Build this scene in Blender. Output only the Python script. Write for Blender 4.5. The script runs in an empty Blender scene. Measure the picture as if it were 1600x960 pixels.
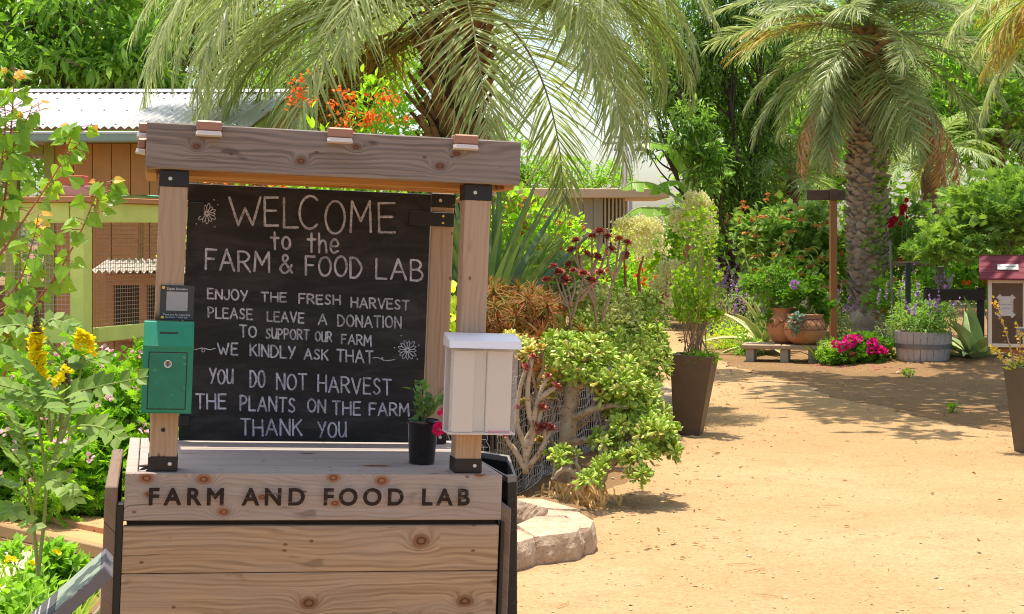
import bpy, math, random
import numpy as np
from mathutils import Vector, Matrix, Euler

# ------------------------------------------------------------------ camera, sky, sun, exposure
S = bpy.context.scene
COL = S.collection
R = math.radians
FOC, HY, EYE = 2436.0, 370.0, 1.55          # focal length and horizon row of the 1600 px wide photograph, eye height (m)
cam_d = bpy.data.cameras.new('camera')
cam = bpy.data.objects.new('camera', cam_d)
COL.objects.link(cam)
cam.location = (0, 0, EYE)
cam.rotation_euler = (R(90), 0, 0)
cam_d.sensor_width = 36.0
cam_d.lens = 36.0 * FOC / 1600.0
cam_d.shift_y = -(480.0 - HY) / 1600.0
cam_d.clip_start, cam_d.clip_end = 0.05, 2000.0
S.camera = cam

TO_SUN = Vector((-0.10, 0.12, 1.0)).normalized()
sun_el = math.asin(TO_SUN.z)
sun_az = math.atan2(TO_SUN.x, TO_SUN.y)      # clockwise from +Y
world = bpy.data.worlds.new('World')
S.world = world
world.use_nodes = True
wn = world.node_tree
for n in list(wn.nodes):
    wn.nodes.remove(n)
sky = wn.nodes.new('ShaderNodeTexSky')
sky.sky_type = 'NISHITA'
sky.sun_disc = False
sky.sun_elevation = sun_el
sky.sun_rotation = sun_az
sky.air_density, sky.dust_density, sky.ozone_density = 1.0, 2.5, 1.6
bg = wn.nodes.new('ShaderNodeBackground')
bg.inputs['Strength'].default_value = 0.15
wo = wn.nodes.new('ShaderNodeOutputWorld')
wn.links.new(sky.outputs[0], bg.inputs['Color'])
wn.links.new(bg.outputs[0], wo.inputs['Surface'])
sun_d = bpy.data.lights.new('sun', 'SUN')
sun_d.energy = 3.4
sun_d.angle = R(0.5)
sun_d.color = (1.0, 0.955, 0.87)
sun = bpy.data.objects.new('sun', sun_d)
COL.objects.link(sun)
sun.rotation_euler = (-TO_SUN).to_track_quat('-Z', 'Y').to_euler()
sun.location = TO_SUN * 40
S.view_settings.view_transform = 'Standard'
S.view_settings.look = 'None'
S.view_settings.exposure = 0.95
S.view_settings.gamma = 1.0
S.view_settings.use_curve_mapping = False
S.view_settings.use_white_balance = True          # the photograph is balanced warm
S.view_settings.white_balance_temperature = 7000
S.view_settings.white_balance_tint = 10
S.render.engine = 'CYCLES'
S.cycles.max_bounces = 8
S.cycles.diffuse_bounces = 5
S.cycles.transmission_bounces = 5
S.cycles.transparent_max_bounces = 8
S.cycles.use_denoising = True
S.cycles.filter_width = 1.05

def W(px, py, Y):
    """world point seen at photograph pixel (px, py) at depth Y"""
    return Vector(((px - 800.0) / FOC * Y, Y, EYE + (HY - py) / FOC * Y))

def G(px, py, z=0.0):
    return W(px, py, (EYE - z) * FOC / (py - HY))

# ------------------------------------------------------------------ mesh builder
def nrm(a):
    a = np.asarray(a, float)
    return a / np.maximum(np.linalg.norm(a, axis=-1, keepdims=True), 1e-9)

class MB:
    def __init__(s):
        s.V, s.n, s.L, s.T, s.M = [], 0, [], [], []

    def add(s, V, F, mi=0):
        V = np.asarray(V, float).reshape(-1, 3)
        for f in F:
            s.L.append(np.asarray(f, np.int64) + s.n)
            s.T.append(np.array([len(f)]))
            s.M.append(np.array([mi]))
        s.V.append(V)
        s.n += len(V)

    def inst(s, T, O, X, mi=0):
        """T=(verts, triangle/quad arrays), O (k,3) origins, X (k,3,3) columns = axes"""
        TV, TF = T
        O = np.asarray(O, float).reshape(-1, 3)
        k, m = len(O), len(TV)
        if k == 0:
            return
        V = np.einsum('kij,mj->kmi', X, TV) + O[:, None, :]
        for F in TF:
            F = np.asarray(F, np.int64)
            L = (F[None, :, :] + (np.arange(k) * m)[:, None, None] + s.n).reshape(-1)
            s.L.append(L)
            c = k * len(F)
            s.T.append(np.full(c, F.shape[1]))
            if np.ndim(mi) == 0:
                s.M.append(np.full(c, mi))
            else:
                s.M.append(np.repeat(np.asarray(mi), len(F)))
        s.V.append(V.reshape(-1, 3))
        s.n += k * m

    def box(s, x0, x1, y0, y1, z0, z1, b=0.0, mi=0):
        if b <= 0:
            V = [(x, y, z) for x in (x0, x1) for y in (y0, y1) for z in (z0, z1)]
            s.add(V, [(0, 1, 3, 2), (4, 6, 7, 5), (0, 4, 5, 1), (2, 3, 7, 6), (0, 2, 6, 4), (1, 5, 7, 3)], mi)
            return
        lo, hi = (x0, y0, z0), (x1, y1, z1)
        V, idx = [], {}
        for i in (0, 1):
            for j in (0, 1):
                for k in (0, 1):
                    c = (i, j, k)
                    for a in range(3):
                        p = []
                        for q in range(3):
                            e = hi[q] if c[q] else lo[q]
                            p.append(e if q == a else e - b if c[q] else e + b)
                        idx[c + (a,)] = len(V)
                        V.append(p)
        Fs = []
        def key(a, va, o, vo, p, vp):
            c = [0, 0, 0]
            c[a], c[o], c[p] = va, vo, vp
            return tuple(c)
        for a in range(3):
            o, p = (a + 1) % 3, (a + 2) % 3
            for va in (0, 1):
                q = [idx[key(a, va, o, x, p, y) + (a,)] for x, y in ((0, 0), (1, 0), (1, 1), (0, 1))]
                Fs.append(q if va else q[::-1])
            for vo in (0, 1):
                for vp in (0, 1):
                    A, B = key(a, 0, o, vo, p, vp), key(a, 1, o, vo, p, vp)
                    q = [idx[A + (o,)], idx[B + (o,)], idx[B + (p,)], idx[A + (p,)]]
                    Fs.append(q[::-1] if vo == vp else q)
        for c in [(i, j, k) for i in (0, 1) for j in (0, 1) for k in (0, 1)]:
            q = [idx[c + (0,)], idx[c + (1,)], idx[c + (2,)]]
            Fs.append(q if sum(c) % 2 else q[::-1])
        s.add(V, Fs, mi)

    def tube(s, P, r, n=6, mi=0, cap=True, squash=None):
        P = np.asarray(P, float)
        k = len(P)
        r = np.broadcast_to(np.asarray(r, float), (k,))
        t = nrm(np.gradient(P, axis=0))
        u = np.cross(t[0], (0, 0, 1.0) if abs(t[0][2]) < 0.9 else (1.0, 0, 0))
        u /= np.linalg.norm(u)
        V = []
        a = np.arange(n) * 2 * math.pi / n
        for i in range(k):
            u = u - t[i] * np.dot(u, t[i])
            u /= max(np.linalg.norm(u), 1e-9)
            w = np.cross(t[i], u)
            V.append(P[i] + r[i] * (np.cos(a)[:, None] * u + np.sin(a)[:, None] * w))
        V = np.concatenate(V)
        F = []
        for i in range(k - 1):
            for j in range(n):
                F.append((i * n + j, i * n + (j + 1) % n, (i + 1) * n + (j + 1) % n, (i + 1) * n + j))
        if cap:
            F.append(tuple(range(n))[::-1])
            F.append(tuple((k - 1) * n + j for j in range(n)))
        s.add(V, F, mi)

    def lathe(s, prof, n=24, c=(0, 0, 0), mi=0, wob=None):
        """prof: list of (radius, z) from bottom to top; open surface; close ends with radius 0"""
        k = len(prof)
        a = np.arange(n) * 2 * math.pi / n
        V = np.concatenate([np.c_[c[0] + r * np.cos(a), c[1] + r * np.sin(a), np.full(n, c[2] + z)] for r, z in prof])
        F = [(i * n + j, i * n + (j + 1) % n, (i + 1) * n + (j + 1) % n, (i + 1) * n + j) for i in range(k - 1) for j in range(n)]
        s.add(V, F, mi)

    def prism(s, poly, z0, z1, mi=0):
        n = len(poly)
        V = [(x, y, z0) for x, y in poly] + [(x, y, z1) for x, y in poly]
        F = [tuple(range(n))[::-1], tuple(range(n, 2 * n))] + [(i, (i + 1) % n, n + (i + 1) % n, n + i) for i in range(n)]
        s.add(V, F, mi)

    def mesh(s, name, mats, smooth=False):
        me = bpy.data.meshes.new(name)
        V = np.concatenate(s.V)
        L = np.concatenate([x.reshape(-1) for x in s.L])
        T = np.concatenate(s.T)
        M = np.concatenate(s.M)
        me.vertices.add(len(V))
        me.vertices.foreach_set('co', V.astype(np.float32).ravel())
        me.loops.add(len(L))
        me.loops.foreach_set('vertex_index', L.astype(np.int32))
        me.polygons.add(len(T))
        st = np.zeros(len(T), np.int32)
        st[1:] = np.cumsum(T)[:-1]
        me.polygons.foreach_set('loop_start', st)
        me.polygons.foreach_set('loop_total', T.astype(np.int32))
        for m in (mats if isinstance(mats, (list, tuple)) else [mats]):
            me.materials.append(m)
        me.polygons.foreach_set('material_index', M.astype(np.int32))
        me.polygons.foreach_set('use_smooth', np.full(len(T), bool(smooth)))
        me.update(calc_edges=True)
        me.validate()
        return me

def obj(name, mb, mats, parent=None, loc=(0, 0, 0), rot=None, smooth=False):
    me = mb.mesh(name, mats, smooth) if isinstance(mb, MB) else mb
    o = bpy.data.objects.new(name, me)
    COL.objects.link(o)
    if parent is not None:
        o.parent = parent
    o.location = loc
    if rot is not None:
        o.rotation_euler = rot
    return o

def tag(o, label=None, cat=None, group=None, kind=None):
    if label: o['label'] = label
    if cat: o['category'] = cat
    if group: o['group'] = group
    if kind: o['kind'] = kind
    return o

def thing(name, label, cat, loc=(0, 0, 0), rotz=0.0, group=None, m4=None):
    o = bpy.data.objects.new(name, None)
    COL.objects.link(o)
    if m4 is not None:
        o.matrix_world = m4
    else:
        o.location = loc
        o.rotation_euler = (0, 0, rotz)
    o.empty_display_size = 0.1
    return tag(o, label, cat, group)

def copy_thing(root, loc, rotz=0.0, scale=1.0, label=None, group=None):
    r = root.copy()
    COL.objects.link(r)
    r.location = loc
    r.rotation_euler = (0, 0, rotz)
    r.scale = (scale,) * 3
    if label: r['label'] = label
    if group: r['group'] = group
    for ch in list(root.children):
        c = ch.copy()
        COL.objects.link(c)
        c.parent = r
        for g in list(ch.children):
            d = g.copy()
            COL.objects.link(d)
            d.parent = c
    return r

# ------------------------------------------------------------------ materials
def newmat(name):
    m = bpy.data.materials.new(name)
    m.use_nodes = True
    nt = m.node_tree
    for n in list(nt.nodes):
        nt.nodes.remove(n)
    out = nt.nodes.new('ShaderNodeOutputMaterial')
    return m, nt, out

class NT:
    """small wrapper that adds nodes and links them"""
    def __init__(s, nt):
        s.nt = nt
    def node(s, t, **kw):
        n = s.nt.nodes.new(t)
        for k, v in kw.items():
            setattr(n, k, v)
        return n
    def put(s, sock, v):
        if hasattr(v, 'is_linked') or isinstance(v, bpy.types.NodeSocket):
            s.nt.links.new(v, sock)
        elif isinstance(v, (tuple, list)) and len(v) == 3 and sock.type == 'RGBA':
            sock.default_value = (*v, 1)
        else:
            sock.default_value = v
    def math(s, op, a, b=0.0, c=None, clamp=False):
        n = s.node('ShaderNodeMath', operation=op, use_clamp=clamp)
        s.put(n.inputs[0], a)
        s.put(n.inputs[1], b)
        if c is not None:
            s.put(n.inputs[2], c)
        return n.outputs[0]
    def mix(s, f, a, b, blend='MIX'):
        n = s.node('ShaderNodeMix', data_type='RGBA', blend_type=blend, clamp_factor=True)
        s.put(n.inputs[0], f)
        s.put(n.inputs[6], a)
        s.put(n.inputs[7], b)
        return n.outputs[2]
    def ramp(s, f, stops, interp='LINEAR'):
        n = s.node('ShaderNodeValToRGB')
        e = n.color_ramp.elements
        while len(e) > 1:
            e.remove(e[0])
        n.color_ramp.interpolation = interp
        e[0].position = stops[0][0]
        e[0].color = (*stops[0][1], 1)
        for p, c in stops[1:]:
            x = e.new(p)
            x.color = (*c, 1)
        s.put(n.inputs[0], f)
        return n.outputs[0]
    def sstep(s, v, lo, hi):
        n = s.node('ShaderNodeMapRange', interpolation_type='SMOOTHSTEP')
        s.put(n.inputs[0], v)
        n.inputs[1].default_value, n.inputs[2].default_value = lo, hi
        n.inputs[3].default_value, n.inputs[4].default_value = 0.0, 1.0
        return n.outputs[0]
    def noise(s, vec, scale, detail=3.0, rough=0.55, dist=0.0):
        n = s.node('ShaderNodeTexNoise')
        if vec is not None:
            s.put(n.inputs['Vector'], vec)
        n.inputs['Scale'].default_value = scale
        n.inputs['Detail'].default_value = detail
        n.inputs['Roughness'].default_value = rough
        n.inputs['Distortion'].default_value = dist
        return n.outputs[0]
    def coord(s, kind='Object'):
        return s.node('ShaderNodeTexCoord').outputs[kind]
    def scaled(s, vec, sc, off=None):
        n = s.node('ShaderNodeMapping')
        s.put(n.inputs[0], vec)
        n.inputs['Scale'].default_value = sc
        if off is not None:
            s.put(n.inputs['Location'], off)
        return n.outputs[0]
    def bump(s, h, strength=0.3, dist=0.01):
        n = s.node('ShaderNodeBump')
        s.put(n.inputs['Height'], h)
        n.inputs['Strength'].default_value = strength
        n.inputs['Distance'].default_value = dist
        return n.outputs[0]
    def principled(s, out, col, rough=0.6, metal=0.0, spec=0.5, normal=None, **kw):
        b = s.node('ShaderNodeBsdfPrincipled')
        s.put(b.inputs['Base Color'], col)
        s.put(b.inputs['Roughness'], rough)
        s.put(b.inputs['Metallic'], metal)
        s.put(b.inputs['Specular IOR Level'], spec)
        if normal is not None:
            s.put(b.inputs['Normal'], normal)
        for k, v in kw.items():
            s.put(b.inputs[k.replace('_', ' ')], v)
        if out is not None:
            s.nt.links.new(b.outputs[0], out.inputs['Surface'])
        return b

def plain(name, col, rough=0.6, metal=0.0, spec=0.5, vary=0.12, scale=8.0, bump=0.0, speck=None):
    m, nt, out = newmat(name)
    g = NT(nt)
    co = g.coord()
    n = g.noise(co, scale, 5.0, 0.65)
    c0 = tuple(x * (1 - vary * 1.6) for x in col)
    c1 = tuple(min(1, x * (1 + vary * 1.6)) for x in col)
    c = g.mix(n, c0, c1)
    if speck:
        n2 = g.noise(co, speck[1], 2.0)
        c = g.mix(g.sstep(n2, speck[2], speck[2] + 0.08), c, speck[0])
    rr = g.math('MULTIPLY_ADD', n, 0.2, rough - 0.1, clamp=True)
    nm = g.bump(g.noise(co, scale * 6, 4.0), bump, 0.004) if bump else None
    g.principled(out, c, rr, metal, spec, nm)
    return m

def leafmat(name, cols, trans=0.45, rough=0.42, spec=0.25, tint=None, clump=3.0, clumpamt=0.35, tboost=1.55, petal=False, gain=1.42, tb=.45):
    """foliage: colour changes leaf by leaf and drifts softly through the plant; light passes through the blade"""
    if petal:
        tint, gain, clumpamt = cols[0], 1.0, 0.15
    cols = [tuple(min(.8, x * gain) for x in c) for c in cols]
    m, nt, out = newmat(name)
    g = NT(nt)
    geo = g.node('ShaderNodeNewGeometry')
    k = len(cols)
    c = g.ramp(geo.outputs['Random Per Island'], [(i / max(k - 1, 1), x) for i, x in enumerate(cols)])
    n = g.noise(g.coord(), clump, 2.0)
    n = g.sstep(n, 0.3, 0.7)
    c = g.mix(g.math('MULTIPLY', n, clumpamt), c, tint or tuple(min(1, x * y) for x, y in zip(cols[-1], (1.5, 1.25, 0.8))))
    b = g.principled(None, c, rough, 0.0, spec * .6)
    if trans > 0:
        t = g.node('ShaderNodeBsdfTranslucent')
        tc = g.mix(1.0, c, (1.1, 1.1, 1.1) if petal else (tboost * 1.0, tboost * 1.05, tboost * tb), 'MULTIPLY')
        g.put(t.inputs[0], tc)
        mx = g.node('ShaderNodeMixShader')
        mx.inputs[0].default_value = trans
        nt.links.new(b.outputs[0], mx.inputs[1])
        nt.links.new(t.outputs[0], mx.inputs[2])
        nt.links.new(mx.outputs[0], out.inputs['Surface'])
    else:
        nt.links.new(b.outputs[0], out.inputs['Surface'])
    return m

def wood(name, light, dark, weather, axis='X', knots=0.5, knotcol=(0.10, 0.045, 0.02), freq=70.0, contrast=0.6, wamt=0.5, rough=0.75, stain=0.25, kscale=3.6, bump=0.35):
    """sawn softwood: growth lines that bend round knots, fine fibre, grey weathering, small nail stains"""
    m, nt, out = newmat(name)
    g = NT(nt)
    sep = g.node('ShaderNodeSeparateXYZ')
    g.put(sep.inputs[0], g.coord())
    ax = 'XYZ'.index(axis)
    oi = g.node('ShaderNodeObjectInfo').outputs['Random']
    a = g.math('ADD', sep.outputs[ax], g.math('MULTIPLY', oi, 37.0))
    e = g.math('ADD', sep.outputs[(ax + 1) % 3], sep.outputs[(ax + 2) % 3])
    e = g.math('ADD', e, g.math('MULTIPLY', oi, 11.0))
    def vec(sa, se):
        n = g.node('ShaderNodeCombineXYZ')
        g.put(n.inputs[0], g.math('MULTIPLY', a, sa))
        g.put(n.inputs[1], g.math('MULTIPLY', e, se))
        return n.outputs[0]
    vo = g.node('ShaderNodeTexVoronoi', voronoi_dimensions='2D', feature='F1')
    g.put(vo.inputs['Vector'], vec(kscale * 0.75, kscale * 1.1))
    vo.inputs['Scale'].default_value = 1.0
    d = vo.outputs['Distance']
    sel = g.node('ShaderNodeSeparateColor')
    g.put(sel.inputs[0], vo.outputs['Color'])
    on = g.sstep(sel.outputs[0], 1.0 - knots - 0.02, 1.0 - knots + 0.02)
    dn = g.math('ADD', d, g.math('MULTIPLY', g.math('SUBTRACT', g.noise(vec(30, 30), 1.0, 2.0), 0.5), 0.05))
    ksz = g.math('MULTIPLY_ADD', sel.outputs[1], 1.1, .62)
    dn = g.math('MULTIPLY', dn, ksz)
    d = g.math('MULTIPLY', d, ksz)
    gauss = g.math('MULTIPLY', g.math('POWER', 2.718, g.math('MULTIPLY', g.math('MULTIPLY', d, d), -42.0)), on)
    warp = g.math('MULTIPLY', g.math('SUBTRACT', g.noise(vec(1.3, 5.0), 1.0, 3.0, 0.5), 0.5), 0.16)
    ph = g.math('ADD', g.math('ADD', e, warp), g.math('MULTIPLY', gauss, 0.07))
    line = g.math('MULTIPLY_ADD', g.math('SINE', g.math('MULTIPLY', ph, freq * 6.283)), 0.5, 0.5)
    line = g.math('POWER', line, 2.2)
    line = g.math('MULTIPLY', line, g.sstep(g.noise(vec(1.0, 22.0), 1.0, 2.0), .3, .65))
    ev = g.math('ADD', g.math('ADD', e, g.math('MULTIPLY', warp, .5)), g.math('MULTIPLY', gauss, 0.07))
    sv = g.node('ShaderNodeCombineXYZ')
    g.put(sv.inputs[0], g.math('MULTIPLY', a, 1.6))
    g.put(sv.inputs[1], g.math('MULTIPLY', ev, 95.0))
    streak = g.sstep(g.noise(sv.outputs[0], 1.0, 4.0, .6), .38, .66)
    crk = g.node('ShaderNodeCombineXYZ')
    g.put(crk.inputs[0], g.math('MULTIPLY', a, 2.2))
    g.put(crk.inputs[1], g.math('MULTIPLY', ev, 70.0))
    crack = g.sstep(g.noise(crk.outputs[0], 1.0, 2.0, .5), .70, .735)
    pin = g.node('ShaderNodeTexVoronoi', voronoi_dimensions='2D', feature='F1')
    g.put(pin.inputs['Vector'], vec(11.0, 17.0))
    pin.inputs['Scale'].default_value = 1.0
    psel = g.node('ShaderNodeSeparateColor')
    g.put(psel.inputs[0], pin.outputs['Color'])
    pins = g.math('MULTIPLY', g.math('SUBTRACT', 1.0, g.sstep(pin.outputs['Distance'], .05, .11)), g.sstep(psel.outputs[0], .86, .88))
    fib = g.noise(vec(5.0, 210.0), 1.0, 3.0, 0.6)
    blot = g.noise(vec(2.2, 9.0), 1.0, 3.0, 0.55)
    tone = g.math('MULTIPLY', g.math('ADD', g.math('ADD', g.math('MULTIPLY', line, contrast), g.math('MULTIPLY', streak, contrast * .75)), g.math('MULTIPLY', fib, 0.35)), 0.85, clamp=True)
    c = g.mix(tone, light, dark)
    c = g.mix(g.math('MULTIPLY', g.sstep(blot, 0.35, 0.7), wamt), c, weather)
    # sap and nail stains
    st = g.noise(vec(6.0, 16.0), 1.0, 2.0)
    c = g.mix(g.math('MULTIPLY', g.sstep(st, 0.66, 0.74), stain), c, tuple(x * 0.45 for x in dark))
    c = g.mix(g.math('MULTIPLY', crack, .75), c, tuple(x * .35 for x in dark))
    c = g.mix(g.math('MULTIPLY', pins, .8), c, tuple(x * 1.1 for x in knotcol))
    ring = g.math('MULTIPLY_ADD', g.math('SINE', g.math('MULTIPLY', dn, 95.0)), 0.5, 0.5)
    kc = g.mix(ring, knotcol, tuple(x * 2.6 for x in knotcol))
    kmask = g.math('MULTIPLY', g.math('SUBTRACT', 1.0, g.sstep(dn, 0.085, 0.12)), on)
    halo = g.math('MULTIPLY', g.math('MULTIPLY', g.math('SUBTRACT', 1.0, g.sstep(dn, 0.10, 0.22)), on), 0.35)
    c = g.mix(halo, c, tuple(x * 0.8 for x in dark))
    c = g.mix(kmask, c, kc)
    h = g.math('ADD', g.math('MULTIPLY', line, 0.4), g.math('MULTIPLY', fib, 0.6))
    g.principled(out, c, rough, 0.0, 0.3, g.bump(h, bump, 0.003))
    return m

# ------------------------------------------------------------------ leaf shapes (length along +y, unit length)
def tri(*f):
    return np.array(f)
T_RH = (np.array([(0, 0, 0), (.2, .42, .05), (0, 1, -.1), (-.2, .42, .05)]), [tri((0, 1, 2), (0, 2, 3))])
T_OV = (np.array([(0, 0, 0), (.22, .22, .05), (.27, .58, .05), (0, 1, -.06), (-.27, .58, .05), (-.22, .22, .05), (0, .45, -.02)]),
        [tri((0, 1, 6), (1, 2, 6), (2, 3, 6), (3, 4, 6), (4, 5, 6), (5, 0, 6))])
T_HEART = (np.array([(0, .08, 0), (.2, -.06, .04), (.46, .12, .07), (.44, .42, .06), (.2, .78, .01), (0, 1.08, -.1), (-.2, .78, .01), (-.44, .42, .06), (-.46, .12, .07), (-.2, -.06, .04), (0, .42, -.03)]),
           [tri(*[(i, i + 1, 10) for i in range(9)], (9, 0, 10))])
def _lobe():
    V = [(0, 0, 0)]
    a = np.linspace(-115, 115, 15)
    for i, x in enumerate(a):
        r = (1.0, .52)[i % 2] * (1 - 0.15 * abs(x) / 115)
        V.append((r * .62 * math.sin(R(x)), .25 + r * .7 * math.cos(R(x)), .12 * r * (1 if i % 2 else -0.4)))
    return (np.array(V), [tri(*[(0, i, i + 1) for i in range(1, 15)])])
T_LOBE = _lobe()
T_SUC = (np.array([(0, 0, 0), (.2, .66, .0), (0, .62, .1), (-.2, .66, 0), (0, .62, -.09), (0, 1, .03)]),
         [tri((0, 1, 2), (0, 2, 3), (0, 3, 4), (0, 4, 1), (5, 2, 1), (5, 3, 2), (5, 4, 3), (5, 1, 4))])
def _jade():
    V = [(0, 0, 0)]
    for y, w, t in ((.40, .13, .055), (.82, .215, .075)):
        V += [(w, y, .0), (0, y - .02, t), (-w, y, 0), (0, y - .02, -t)]
    V.append((0, 1, .02))
    Q = [(1 + i, 1 + (i + 1) % 4, 5 + (i + 1) % 4, 5 + i) for i in range(4)]
    T = [(0, 1 + (i + 1) % 4, 1 + i) for i in range(4)] + [(9, 5 + i, 5 + (i + 1) % 4) for i in range(4)]
    return (np.array(V), [np.array(Q), np.array(T)])
T_JADE = _jade()
def blade(w=0.05, bend=0.35, seg=4, fold=0.3, base=0.6):
    V, F = [], []
    for i in range(seg + 1):
        t = i / seg
        ww = w * (base + (1 - base) * min(1, t * 4)) * (1 - t ** 2.2)
        y, z = t * (1 - .18 * bend * t), -bend * t * t
        if i == seg:
            V.append((0, y, z))
        else:
            V += [(-ww, y, z + fold * ww), (0, y, z), (ww, y, z + fold * ww)]
    Q, T = [], []
    for i in range(seg - 1):
        a = i * 3
        Q += [(a, a + 3, a + 4, a + 1), (a + 1, a + 4, a + 5, a + 2)]
    a = (seg - 1) * 3
    T += [(a, a + 3, a + 1), (a + 1, a + 3, a + 2)]
    return (np.array(V), [np.array(Q), np.array(T)] if Q else [np.array(T)])
T_BLADE = blade()
T_GRASS = blade(0.03, 0.6, 4)
def oct_(sx=.5, sy=.5, sz=.5):
    return (np.array([(sx, 0, 0), (-sx, 0, 0), (0, sy, 0), (0, -sy, 0), (0, 0, sz), (0, 0, -sz)]),
            [tri((0, 2, 4), (2, 1, 4), (1, 3, 4), (3, 0, 4), (2, 0, 5), (1, 2, 5), (3, 1, 5), (0, 3, 5))])
T_BIT = oct_()
oct_f = T_BIT[1]

def frames(d, up=(0, 0, 1.0), size=1.0, asp=1.0, roll=0.0, rng=None):
    """columns x, y(=d), z(normal) scaled; up may be (3,) or (k,3)"""
    d = nrm(d)
    k = len(d)
    up = np.broadcast_to(np.asarray(up, float), d.shape).copy()
    bad = np.abs((d * nrm(up)).sum(1)) > 0.97
    up[bad] = up[bad] + np.array((0.6, 0.3, 0.1))
    x = nrm(np.cross(d, up))
    z = np.cross(x, d)
    if rng is not None and roll:
        a = rng.normal(0, roll, k)[:, None]
        x, z = x * np.cos(a) + z * np.sin(a), z * np.cos(a) - x * np.sin(a)
    size = np.broadcast_to(np.asarray(size, float), (k,))[:, None]
    return np.stack([x * size * asp, d * size, z * size], axis=2)

def cloud(mb, rng, c, r, n, size, T=T_RH, asp=1.0, nclump=14, spread=0.3, shell=0.55, out=0.7, up=0.15, rnd=0.6, mi=0, roll=0.5, zmin=None, dirup=None):
    """leaves in clumps through an ellipsoid; returns the clump centres"""
    c, r = np.asarray(c, float), np.broadcast_to(np.asarray(r, float), (3,))
    q = nrm(rng.normal(size=(nclump, 3))) * (rng.random((nclump, 1)) ** shell)
    which = rng.integers(0, nclump, n)
    p = q[which] + rng.normal(0, spread, (n, 3)) * rng.uniform(.6, 1.2, (nclump, 1))[which]
    ln = np.linalg.norm(p, axis=1)
    p = p / np.maximum(ln / 1.12, 1.0)[:, None]
    d = nrm(out * (nrm(p - q[which]) * 0.6 + p * 0.6) + np.array((0, 0, up)) + rnd * rng.normal(size=(n, 3)))
    P = c + p * r
    if zmin is not None:
        P[:, 2] = np.maximum(P[:, 2], zmin + rng.random(n) * 0.06)
    mb.inst(T, P, frames(d, (0, 0, 1), size * rng.uniform(.65, 1.25, n), asp, roll, rng), mi)
    return c + q * r

def rosette(mb, rng, P, nl, size, T, tilt=(10, 70), asp=1.0, axis=None, mi=0, jit=0.15, jz=0.0):
    """whorls of nl leaves at every point of P; inner leaves upright, outer leaves open"""
    P = np.asarray(P, float).reshape(-1, 3)
    k = len(P)
    ax = nrm(np.broadcast_to((0, 0, 1.0) if axis is None else axis, (k, 3)) + rng.normal(0, 0.18, (k, 3)))
    u = nrm(np.cross(ax, (0.3, 1, 0.1)))
    v = np.cross(ax, u)
    ph = rng.uniform(0, 6.28, k)
    size = np.broadcast_to(size, (k,)) * rng.uniform(.75, 1.2, k)
    for i in range(nl):
        a = ph + i * 2.39996
        f = (i + .5) / nl
        t = np.radians(tilt[0] + (tilt[1] - tilt[0]) * f) + rng.normal(0, jit, k)
        rad = np.cos(a)[:, None] * u + np.sin(a)[:, None] * v
        d = ax * np.cos(t)[:, None] + rad * np.sin(t)[:, None] + rng.normal(0, jit * .5, (k, 3))
        mb.inst(T, P + d * 0.0 + ax * (jz * (1 - f) * size)[:, None], frames(d, ax, size * (.6 + .4 * f), asp), mi)

def curve(pts, n=12):
    """smooth curve through points (Catmull-Rom)"""
    P = [np.asarray(p, float) for p in pts]
    P = [2 * P[0] - P[1]] + P + [2 * P[-1] - P[-2]]
    o = []
    m = len(P) - 3
    for i in range(m):
        p0, p1, p2, p3 = P[i:i + 4]
        for k in range(n):
            t = k / n
            o.append(.5 * ((2 * p1) + (-p0 + p2) * t + (2 * p0 - 5 * p1 + 4 * p2 - p3) * t * t + (-p0 + 3 * p1 - 3 * p2 + p3) * t ** 3))
    o.append(P[-2])
    return np.array(o)
# ------------------------------------------------------------------ ground and path
def groundmat(name, c0, c1, c2, speck, sc=1.0):
    m, nt, out = newmat(name)
    g = NT(nt)
    co = g.coord()
    big = g.noise(co, 0.55 * sc, 4.0, 0.6)
    mid = g.noise(co, 5.0 * sc, 5.0, 0.7)
    grit = g.noise(co, 46.0, 4.0, 0.75)
    foot = g.noise(co, 2.1, 3.0, 0.6, 0.4)
    fine = g.noise(co, 150.0, 3.0, 0.7)
    c = g.mix(g.sstep(big, .35, .65), c0, c1)
    c = g.mix(g.math('MULTIPLY', g.sstep(mid, .5, .72), .55), c, c2)
    c = g.mix(g.math('MULTIPLY', g.sstep(foot, .52, .70), .38), c, tuple(x * .72 for x in c1))
    c = g.mix(g.math('MULTIPLY', g.sstep(fine, .52, .68), .5), c, tuple(x * .55 for x in c1))
    c = g.mix(g.math('MULTIPLY', g.sstep(grit, .50, .68), .48), c, tuple(x * .62 for x in c2))
    c = g.mix(g.math('MULTIPLY', g.sstep(grit, .46, .36), .25), c, speck)
    vo = g.node('ShaderNodeTexVoronoi')
    g.put(vo.inputs['Vector'], co)
    vo.inputs['Scale'].default_value = 42.0
    sel = g.node('ShaderNodeSeparateColor')
    g.put(sel.inputs[0], vo.outputs['Color'])
    peb = g.math('MULTIPLY', g.math('SUBTRACT', 1.0, g.sstep(vo.outputs['Distance'], .12, .3)), g.sstep(sel.outputs[0], .78, .82))
    c = g.mix(g.math('MULTIPLY', peb, .6), c, speck)
    c = g.mix(g.math('MULTIPLY', g.math('MULTIPLY', peb, g.sstep(sel.outputs[1], .6, .7)), .6), c, tuple(x * .35 for x in c1))
    h = g.math('ADD', g.math('MULTIPLY', fine, .5), g.math('ADD', g.math('MULTIPLY', mid, 1.2), peb))
    h = g.math('ADD', h, g.math('ADD', g.math('MULTIPLY', grit, 1.3), g.math('MULTIPLY', foot, 4.0)))
    g.principled(out, c, .95, 0.0, .15, g.bump(h, .6, .011))
    return m

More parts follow.
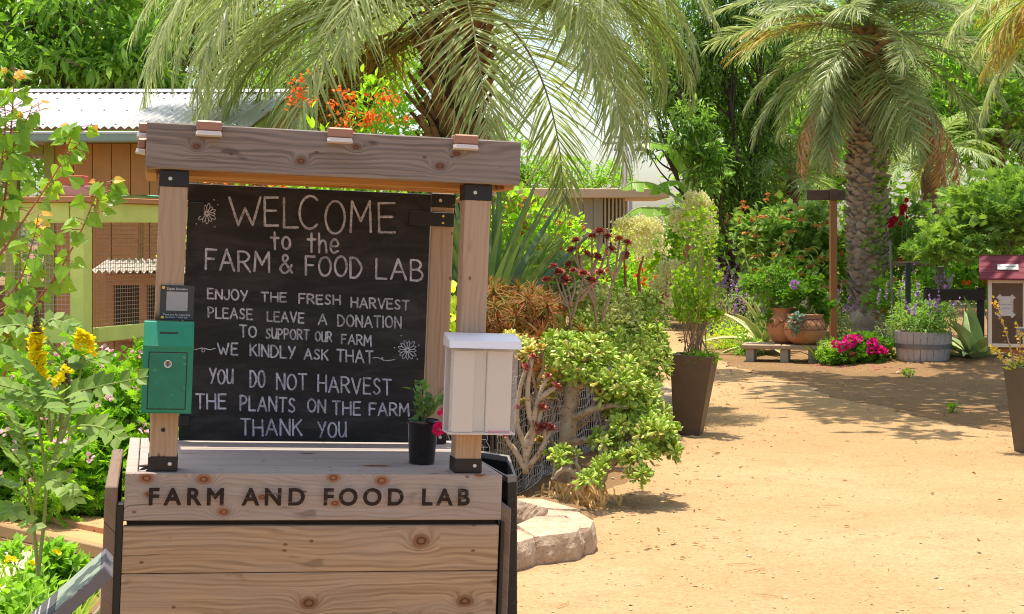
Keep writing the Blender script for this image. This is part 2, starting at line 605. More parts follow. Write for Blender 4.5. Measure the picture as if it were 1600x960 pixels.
M_soil = groundmat('mulch soil', (.225, .130, .060), (.275, .165, .078), (.15, .084, .038), (.46, .32, .18))
M_path = groundmat('decomposed granite', (.405, .255, .122), (.465, .305, .158), (.325, .196, .09), (.58, .43, .26), 1.0)
M_conc = plain('pale concrete', (.50, .38, .27), .85, vary=.1, scale=5, bump=.2)

mb = MB()
mb.add([(-150, -20, 0), (150, -20, 0), (150, 300, 0), (-150, 300, 0)], [(0, 1, 2, 3)])
ground = tag(obj('ground', mb, M_soil), kind='structure')

rg = np.random.default_rng(5)
left = curve([(-3.5, -1), (-3.2, 4), (-1.6, 5.5), (-.5, 6.4), (-.25, 7.3), (.30, 8.45), (.72, 10), (1.05, 11.6), (1.3, 14), (1.55, 18), (1.75, 23), (1.9, 29), (.6, 33), (-3, 36)], 8)
right = curve([(6.2, -1), (5.8, 6), (5.4, 9), (4.9, 10.8), (3.95, 12.3), (3.2, 14.6), (2.85, 17), (2.62, 19.2), (2.55, 23), (2.9, 29), (2.6, 35), (-2.5, 42)], 8)
n = 600
def resamp(c, n):
    s = np.r_[0, np.cumsum(np.linalg.norm(np.diff(c, axis=0), axis=1))]
    t = np.linspace(0, s[-1], n)
    return np.c_[np.interp(t, s, c[:, 0]), np.interp(t, s, c[:, 1])]
la, ra = resamp(left, n), resamp(right, n)
for q_, s_ in ((la, .05), (ra, .075)):
    q_[:, 0] += np.convolve(rg.normal(0, s_ * 2.2, n), np.ones(9) / 9, 'same') + np.convolve(rg.normal(0, s_ * .7, n), (.25, .5, .25), 'same')
l0_, r0_ = resamp(left, n), resamp(right, n)
cols_ = [la, l0_ * .9 + r0_ * .1, l0_ * .1 + r0_ * .9, ra]
V = np.concatenate([np.c_[q_, np.full(n, .006)] for q_ in cols_])
mb = MB()
for k_ in range(3):
    mb.add(V[k_ * n:(k_ + 2) * n], [(i, n + i, n + i + 1, i + 1) for i in range(n - 1)])
tag(obj('path', mb, M_path), kind='structure')
# heaped soil under the planting on the right of the path
def mound(name, cx, cy, rx, ry, h, mat, seed):
    rng = np.random.default_rng(seed)
    N, K = 10, 40
    V = [(cx, cy, h)]
    for i in range(1, N + 1):
        f = i / N
        for j in range(K):
            a = j * 6.2832 / K
            V.append((cx + rx * f * math.cos(a), cy + ry * f * math.sin(a), h * (1 - f * f) ** 1.3 + rng.normal(0, .008) * (f < 1) + .007 * (f < 1) - .01 * (f == 1)))
    F = [(0, 1 + j, 1 + (j + 1) % K) for j in range(K)]
    for i in range(N - 1):
        for j in range(K):
            a = 1 + i * K
            F.append((a + j, a + K + j, a + K + (j + 1) % K, a + (j + 1) % K))
    mb = MB()
    mb.add(V, F)
    return tag(obj(name, mb, mat, smooth=True), kind='structure')
mound('soil_mound', 6.2, 19.8, 2.6, 3.2, .16, M_soil, 3)
mound('soil_mound', 4.2, 22.0, 1.5, 2.0, .10, M_soil, 4)
# wood chips
# twigs and dry leaf litter on path and mulch
rng = np.random.default_rng(8)
mb = MB()
k = 5200
P = np.c_[rng.uniform(-.3, 6.5, k), rng.uniform(6.5, 22, k), np.full(k, .014)]
P[:2600, 0] = rng.uniform(3, 6.5, 2600)
P[:2600, 1] = rng.uniform(11, 20, 2600)
d = np.c_[rng.normal(size=(k, 2)), rng.normal(0, .1, k)]
mb.inst(T_RH, P, frames(d, (0, 0, 1), rng.uniform(.006, .026, k), rng.uniform(.5, 1.2), .4, rng))
for i in range(40):
    p = np.array((rng.uniform(.2, 4.2), rng.uniform(6, 15), .013))
    a = rng.uniform(0, 6.28)
    l = rng.uniform(.05, .16)
    v = np.array((math.cos(a), math.sin(a), 0))
    mb.tube([p, p + v * l * .5 + (0, 0, .004), p + v * l], .0016, 4)
M_litter = leafmat('dry litter', [(.22, .12, .05), (.35, .22, .1), (.12, .06, .03), (.42, .30, .16)], trans=.1)
tag(obj('leaf_litter', mb, M_litter), kind='stuff')
mb = MB()
k = 420
P = np.c_[rng.uniform(.1, 5.2, k), rng.uniform(7.4, 19, k), np.full(k, .016)]
P[:260, 0] = .35 + (P[:260, 1] - 7.4) * .17 + np.abs(rng.normal(0, .35, 260))
mb.inst(T_OV, P, frames(np.c_[rng.normal(size=(k, 2)), rng.normal(0, .15, k)], (0, 0, 1), rng.uniform(.022, .055, k), rng.uniform(.6, 1.3), .5, rng))
tag(obj('fallen_leaves', mb, M_litter), kind='stuff')
mb = MB()
k = 2600
P = np.c_[rng.uniform(-.2, 5.5, k), 6.3 + 12 * rng.random(k) ** 1.6, np.full(k, .008)]
s_ = rng.uniform(.004, .013, k) * (1 + (rng.random(k) > .97))
X = np.stack([rng.normal(0, .3, (k, 3)) + (1, 0, 0), rng.normal(0, .3, (k, 3)) + (0, 1, 0), rng.normal(0, .2, (k, 3)) + (0, 0, .7)], 2) * s_[:, None, None]
mb.inst((np.array([(.5, 0, 0), (-.5, .1, 0), (0, .55, .1), (.1, -.5, 0), (0, 0, .5), (0, 0, -.4)]), oct_f), P, X)
tag(obj('gravel', mb, leafmat('loose grit', [(.55, .40, .24), (.42, .27, .14), (.66, .54, .38), (.28, .17, .09)], 0, .9, .1, petal=True), smooth=True), kind='stuff')

# paved strip in the lower left
mb = MB()
q = [(-4.6, 7.45), (-2.62, 7.85), (-1.86, 7.2), (-1.7, 5.0), (-4.2, 4.2)]
mb.prism(q, -.03, .010)
tag(obj('concrete_pad', mb, M_conc), kind='structure')

# ------------------------------------------------------------------ kiosk
def rotm(yaw, roll):
    return Matrix.Rotation(yaw, 4, 'Z') @ Matrix.Rotation(roll, 4, 'Y')
KT = Vector((-1.2427, 5.0117, EYE - .76))
KM = Matrix.Translation(KT) @ rotm(.2247, .0387)
KI = KM.inverted()
def on_y(px, py, y):
    """kiosk coordinates of the pixel on the kiosk plane local y"""
    o, d = KI @ Vector((0, 0, EYE)), KI.to_3x3() @ (W(px, py, 1.0) - Vector((0, 0, EYE)))
    t = (y - o.y) / d.y
    return o + d * t
def on_z(px, py, z):
    o, d = KI @ Vector((0, 0, EYE)), KI.to_3x3() @ (W(px, py, 1.0) - Vector((0, 0, EYE)))
    t = (z - o.z) / d.z
    return o + d * t

WD, DP = 1.2427, .918
M_plank = wood('tan plank', (.50, .335, .20), (.29, .18, .10), (.37, .28, .21), 'X', .6, freq=52, contrast=.95, bump=.6, kscale=4.3, stain=.5)
M_fascia = wood('grey plank', (.40, .32, .27), (.27, .205, .165), (.37, .32, .29), 'X', .6, freq=80, contrast=.75, wamt=.6, bump=.6, knotcol=(.13, .055, .028), kscale=7.5, stain=.6)
M_beam = wood('weathered beam wood', (.30, .235, .20), (.14, .108, .09), (.26, .22, .20), 'X', 1.0, freq=46, contrast=.95, wamt=.55, knotcol=(.075, .036, .022), kscale=6.0, bump=.7, stain=.75)
M_post = wood('cedar post', (.47, .32, .21), (.31, .20, .125), (.40, .30, .225), 'Z', .3, freq=60, contrast=.6, wamt=.35)
M_deck = wood('deck board', (.45, .375, .32), (.27, .215, .18), (.39, .345, .31), 'X', .25, freq=90, contrast=.55, wamt=.7)
M_under = wood('raw orange timber', (.50, .27, .10), (.36, .17, .055), (.40, .22, .09), 'X', .2, freq=70)
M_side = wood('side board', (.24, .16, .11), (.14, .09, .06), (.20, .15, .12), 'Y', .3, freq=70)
M_blackmetal = plain('black powder coat', (.016, .015, .016), .45, .3, .5, vary=.2, scale=60)
M_screw = plain('zinc', (.62, .60, .57), .35, .9, vary=.1)
M_brass = plain('brass', (.75, .46, .12), .35, .9, vary=.1)
M_dark = plain('gap shade and dark parts', (.035, .026, .02), .9)  # near-black, the painted shade in the box gap and also plain dark parts

kiosk = thing('welcome_stand', 'weathered timber stand with roof beam, black chalkboard and plank box stencilled FARM AND FOOD LAB', 'information stand', m4=KM)

def part(name, x0, x1, y0, y1, z0, z1, mat, b=.004, parent=None, seed=None):
    c = ((x0 + x1) / 2, (y0 + y1) / 2, (z0 + z1) / 2)
    mb = MB()
    hx, hy, hz = (x1 - x0) / 2, (y1 - y0) / 2, (z1 - z0) / 2
    mb.box(-hx, hx, -hy, hy, -hz, hz, b)
    if parent is not None and parent is not kiosk:
        c = tuple(Vector(c) - parent.location)
    return obj(name, mb, mat, parent or kiosk, c)

def screw(parent, x, y, z, r=.0065, mat=None):
    mb = MB()
    prof = [(r, 0), (r, .0022), (r * .75, .0032), (r * .4, .0032), (r * .34, .0012), (0, .0012)]
    mb.lathe(prof, 14)
    o = obj('screw', mb, mat or M_screw, parent, Vector((x, y, z)) - parent.location, (R(90), 0, 0), smooth=False)
    return o

GZ = -.79
# box: fascia, front planks, sides, back, deck
fascia = part('fascia_board', 0, WD, 0, .036, -.153, 0, M_fascia, .003)
z = -.172
for hgt in (.1545, .1545, .14, .14):
    part('front_plank', .0, WD - .004, .004, .038, z - hgt + .0025, z, M_plank, .003)
    z -= hgt
part('gap_shade_strip', .01, WD - .01, .036, .06, -.19, -.12, M_dark, 0)  # near-black strip: the shade in the gap below the fascia, put into its colour
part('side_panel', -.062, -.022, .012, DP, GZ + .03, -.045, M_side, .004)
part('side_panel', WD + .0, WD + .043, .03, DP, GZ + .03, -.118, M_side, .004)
part('corner_angle', -.0215, -.0005, .006, .05, GZ + .06, -.10, M_blackmetal, .002)
part('corner_angle', WD + .0025, WD + .016, .004, .029, GZ + .06, -.16, M_blackmetal, .002)
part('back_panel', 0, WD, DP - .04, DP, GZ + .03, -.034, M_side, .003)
for cz in (-.125, -.235, -.35):
    screw(kiosk, -.011, .0055, cz, .005)
y = .037
part('deck_trim', 0.0, .038, .037, DP, -.034, -.001, M_deck, .003)
nb = 6
bw = (DP - .037) / nb
for i in range(nb):
    part('deck_board', .041, WD - .002, y + .002, y + bw - .003, -.034, 0.0 - .001 * (i % 2), M_deck, .003)
    y += bw
# stencilled words
cu = bpy.data.curves.new('stencil', 'FONT')
cu.body = 'FARM AND FOOD LAB'
cu.size = .07
cu.space_character = 1.42
cu.space_word = 1.15
cu.bevel_depth = .0022
cu.bevel_resolution = 0
cu.extrude = .0
to = bpy.data.objects.new('stencil', cu)
COL.objects.link(to)
dg = bpy.context.evaluated_depsgraph_get()
me = bpy.data.meshes.new_from_object(to.evaluated_get(dg))
bpy.data.objects.remove(to)
v = np.empty(len(me.vertices) * 3)
me.vertices.foreach_get('co', v)
v = v.reshape(-1, 3)
a0, a1 = on_y(232, 789, 0), on_y(733, 762, 0)
sx, sz = (a1.x - a0.x) / np.ptp(v[:, 0]), (a1.z - a0.z) / np.ptp(v[:, 1])
nv = np.c_[(v[:, 0] - v[:, 0].min()) * sx, -v[:, 2] * .4 - .0185 - .0011, (v[:, 1] - v[:, 1].min()) * sz]
me.vertices.foreach_set('co', nv.ravel())
me.update()
m, nt, out = newmat('worn stencil paint')
g = NT(nt)
co = g.coord()
w_ = g.noise(g.scaled(co, (14, 14, 90)), 1.0, 4.0, .65)
c = g.mix(g.sstep(w_, .56, .68), (.028, .017, .013), (.12, .078, .055))
g.principled(out, c, .8, 0, .2)
me.materials.clear()
me.materials.append(m)
st_o = obj('stencil_lettering', me, m, fascia, Vector((a0.x, 0, a0.z)) - fascia.location)

# posts with black brackets
PX, PW = (.072, 1.084), .089
BZ0, BZ1 = .984, 1.133
RPX = on_y(668, 500, .80).x
posts = []
for i, (x, y, zt) in enumerate([(PX[0], .03, BZ0), (PX[1], .03, BZ0), (PX[0] + .0, .80, .975), (RPX, .80, .975)]):
    p = part('post', x, x + PW, y, y + PW, 0.001, zt - .001, M_post, .004)
    posts.append(p)
    for (z0, z1) in ((.002, .05), (zt - .057, zt - .003)):
        br = part('post_bracket', x - .003, x + PW + .003, y - .003, y + PW + .003, z0, z1, M_blackmetal, .002, p)
        screw_p = MB()
        screw_p.lathe([(.0065, 0), (.0065, .0022), (.0048, .0032), (.0026, .0032), (.002, .0012), (0, .0012)], 14)
        obj('screw', screw_p, M_screw, br, (.022 if z0 < .5 else -.012, -PW / 2 - .0030, 0), (R(90), 0, 0))
# bolt hole in the left post
mb = MB()
mb.lathe([(.007, 0), (.007, .0015), (0, .0015)], 14)
h = on_y(255, 672, .03)
obj('bolt', mb, M_dark, posts[0], Vector((h.x, .03, h.z)) - posts[0].location, (R(90), 0, 0))

# roof: front and back beams, side rails, roof boards
BX = .0237
part('roof_beam', BX, BX + 1.241, .0, .075, BZ0, BZ1, M_beam, .004)
part('roof_beam', BX, BX + 1.241, DP - .06, DP, BZ0, BZ1, M_beam, .004)
for x in (BX + .001, BX + 1.24 - .038):
    part('roof_rail', x, x + .037, .077, DP - .062, BZ0 - .014, BZ1 - .02, M_under, .003)
y = .08
i = 0
while y < DP - .19:
    part('roof_slat', BX + .04, BX + 1.24 - .04, y, y + .128, BZ0 + .055, BZ0 + .085, M_under, .002)
    y += .1315
for yy in (.19, .44, .68):
    part('roof_joist', BX + .04, BX + 1.24 - .04, yy, yy + .038, BZ0 - .016 + .004 * (yy > .3), BZ0 + .053, M_under, .003)

# chalkboard and chalk writing
BY = .79
bl, br_ = on_y(279, 689, BY), on_y(661, 692, BY)
tl = on_y(303, 287, BY)
m, nt, out = newmat('chalkboard black')
g = NT(nt)
co = g.coord()
sm = g.noise(g.scaled(co, (1, 1, 3.2)), 4.0, 7.0, .68, .8)
fl = g.noise(co, 260.0, 2.0)
c = g.mix(g.sstep(sm, .4, .75), (.009, .0078, .0082), (.042, .036, .037))
c = g.mix(g.math('MULTIPLY', g.sstep(fl, .66, .75), .4), c, (.05, .045, .045))
g.principled(out, c, .62, 0, .35)
M_chalkbd = m
bx0, bx1, bz0_, bz1_ = min(bl.x, tl.x), RPX - .006, max(.002, (bl.z + br_.z) / 2), tl.z
board = part('chalkboard', bx0, bx1, BY, BY + .012, bz0_, bz1_, M_chalkbd, .0015)

def arc(cx, cy, rx, ry, a0, a1, n=14):
    a = np.radians(np.linspace(a0, a1, n))
    return np.c_[cx + rx * np.cos(a), cy + ry * np.sin(a)]
def L_(*p):
    return np.array(p, float)
def SM(*p):
    return curve([(x, y, 0) for x, y in p], 6)[:, :2]
GLY = {
 'A': (.95, [L_((0, 0), (.5, 1)), L_((.5, 1), (1, 0)), L_((.2, .36), (.82, .36))]),
 'B': (.75, [L_((0, 0), (0, 1)), SM((0, 1), (.6, .98), (.85, .78), (.6, .55), (0, .52)), SM((0, .52), (.7, .5), (1, .27), (.7, .02), (0, 0))]),
 'C': (.85, [arc(.55, .5, .55, .5, 48, 312, 18)]),
 'D': (.85, [L_((0, 0), (0, 1)), SM((0, 1), (.55, .95), (1, .5), (.55, .05), (0, 0))]),
 'E': (.68, [L_((0, 0), (0, 1)), L_((0, 1), (1, 1)), L_((0, .53), (.85, .53)), L_((0, 0), (1, 0))]),
 'F': (.68, [L_((0, 0), (0, 1)), L_((0, 1), (1, 1)), L_((0, .53), (.8, .53))]),
 'H': (.8, [L_((0, 0), (0, 1)), L_((1, 0), (1, 1)), L_((0, .52), (1, .52))]),
 'I': (.05, [L_((.5, 0), (.5, 1))]),
 'J': (.6, [SM((1, 1), (1, .3), (.6, 0), (.1, .1), (0, .25))]),
 'K': (.75, [L_((0, 0), (0, 1)), L_((.95, 1), (.05, .45)), L_((.3, .6), (1, 0))]),
 'L': (.65, [L_((0, 1), (0, 0)), L_((0, 0), (1, 0))]),
 'M': (1.0, [L_((0, 0), (.06, 1)), L_((.06, 1), (.5, .35)), L_((.5, .35), (.94, 1)), L_((.94, 1), (1, 0))]),
 'N': (.8, [L_((0, 0), (0, 1)), L_((0, 1), (1, 0)), L_((1, 0), (1, 1))]),
 'O': (.9, [arc(.5, .5, .5, .5, 95, 455, 24)]),
 'P': (.7, [L_((0, 0), (0, 1)), SM((0, 1), (.65, .98), (1, .74), (.65, .48), (0, .45))]),
 'R': (.78, [L_((0, 0), (0, 1)), SM((0, 1), (.65, .98), (.95, .74), (.6, .5), (0, .47)), L_((.4, .48), (1, 0))]),
 'S': (.68, [SM((.92, .86), (.55, 1), (.12, .82), (.3, .57), (.72, .42), (.95, .2), (.5, 0), (.02, .12))]),
 'T': (.8, [L_((0, 1), (1, 1)), L_((.5, 1), (.5, 0))]),
 'U': (.75, [SM((0, 1), (0, .35), (.22, .02), (.6, .02), (.95, .35), (1, 1)), L_((1, .6), (1, 0))]),
 'V': (.85, [L_((0, 1), (.5, 0)), L_((.5, 0), (1, 1))]),
 'W': (1.25, [L_((0, 1), (.28, 0)), L_((.28, 0), (.5, .6)), L_((.5, .6), (.74, 0)), L_((.74, 0), (1, 1))]),
 'Y': (.8, [L_((0, 1), (.5, .48)), L_((1, 1), (.3, 0))]),
 '&': (.8, [SM((1, 0), (.6, .4), (.25, .75), (.42, 1), (.66, .8), (.4, .55), (.05, .25), (.3, 0), (.65, .05), (.95, .42))]),
 't': (.6, [L_((.5, 1.0), (.5, 0)), L_((0, .68), (1, .68))]),
 'o': (.62, [arc(.5, .36, .5, .36, 95, 455, 20)]),
 'h': (.55, [L_((0, 0), (0, 1.0)), SM((0, .4), (.4, .62), (.85, .55), (1, 0))]),
 'e': (.6, [SM((.0, .36), (.98, .38), (.8, .66), (.45, .72), (.05, .5), (.05, .2), (.4, 0), (.95, .1))]),
}
rngc = random.Random(4)
chalk = MB()
def stroke(pts, w):
    """a flat rounded chalk line on the board through kiosk (x, z) points"""
    P = np.asarray(pts, float)
    seg = np.linalg.norm(np.diff(P, axis=0), axis=1)
    s = np.r_[0, np.cumsum(seg)]
    n = max(3, int(s[-1] / .006))
    t = np.linspace(0, s[-1], n)
    P = np.c_[np.interp(t, s, P[:, 0]), np.interp(t, s, P[:, 1])]
    T = nrm(np.gradient(P, axis=0))
    N = np.c_[-T[:, 1], T[:, 0]]
    ww = w * .5 * (1 + .16 * np.sin(t * 90 + rngc.random() * 6) * .5 + .08 * np.array([rngc.uniform(-1, 1) for _ in t]))
    A, B = P + N * ww[:, None], P - N * ww[:, None]
    yy = BY - .0011 - rngc.random() * .0009
    k = len(P)
    capA = [P[0] + w * .5 * (math.cos(a) * N[0] - math.sin(a) * T[0]) for a in (math.pi * .25, math.pi * .5, math.pi * .75)]
    capB = [P[-1] + w * .5 * (-math.cos(a) * N[-1] + math.sin(a) * T[-1]) for a in (math.pi * .25, math.pi * .5, math.pi * .75)]
    V = [(x, yy, z) for x, z in A] + [(x, yy, z) for x, z in B] + [(x, yy, z) for x, z in capA] + [(x, yy, z) for x, z in capB]
    F = [(i, i + 1, k + i + 1, k + i) for i in range(k - 1)]
    F.append((0, k, 2 * k + 2, 2 * k + 1, 2 * k))
    F.append((2 * k - 1, k - 1, 2 * k + 5, 2 * k + 4, 2 * k + 3))
    chalk.add(V, F)
def q2b(px, py):
    p = on_y(px, py, BY)
    return np.array((p.x, p.z))
def word(txt, x0, x1, t0, b0, t1, b1, w, y0, sc=3.8095):
    """letters fitted into the box: x from x0 to x1, top/bottom rows at its two ends (crop pixels)"""
    wid = [GLY[c][0] for c in txt]
    gap = .30
    tot = sum(wid) + gap * (len(txt) - 1)
    x = 0
    for c, ww in zip(txt, wid):
        j = rngc.uniform(-.03, .03)
        jj = rngc.uniform(-.04, .04)
        sl = rngc.uniform(-.04, .04)
        for s_ in GLY[c][1]:
            pts = []
            for u, v in s_:
                f = (x + u * ww + sl * v * ww) / tot
                top, bot = t0 + (t1 - t0) * f, b0 + (b1 - b0) * f
                yy = bot + (top - bot) * (v * (1 + jj) + j)
                pts.append(q2b(280 + (x0 + (x1 - x0) * f) / sc, y0 + yy / sc))
            stroke(pts, w)
        x += ww + gap
A4, A5 = 280, 460
for c, x0, x1, t, b in (('W', 300, 485, 102, 272), ('E', 510, 588, 108, 278), ('L', 624, 706, 110, 288), ('C', 715, 828, 106, 300), ('O', 870, 985, 118, 320), ('M', 1020, 1140, 136, 316), ('E', 1190, 1284, 150, 322)):
    word(c, x0, x1, t, b, t, b, .0088, A4)
for txt, x0, x1, t0, b0, t1, b1, w, yb in (
    ('to', 547, 660, 316, 415, 322, 420, .0085, A4), ('the', 764, 946, 326, 435, 328, 440, .0085, A4),
    ('FARM', 158, 535, 416, 538, 440, 555, .0085, A4), ('&', 597, 672, 450, 558, 450, 558, .0085, A4),
    ('FOOD', 754, 1086, 457, 568, 465, 588, .0085, A4), ('LAB', 1172, 1448, 474, 592, 484, 605, .0085, A4),
    ('ENJOY', 170, 406, 655, 712, 664, 724, .0066, A4), ('THE', 489, 636, 676, 728, 680, 730, .0066, A4),
    ('FRESH', 714, 958, 684, 738, 694, 747, .0066, A4),
    ('HARVEST', 1024, 1366, 18, 76, 36, 92, .0066, A5), ('PLEASE', 174, 434, 77, 138, 93, 150, .0064, A5),
    ('LEAVE', 525, 740, 105, 160, 112, 170, .0064, A5), ('A', 829, 877, 123, 180, 123, 180, .0064, A5),
    ('DONATION', 945, 1320, 122, 188, 136, 200, .0064, A5), ('TO', 363, 459, 187, 254, 192, 254, .0064, A5),
    ('SUPPORT', 518, 771, 203, 262, 214, 272, .006, A5), ('OUR', 811, 907, 222, 278, 226, 283, .006, A5),
    ('FARM', 966, 1142, 236, 293, 247, 308, .006, A5), ('WE', 231, 346, 291, 356, 292, 360, .0066, A5),
    ('KINDLY', 424, 689, 297, 364, 313, 382, .0066, A5), ('ASK', 745, 884, 323, 384, 331, 392, .0066, A5),
    ('THAT', 939, 1153, 331, 400, 336, 408, .0066, A5), ('YOU', 181, 319, 446, 530, 448, 533, .007, A5),
    ('DO', 423, 509, 454, 550, 459, 557, .007, A5), ('NOT', 581, 758, 471, 567, 478, 568, .007, A5),
    ('HARVEST', 827, 1261, 484, 578, 511, 600, .007, A5), ('THE', 100, 276, 593, 679, 599, 682, .007, A5),
    ('PLANTS', 364, 689, 608, 691, 616, 700, .007, A5), ('ON', 765, 869, 623, 698, 626, 702, .007, A5),
    ('THE', 912, 1077, 636, 714, 641, 717, .007, A5), ('FARM', 1132, 1366, 646, 718, 656, 725, .007, A5),
    ('THANK', 367, 729, 743, 838, 753, 842, .007, A5), ('YOU', 827, 992, 763, 850, 763, 848, .007, A5)):
    word(txt, x0, x1, t0, b0, t1, b1, w, yb)
def doodle(pts, w, y0):
    stroke([q2b(280 + x / 3.8095, y0 + y / 3.8095) for x, y in pts], w)
doodle(SM((92, 330), (135, 320), (155, 330), (143, 345), (132, 335), (150, 322), (180, 330), (214, 322)), .003, A5)
doodle(SM((1150, 380), (1180, 376), (1205, 388), (1215, 378), (1203, 376), (1215, 392), (1250, 394), (1285, 387)), .003, A5)
for cx, cy, y0, r in ((165, 205, A4, 60), (1357, 332, A5, 64)):
    for i in range(13):
        a = i * 6.2832 / 13 + .1
        L = r * rngc.uniform(.85, 1.1)
        d, e = np.array((math.cos(a), math.sin(a))), np.array((-math.sin(a), math.cos(a)))
        c0 = np.array((cx, cy))
        pts = [c0 + d * L * .12, c0 + d * L * .6 + e * L * .15, c0 + d * L, c0 + d * L * .6 - e * L * .15, c0 + d * L * .12]
        doodle(SM(*[tuple(p) for p in pts]), .0028, y0)
for x, y, y0 in ((205, 123, A4), (228, 152, A4), (100, 266, A4), (210, 283, A4), (1320, 246, A5), (1424, 302, A5), (1415, 385, A5), (1280, 318, A5)):
    doodle([(x, y), (x + 3, y + 2)], .004, y0)
m, nt, out = newmat('chalk marker')
g = NT(nt)
w_ = g.math('ADD', g.math('MULTIPLY', g.noise(g.coord(), 150, 3, .6), .6), g.math('MULTIPLY', g.noise(g.coord(), 22, 2, .6), .4))
g.principled(out, g.mix(g.sstep(w_, .38, .66), (.54, .54, .62), (.20, .19, .22)), .8, 0, .2)
chalk_m = m
obj('chalk_lettering', chalk, chalk_m, board, -board.location)

# hinge straps that carry the board
for (px0, py0, px1, py1, yy) in ((640, 330, 709, 355, BY - .006), (298, 316, 318, 338, BY - .006), (276, 650, 296, 667, BY - .006)):
    a, b = on_y(px0, py0, yy), on_y(px1, py1, yy)
    hp = part('hinge_strap', a.x, b.x, yy, yy + .0055, b.z, a.z, M_blackmetal, .0015)
    if px0 > 600:
        for dx, dz in ((.024, .013), (.024, -.013)):
            mbs = MB()
            mbs.lathe([(.005, 0), (.005, .002), (.003, .003), (0, .003)], 12)
            obj('screw', mbs, M_brass, hp, (dx + .02, -.0028, dz), (R(90), 0, 0))
# the rear right post is shaded by its own cap bracket: strap on the inside
# jute string knotted round the rear beam
mb = MB()
kx = on_y(719, 312, .78)
c0 = np.array((kx.x, .80, kx.z))
mb.tube(curve([c0 + (0, 0, .05), c0 + (.004, 0, .02), c0, c0 + (-.018, 0, -.02), c0 + (-.03, 0, -.028)], 5), .0035, 5)
mb.tube(curve([c0, c0 + (.012, 0, -.012), c0 + (.022, .0, -.045)], 5), .0035, 5)
mb.tube(curve([c0 + (-.012, 0, -.002), c0 + (0, -.008, .006), c0 + (.012, 0, 0), c0 + (0, -.006, -.008), c0 + (-.012, 0, -.002)], 4), .0045, 5)
obj('jute_string', mb, plain('jute', (.36, .25, .13), .9), kiosk)

# ---- things mounted on or standing on the stand
def kthing(name, label, cat, x, y, z, group=None, rot=None):
    m4 = KM @ Matrix.Translation((x, y, z))
    if rot:
        m4 = m4 @ Euler(rot).to_matrix().to_4x4()
    return thing(name, label, cat, group=group, m4=m4)

# solar lights over the beam
M_copper = plain('copper plastic', (.36, .175, .11), .42, .25, vary=.1)
M_lens = plain('frosted lens', (.62, .55, .50), .4, vary=.08)
def solar_light(cx, cz, label, y=0.0, rz=0.0):
    t = kthing('solar_light', label, 'solar light', cx, y, cz, 'solar lights clipped over the beam of the stand', (0, 0, rz))
    mb = MB()
    mb.box(-.038, .038, -.026, .06, .003, .011, .003)
    mb.box(-.041, .041, -.028, -.002, -.022, .0105, .004)
    obj('housing', mb, M_copper, t)
    mb = MB()
    V = [(-.042, -.003, -.024), (.042, -.003, -.024), (.042, -.003, -.04), (-.042, -.003, -.04), (-.037, -.031, -.0225), (.037, -.031, -.0225), (.041, -.034, -.036), (-.041, -.034, -.036)]
    mb.add(V, [(0, 1, 2, 3), (4, 7, 6, 5), (0, 4, 5, 1), (3, 2, 6, 7), (0, 3, 7, 4), (1, 5, 6, 2)])
    obj('lens', mb, M_lens, t)
    mb = MB()
    mb.box(-.03, .03, -.018, .05, .0112, .0125, .0005)
    obj('solar_cell', mb, M_dark, t)
for px, py, lab in ((327, 190, 'copper solar light on the front beam above the daisy doodle, nearest the box for donations'), (531, 203, 'copper solar light in the middle of the front beam, beside a pale split knot'), (727, 213, 'copper solar light on the front beam above the right front post')):
    p = on_y(px, py, 0)
    solar_light(p.x, BZ1 + .001, lab)
solar_light(BX, BZ1 - .0, 'upper copper solar light seen edge on at the left end of the beam', .25, R(-90))
solar_light(BX, BZ1 - .06, 'lower copper solar light seen edge on at the left end of the beam', .13, R(-90))

# green donation box
M_green = plain('green enamel', (.008, .205, .115), .42, 0, .4, vary=.16, scale=10, speck=((.05, .27, .17), 70, .70))
M_greend = plain('green door enamel', (.010, .165, .098), .45, 0, .4, vary=.2, scale=18, speck=((.05, .26, .17), 55, .66))
a, b = on_y(225, 645, -.045), on_y(300, 503, -.045)
wd, ht = .158, .291
cx = (on_y(222, 643, -.04).x + on_y(296, 647, -.04).x) / 2
zb = on_y(258, 646, -.06).z
t = kthing('donation_box', 'green steel donation box with coin slot and locked door below the small plaque', 'donation box', cx, 0, zb)
mb = MB()
hw = wd / 2
prof = [(.028, .0), (-.062, .0), (-.062, .216), (-.024, .291), (.028, .291)]
V = [(-hw, y, z) for y, z in prof] + [(hw, y, z) for y, z in prof]
k = len(prof)
mb.add(V, [tuple(range(k)), tuple(range(2 * k - 1, k - 1, -1))] + [(i, k + i, k + (i + 1) % k, (i + 1) % k) for i in range(k)])
body = obj('body', mb, M_green, t)
bv = body.modifiers.new('bevel', 'BEVEL')
bv.width, bv.segments = .003, 2
mb = MB()
mb.box(-.061, .061, -.0625, -.0618, .012, .196, 0)
obj('door_gap', mb, M_dark, t)
mb = MB()
mb.box(-.058, .058, -.0655, -.0622, .015, .193, .0015)
dr = obj('door', mb, M_greend, t)
mb = MB()
mb.lathe([(.013, 0), (.013, .004), (.0105, .0055), (.010, .003), (.0035, .003), (.003, .001), (0, .001)], 22)
obj('lock', mb, M_screw, dr, (0, -.0655, .158), (R(90), 0, 0), smooth=True)
mb = MB()
mb.box(-.0012, .0012, -.0700, -.0684, .1535, .1625, 0)
obj('keyhole', mb, M_dark, dr)
mb = MB()
mb.box(-.029, .029, -.0012, 0.0008, -.0026, .0026, 0)
ang = math.atan2(.038, .075)
obj('coin_slot', mb, M_dark, t, (0.0, -.0415 - .0005, .2556), (-ang, 0, 0))
mb = MB()
mb.box(-hw - .0008, hw + .0008, -.0628, .02, .0, .0016, 0)
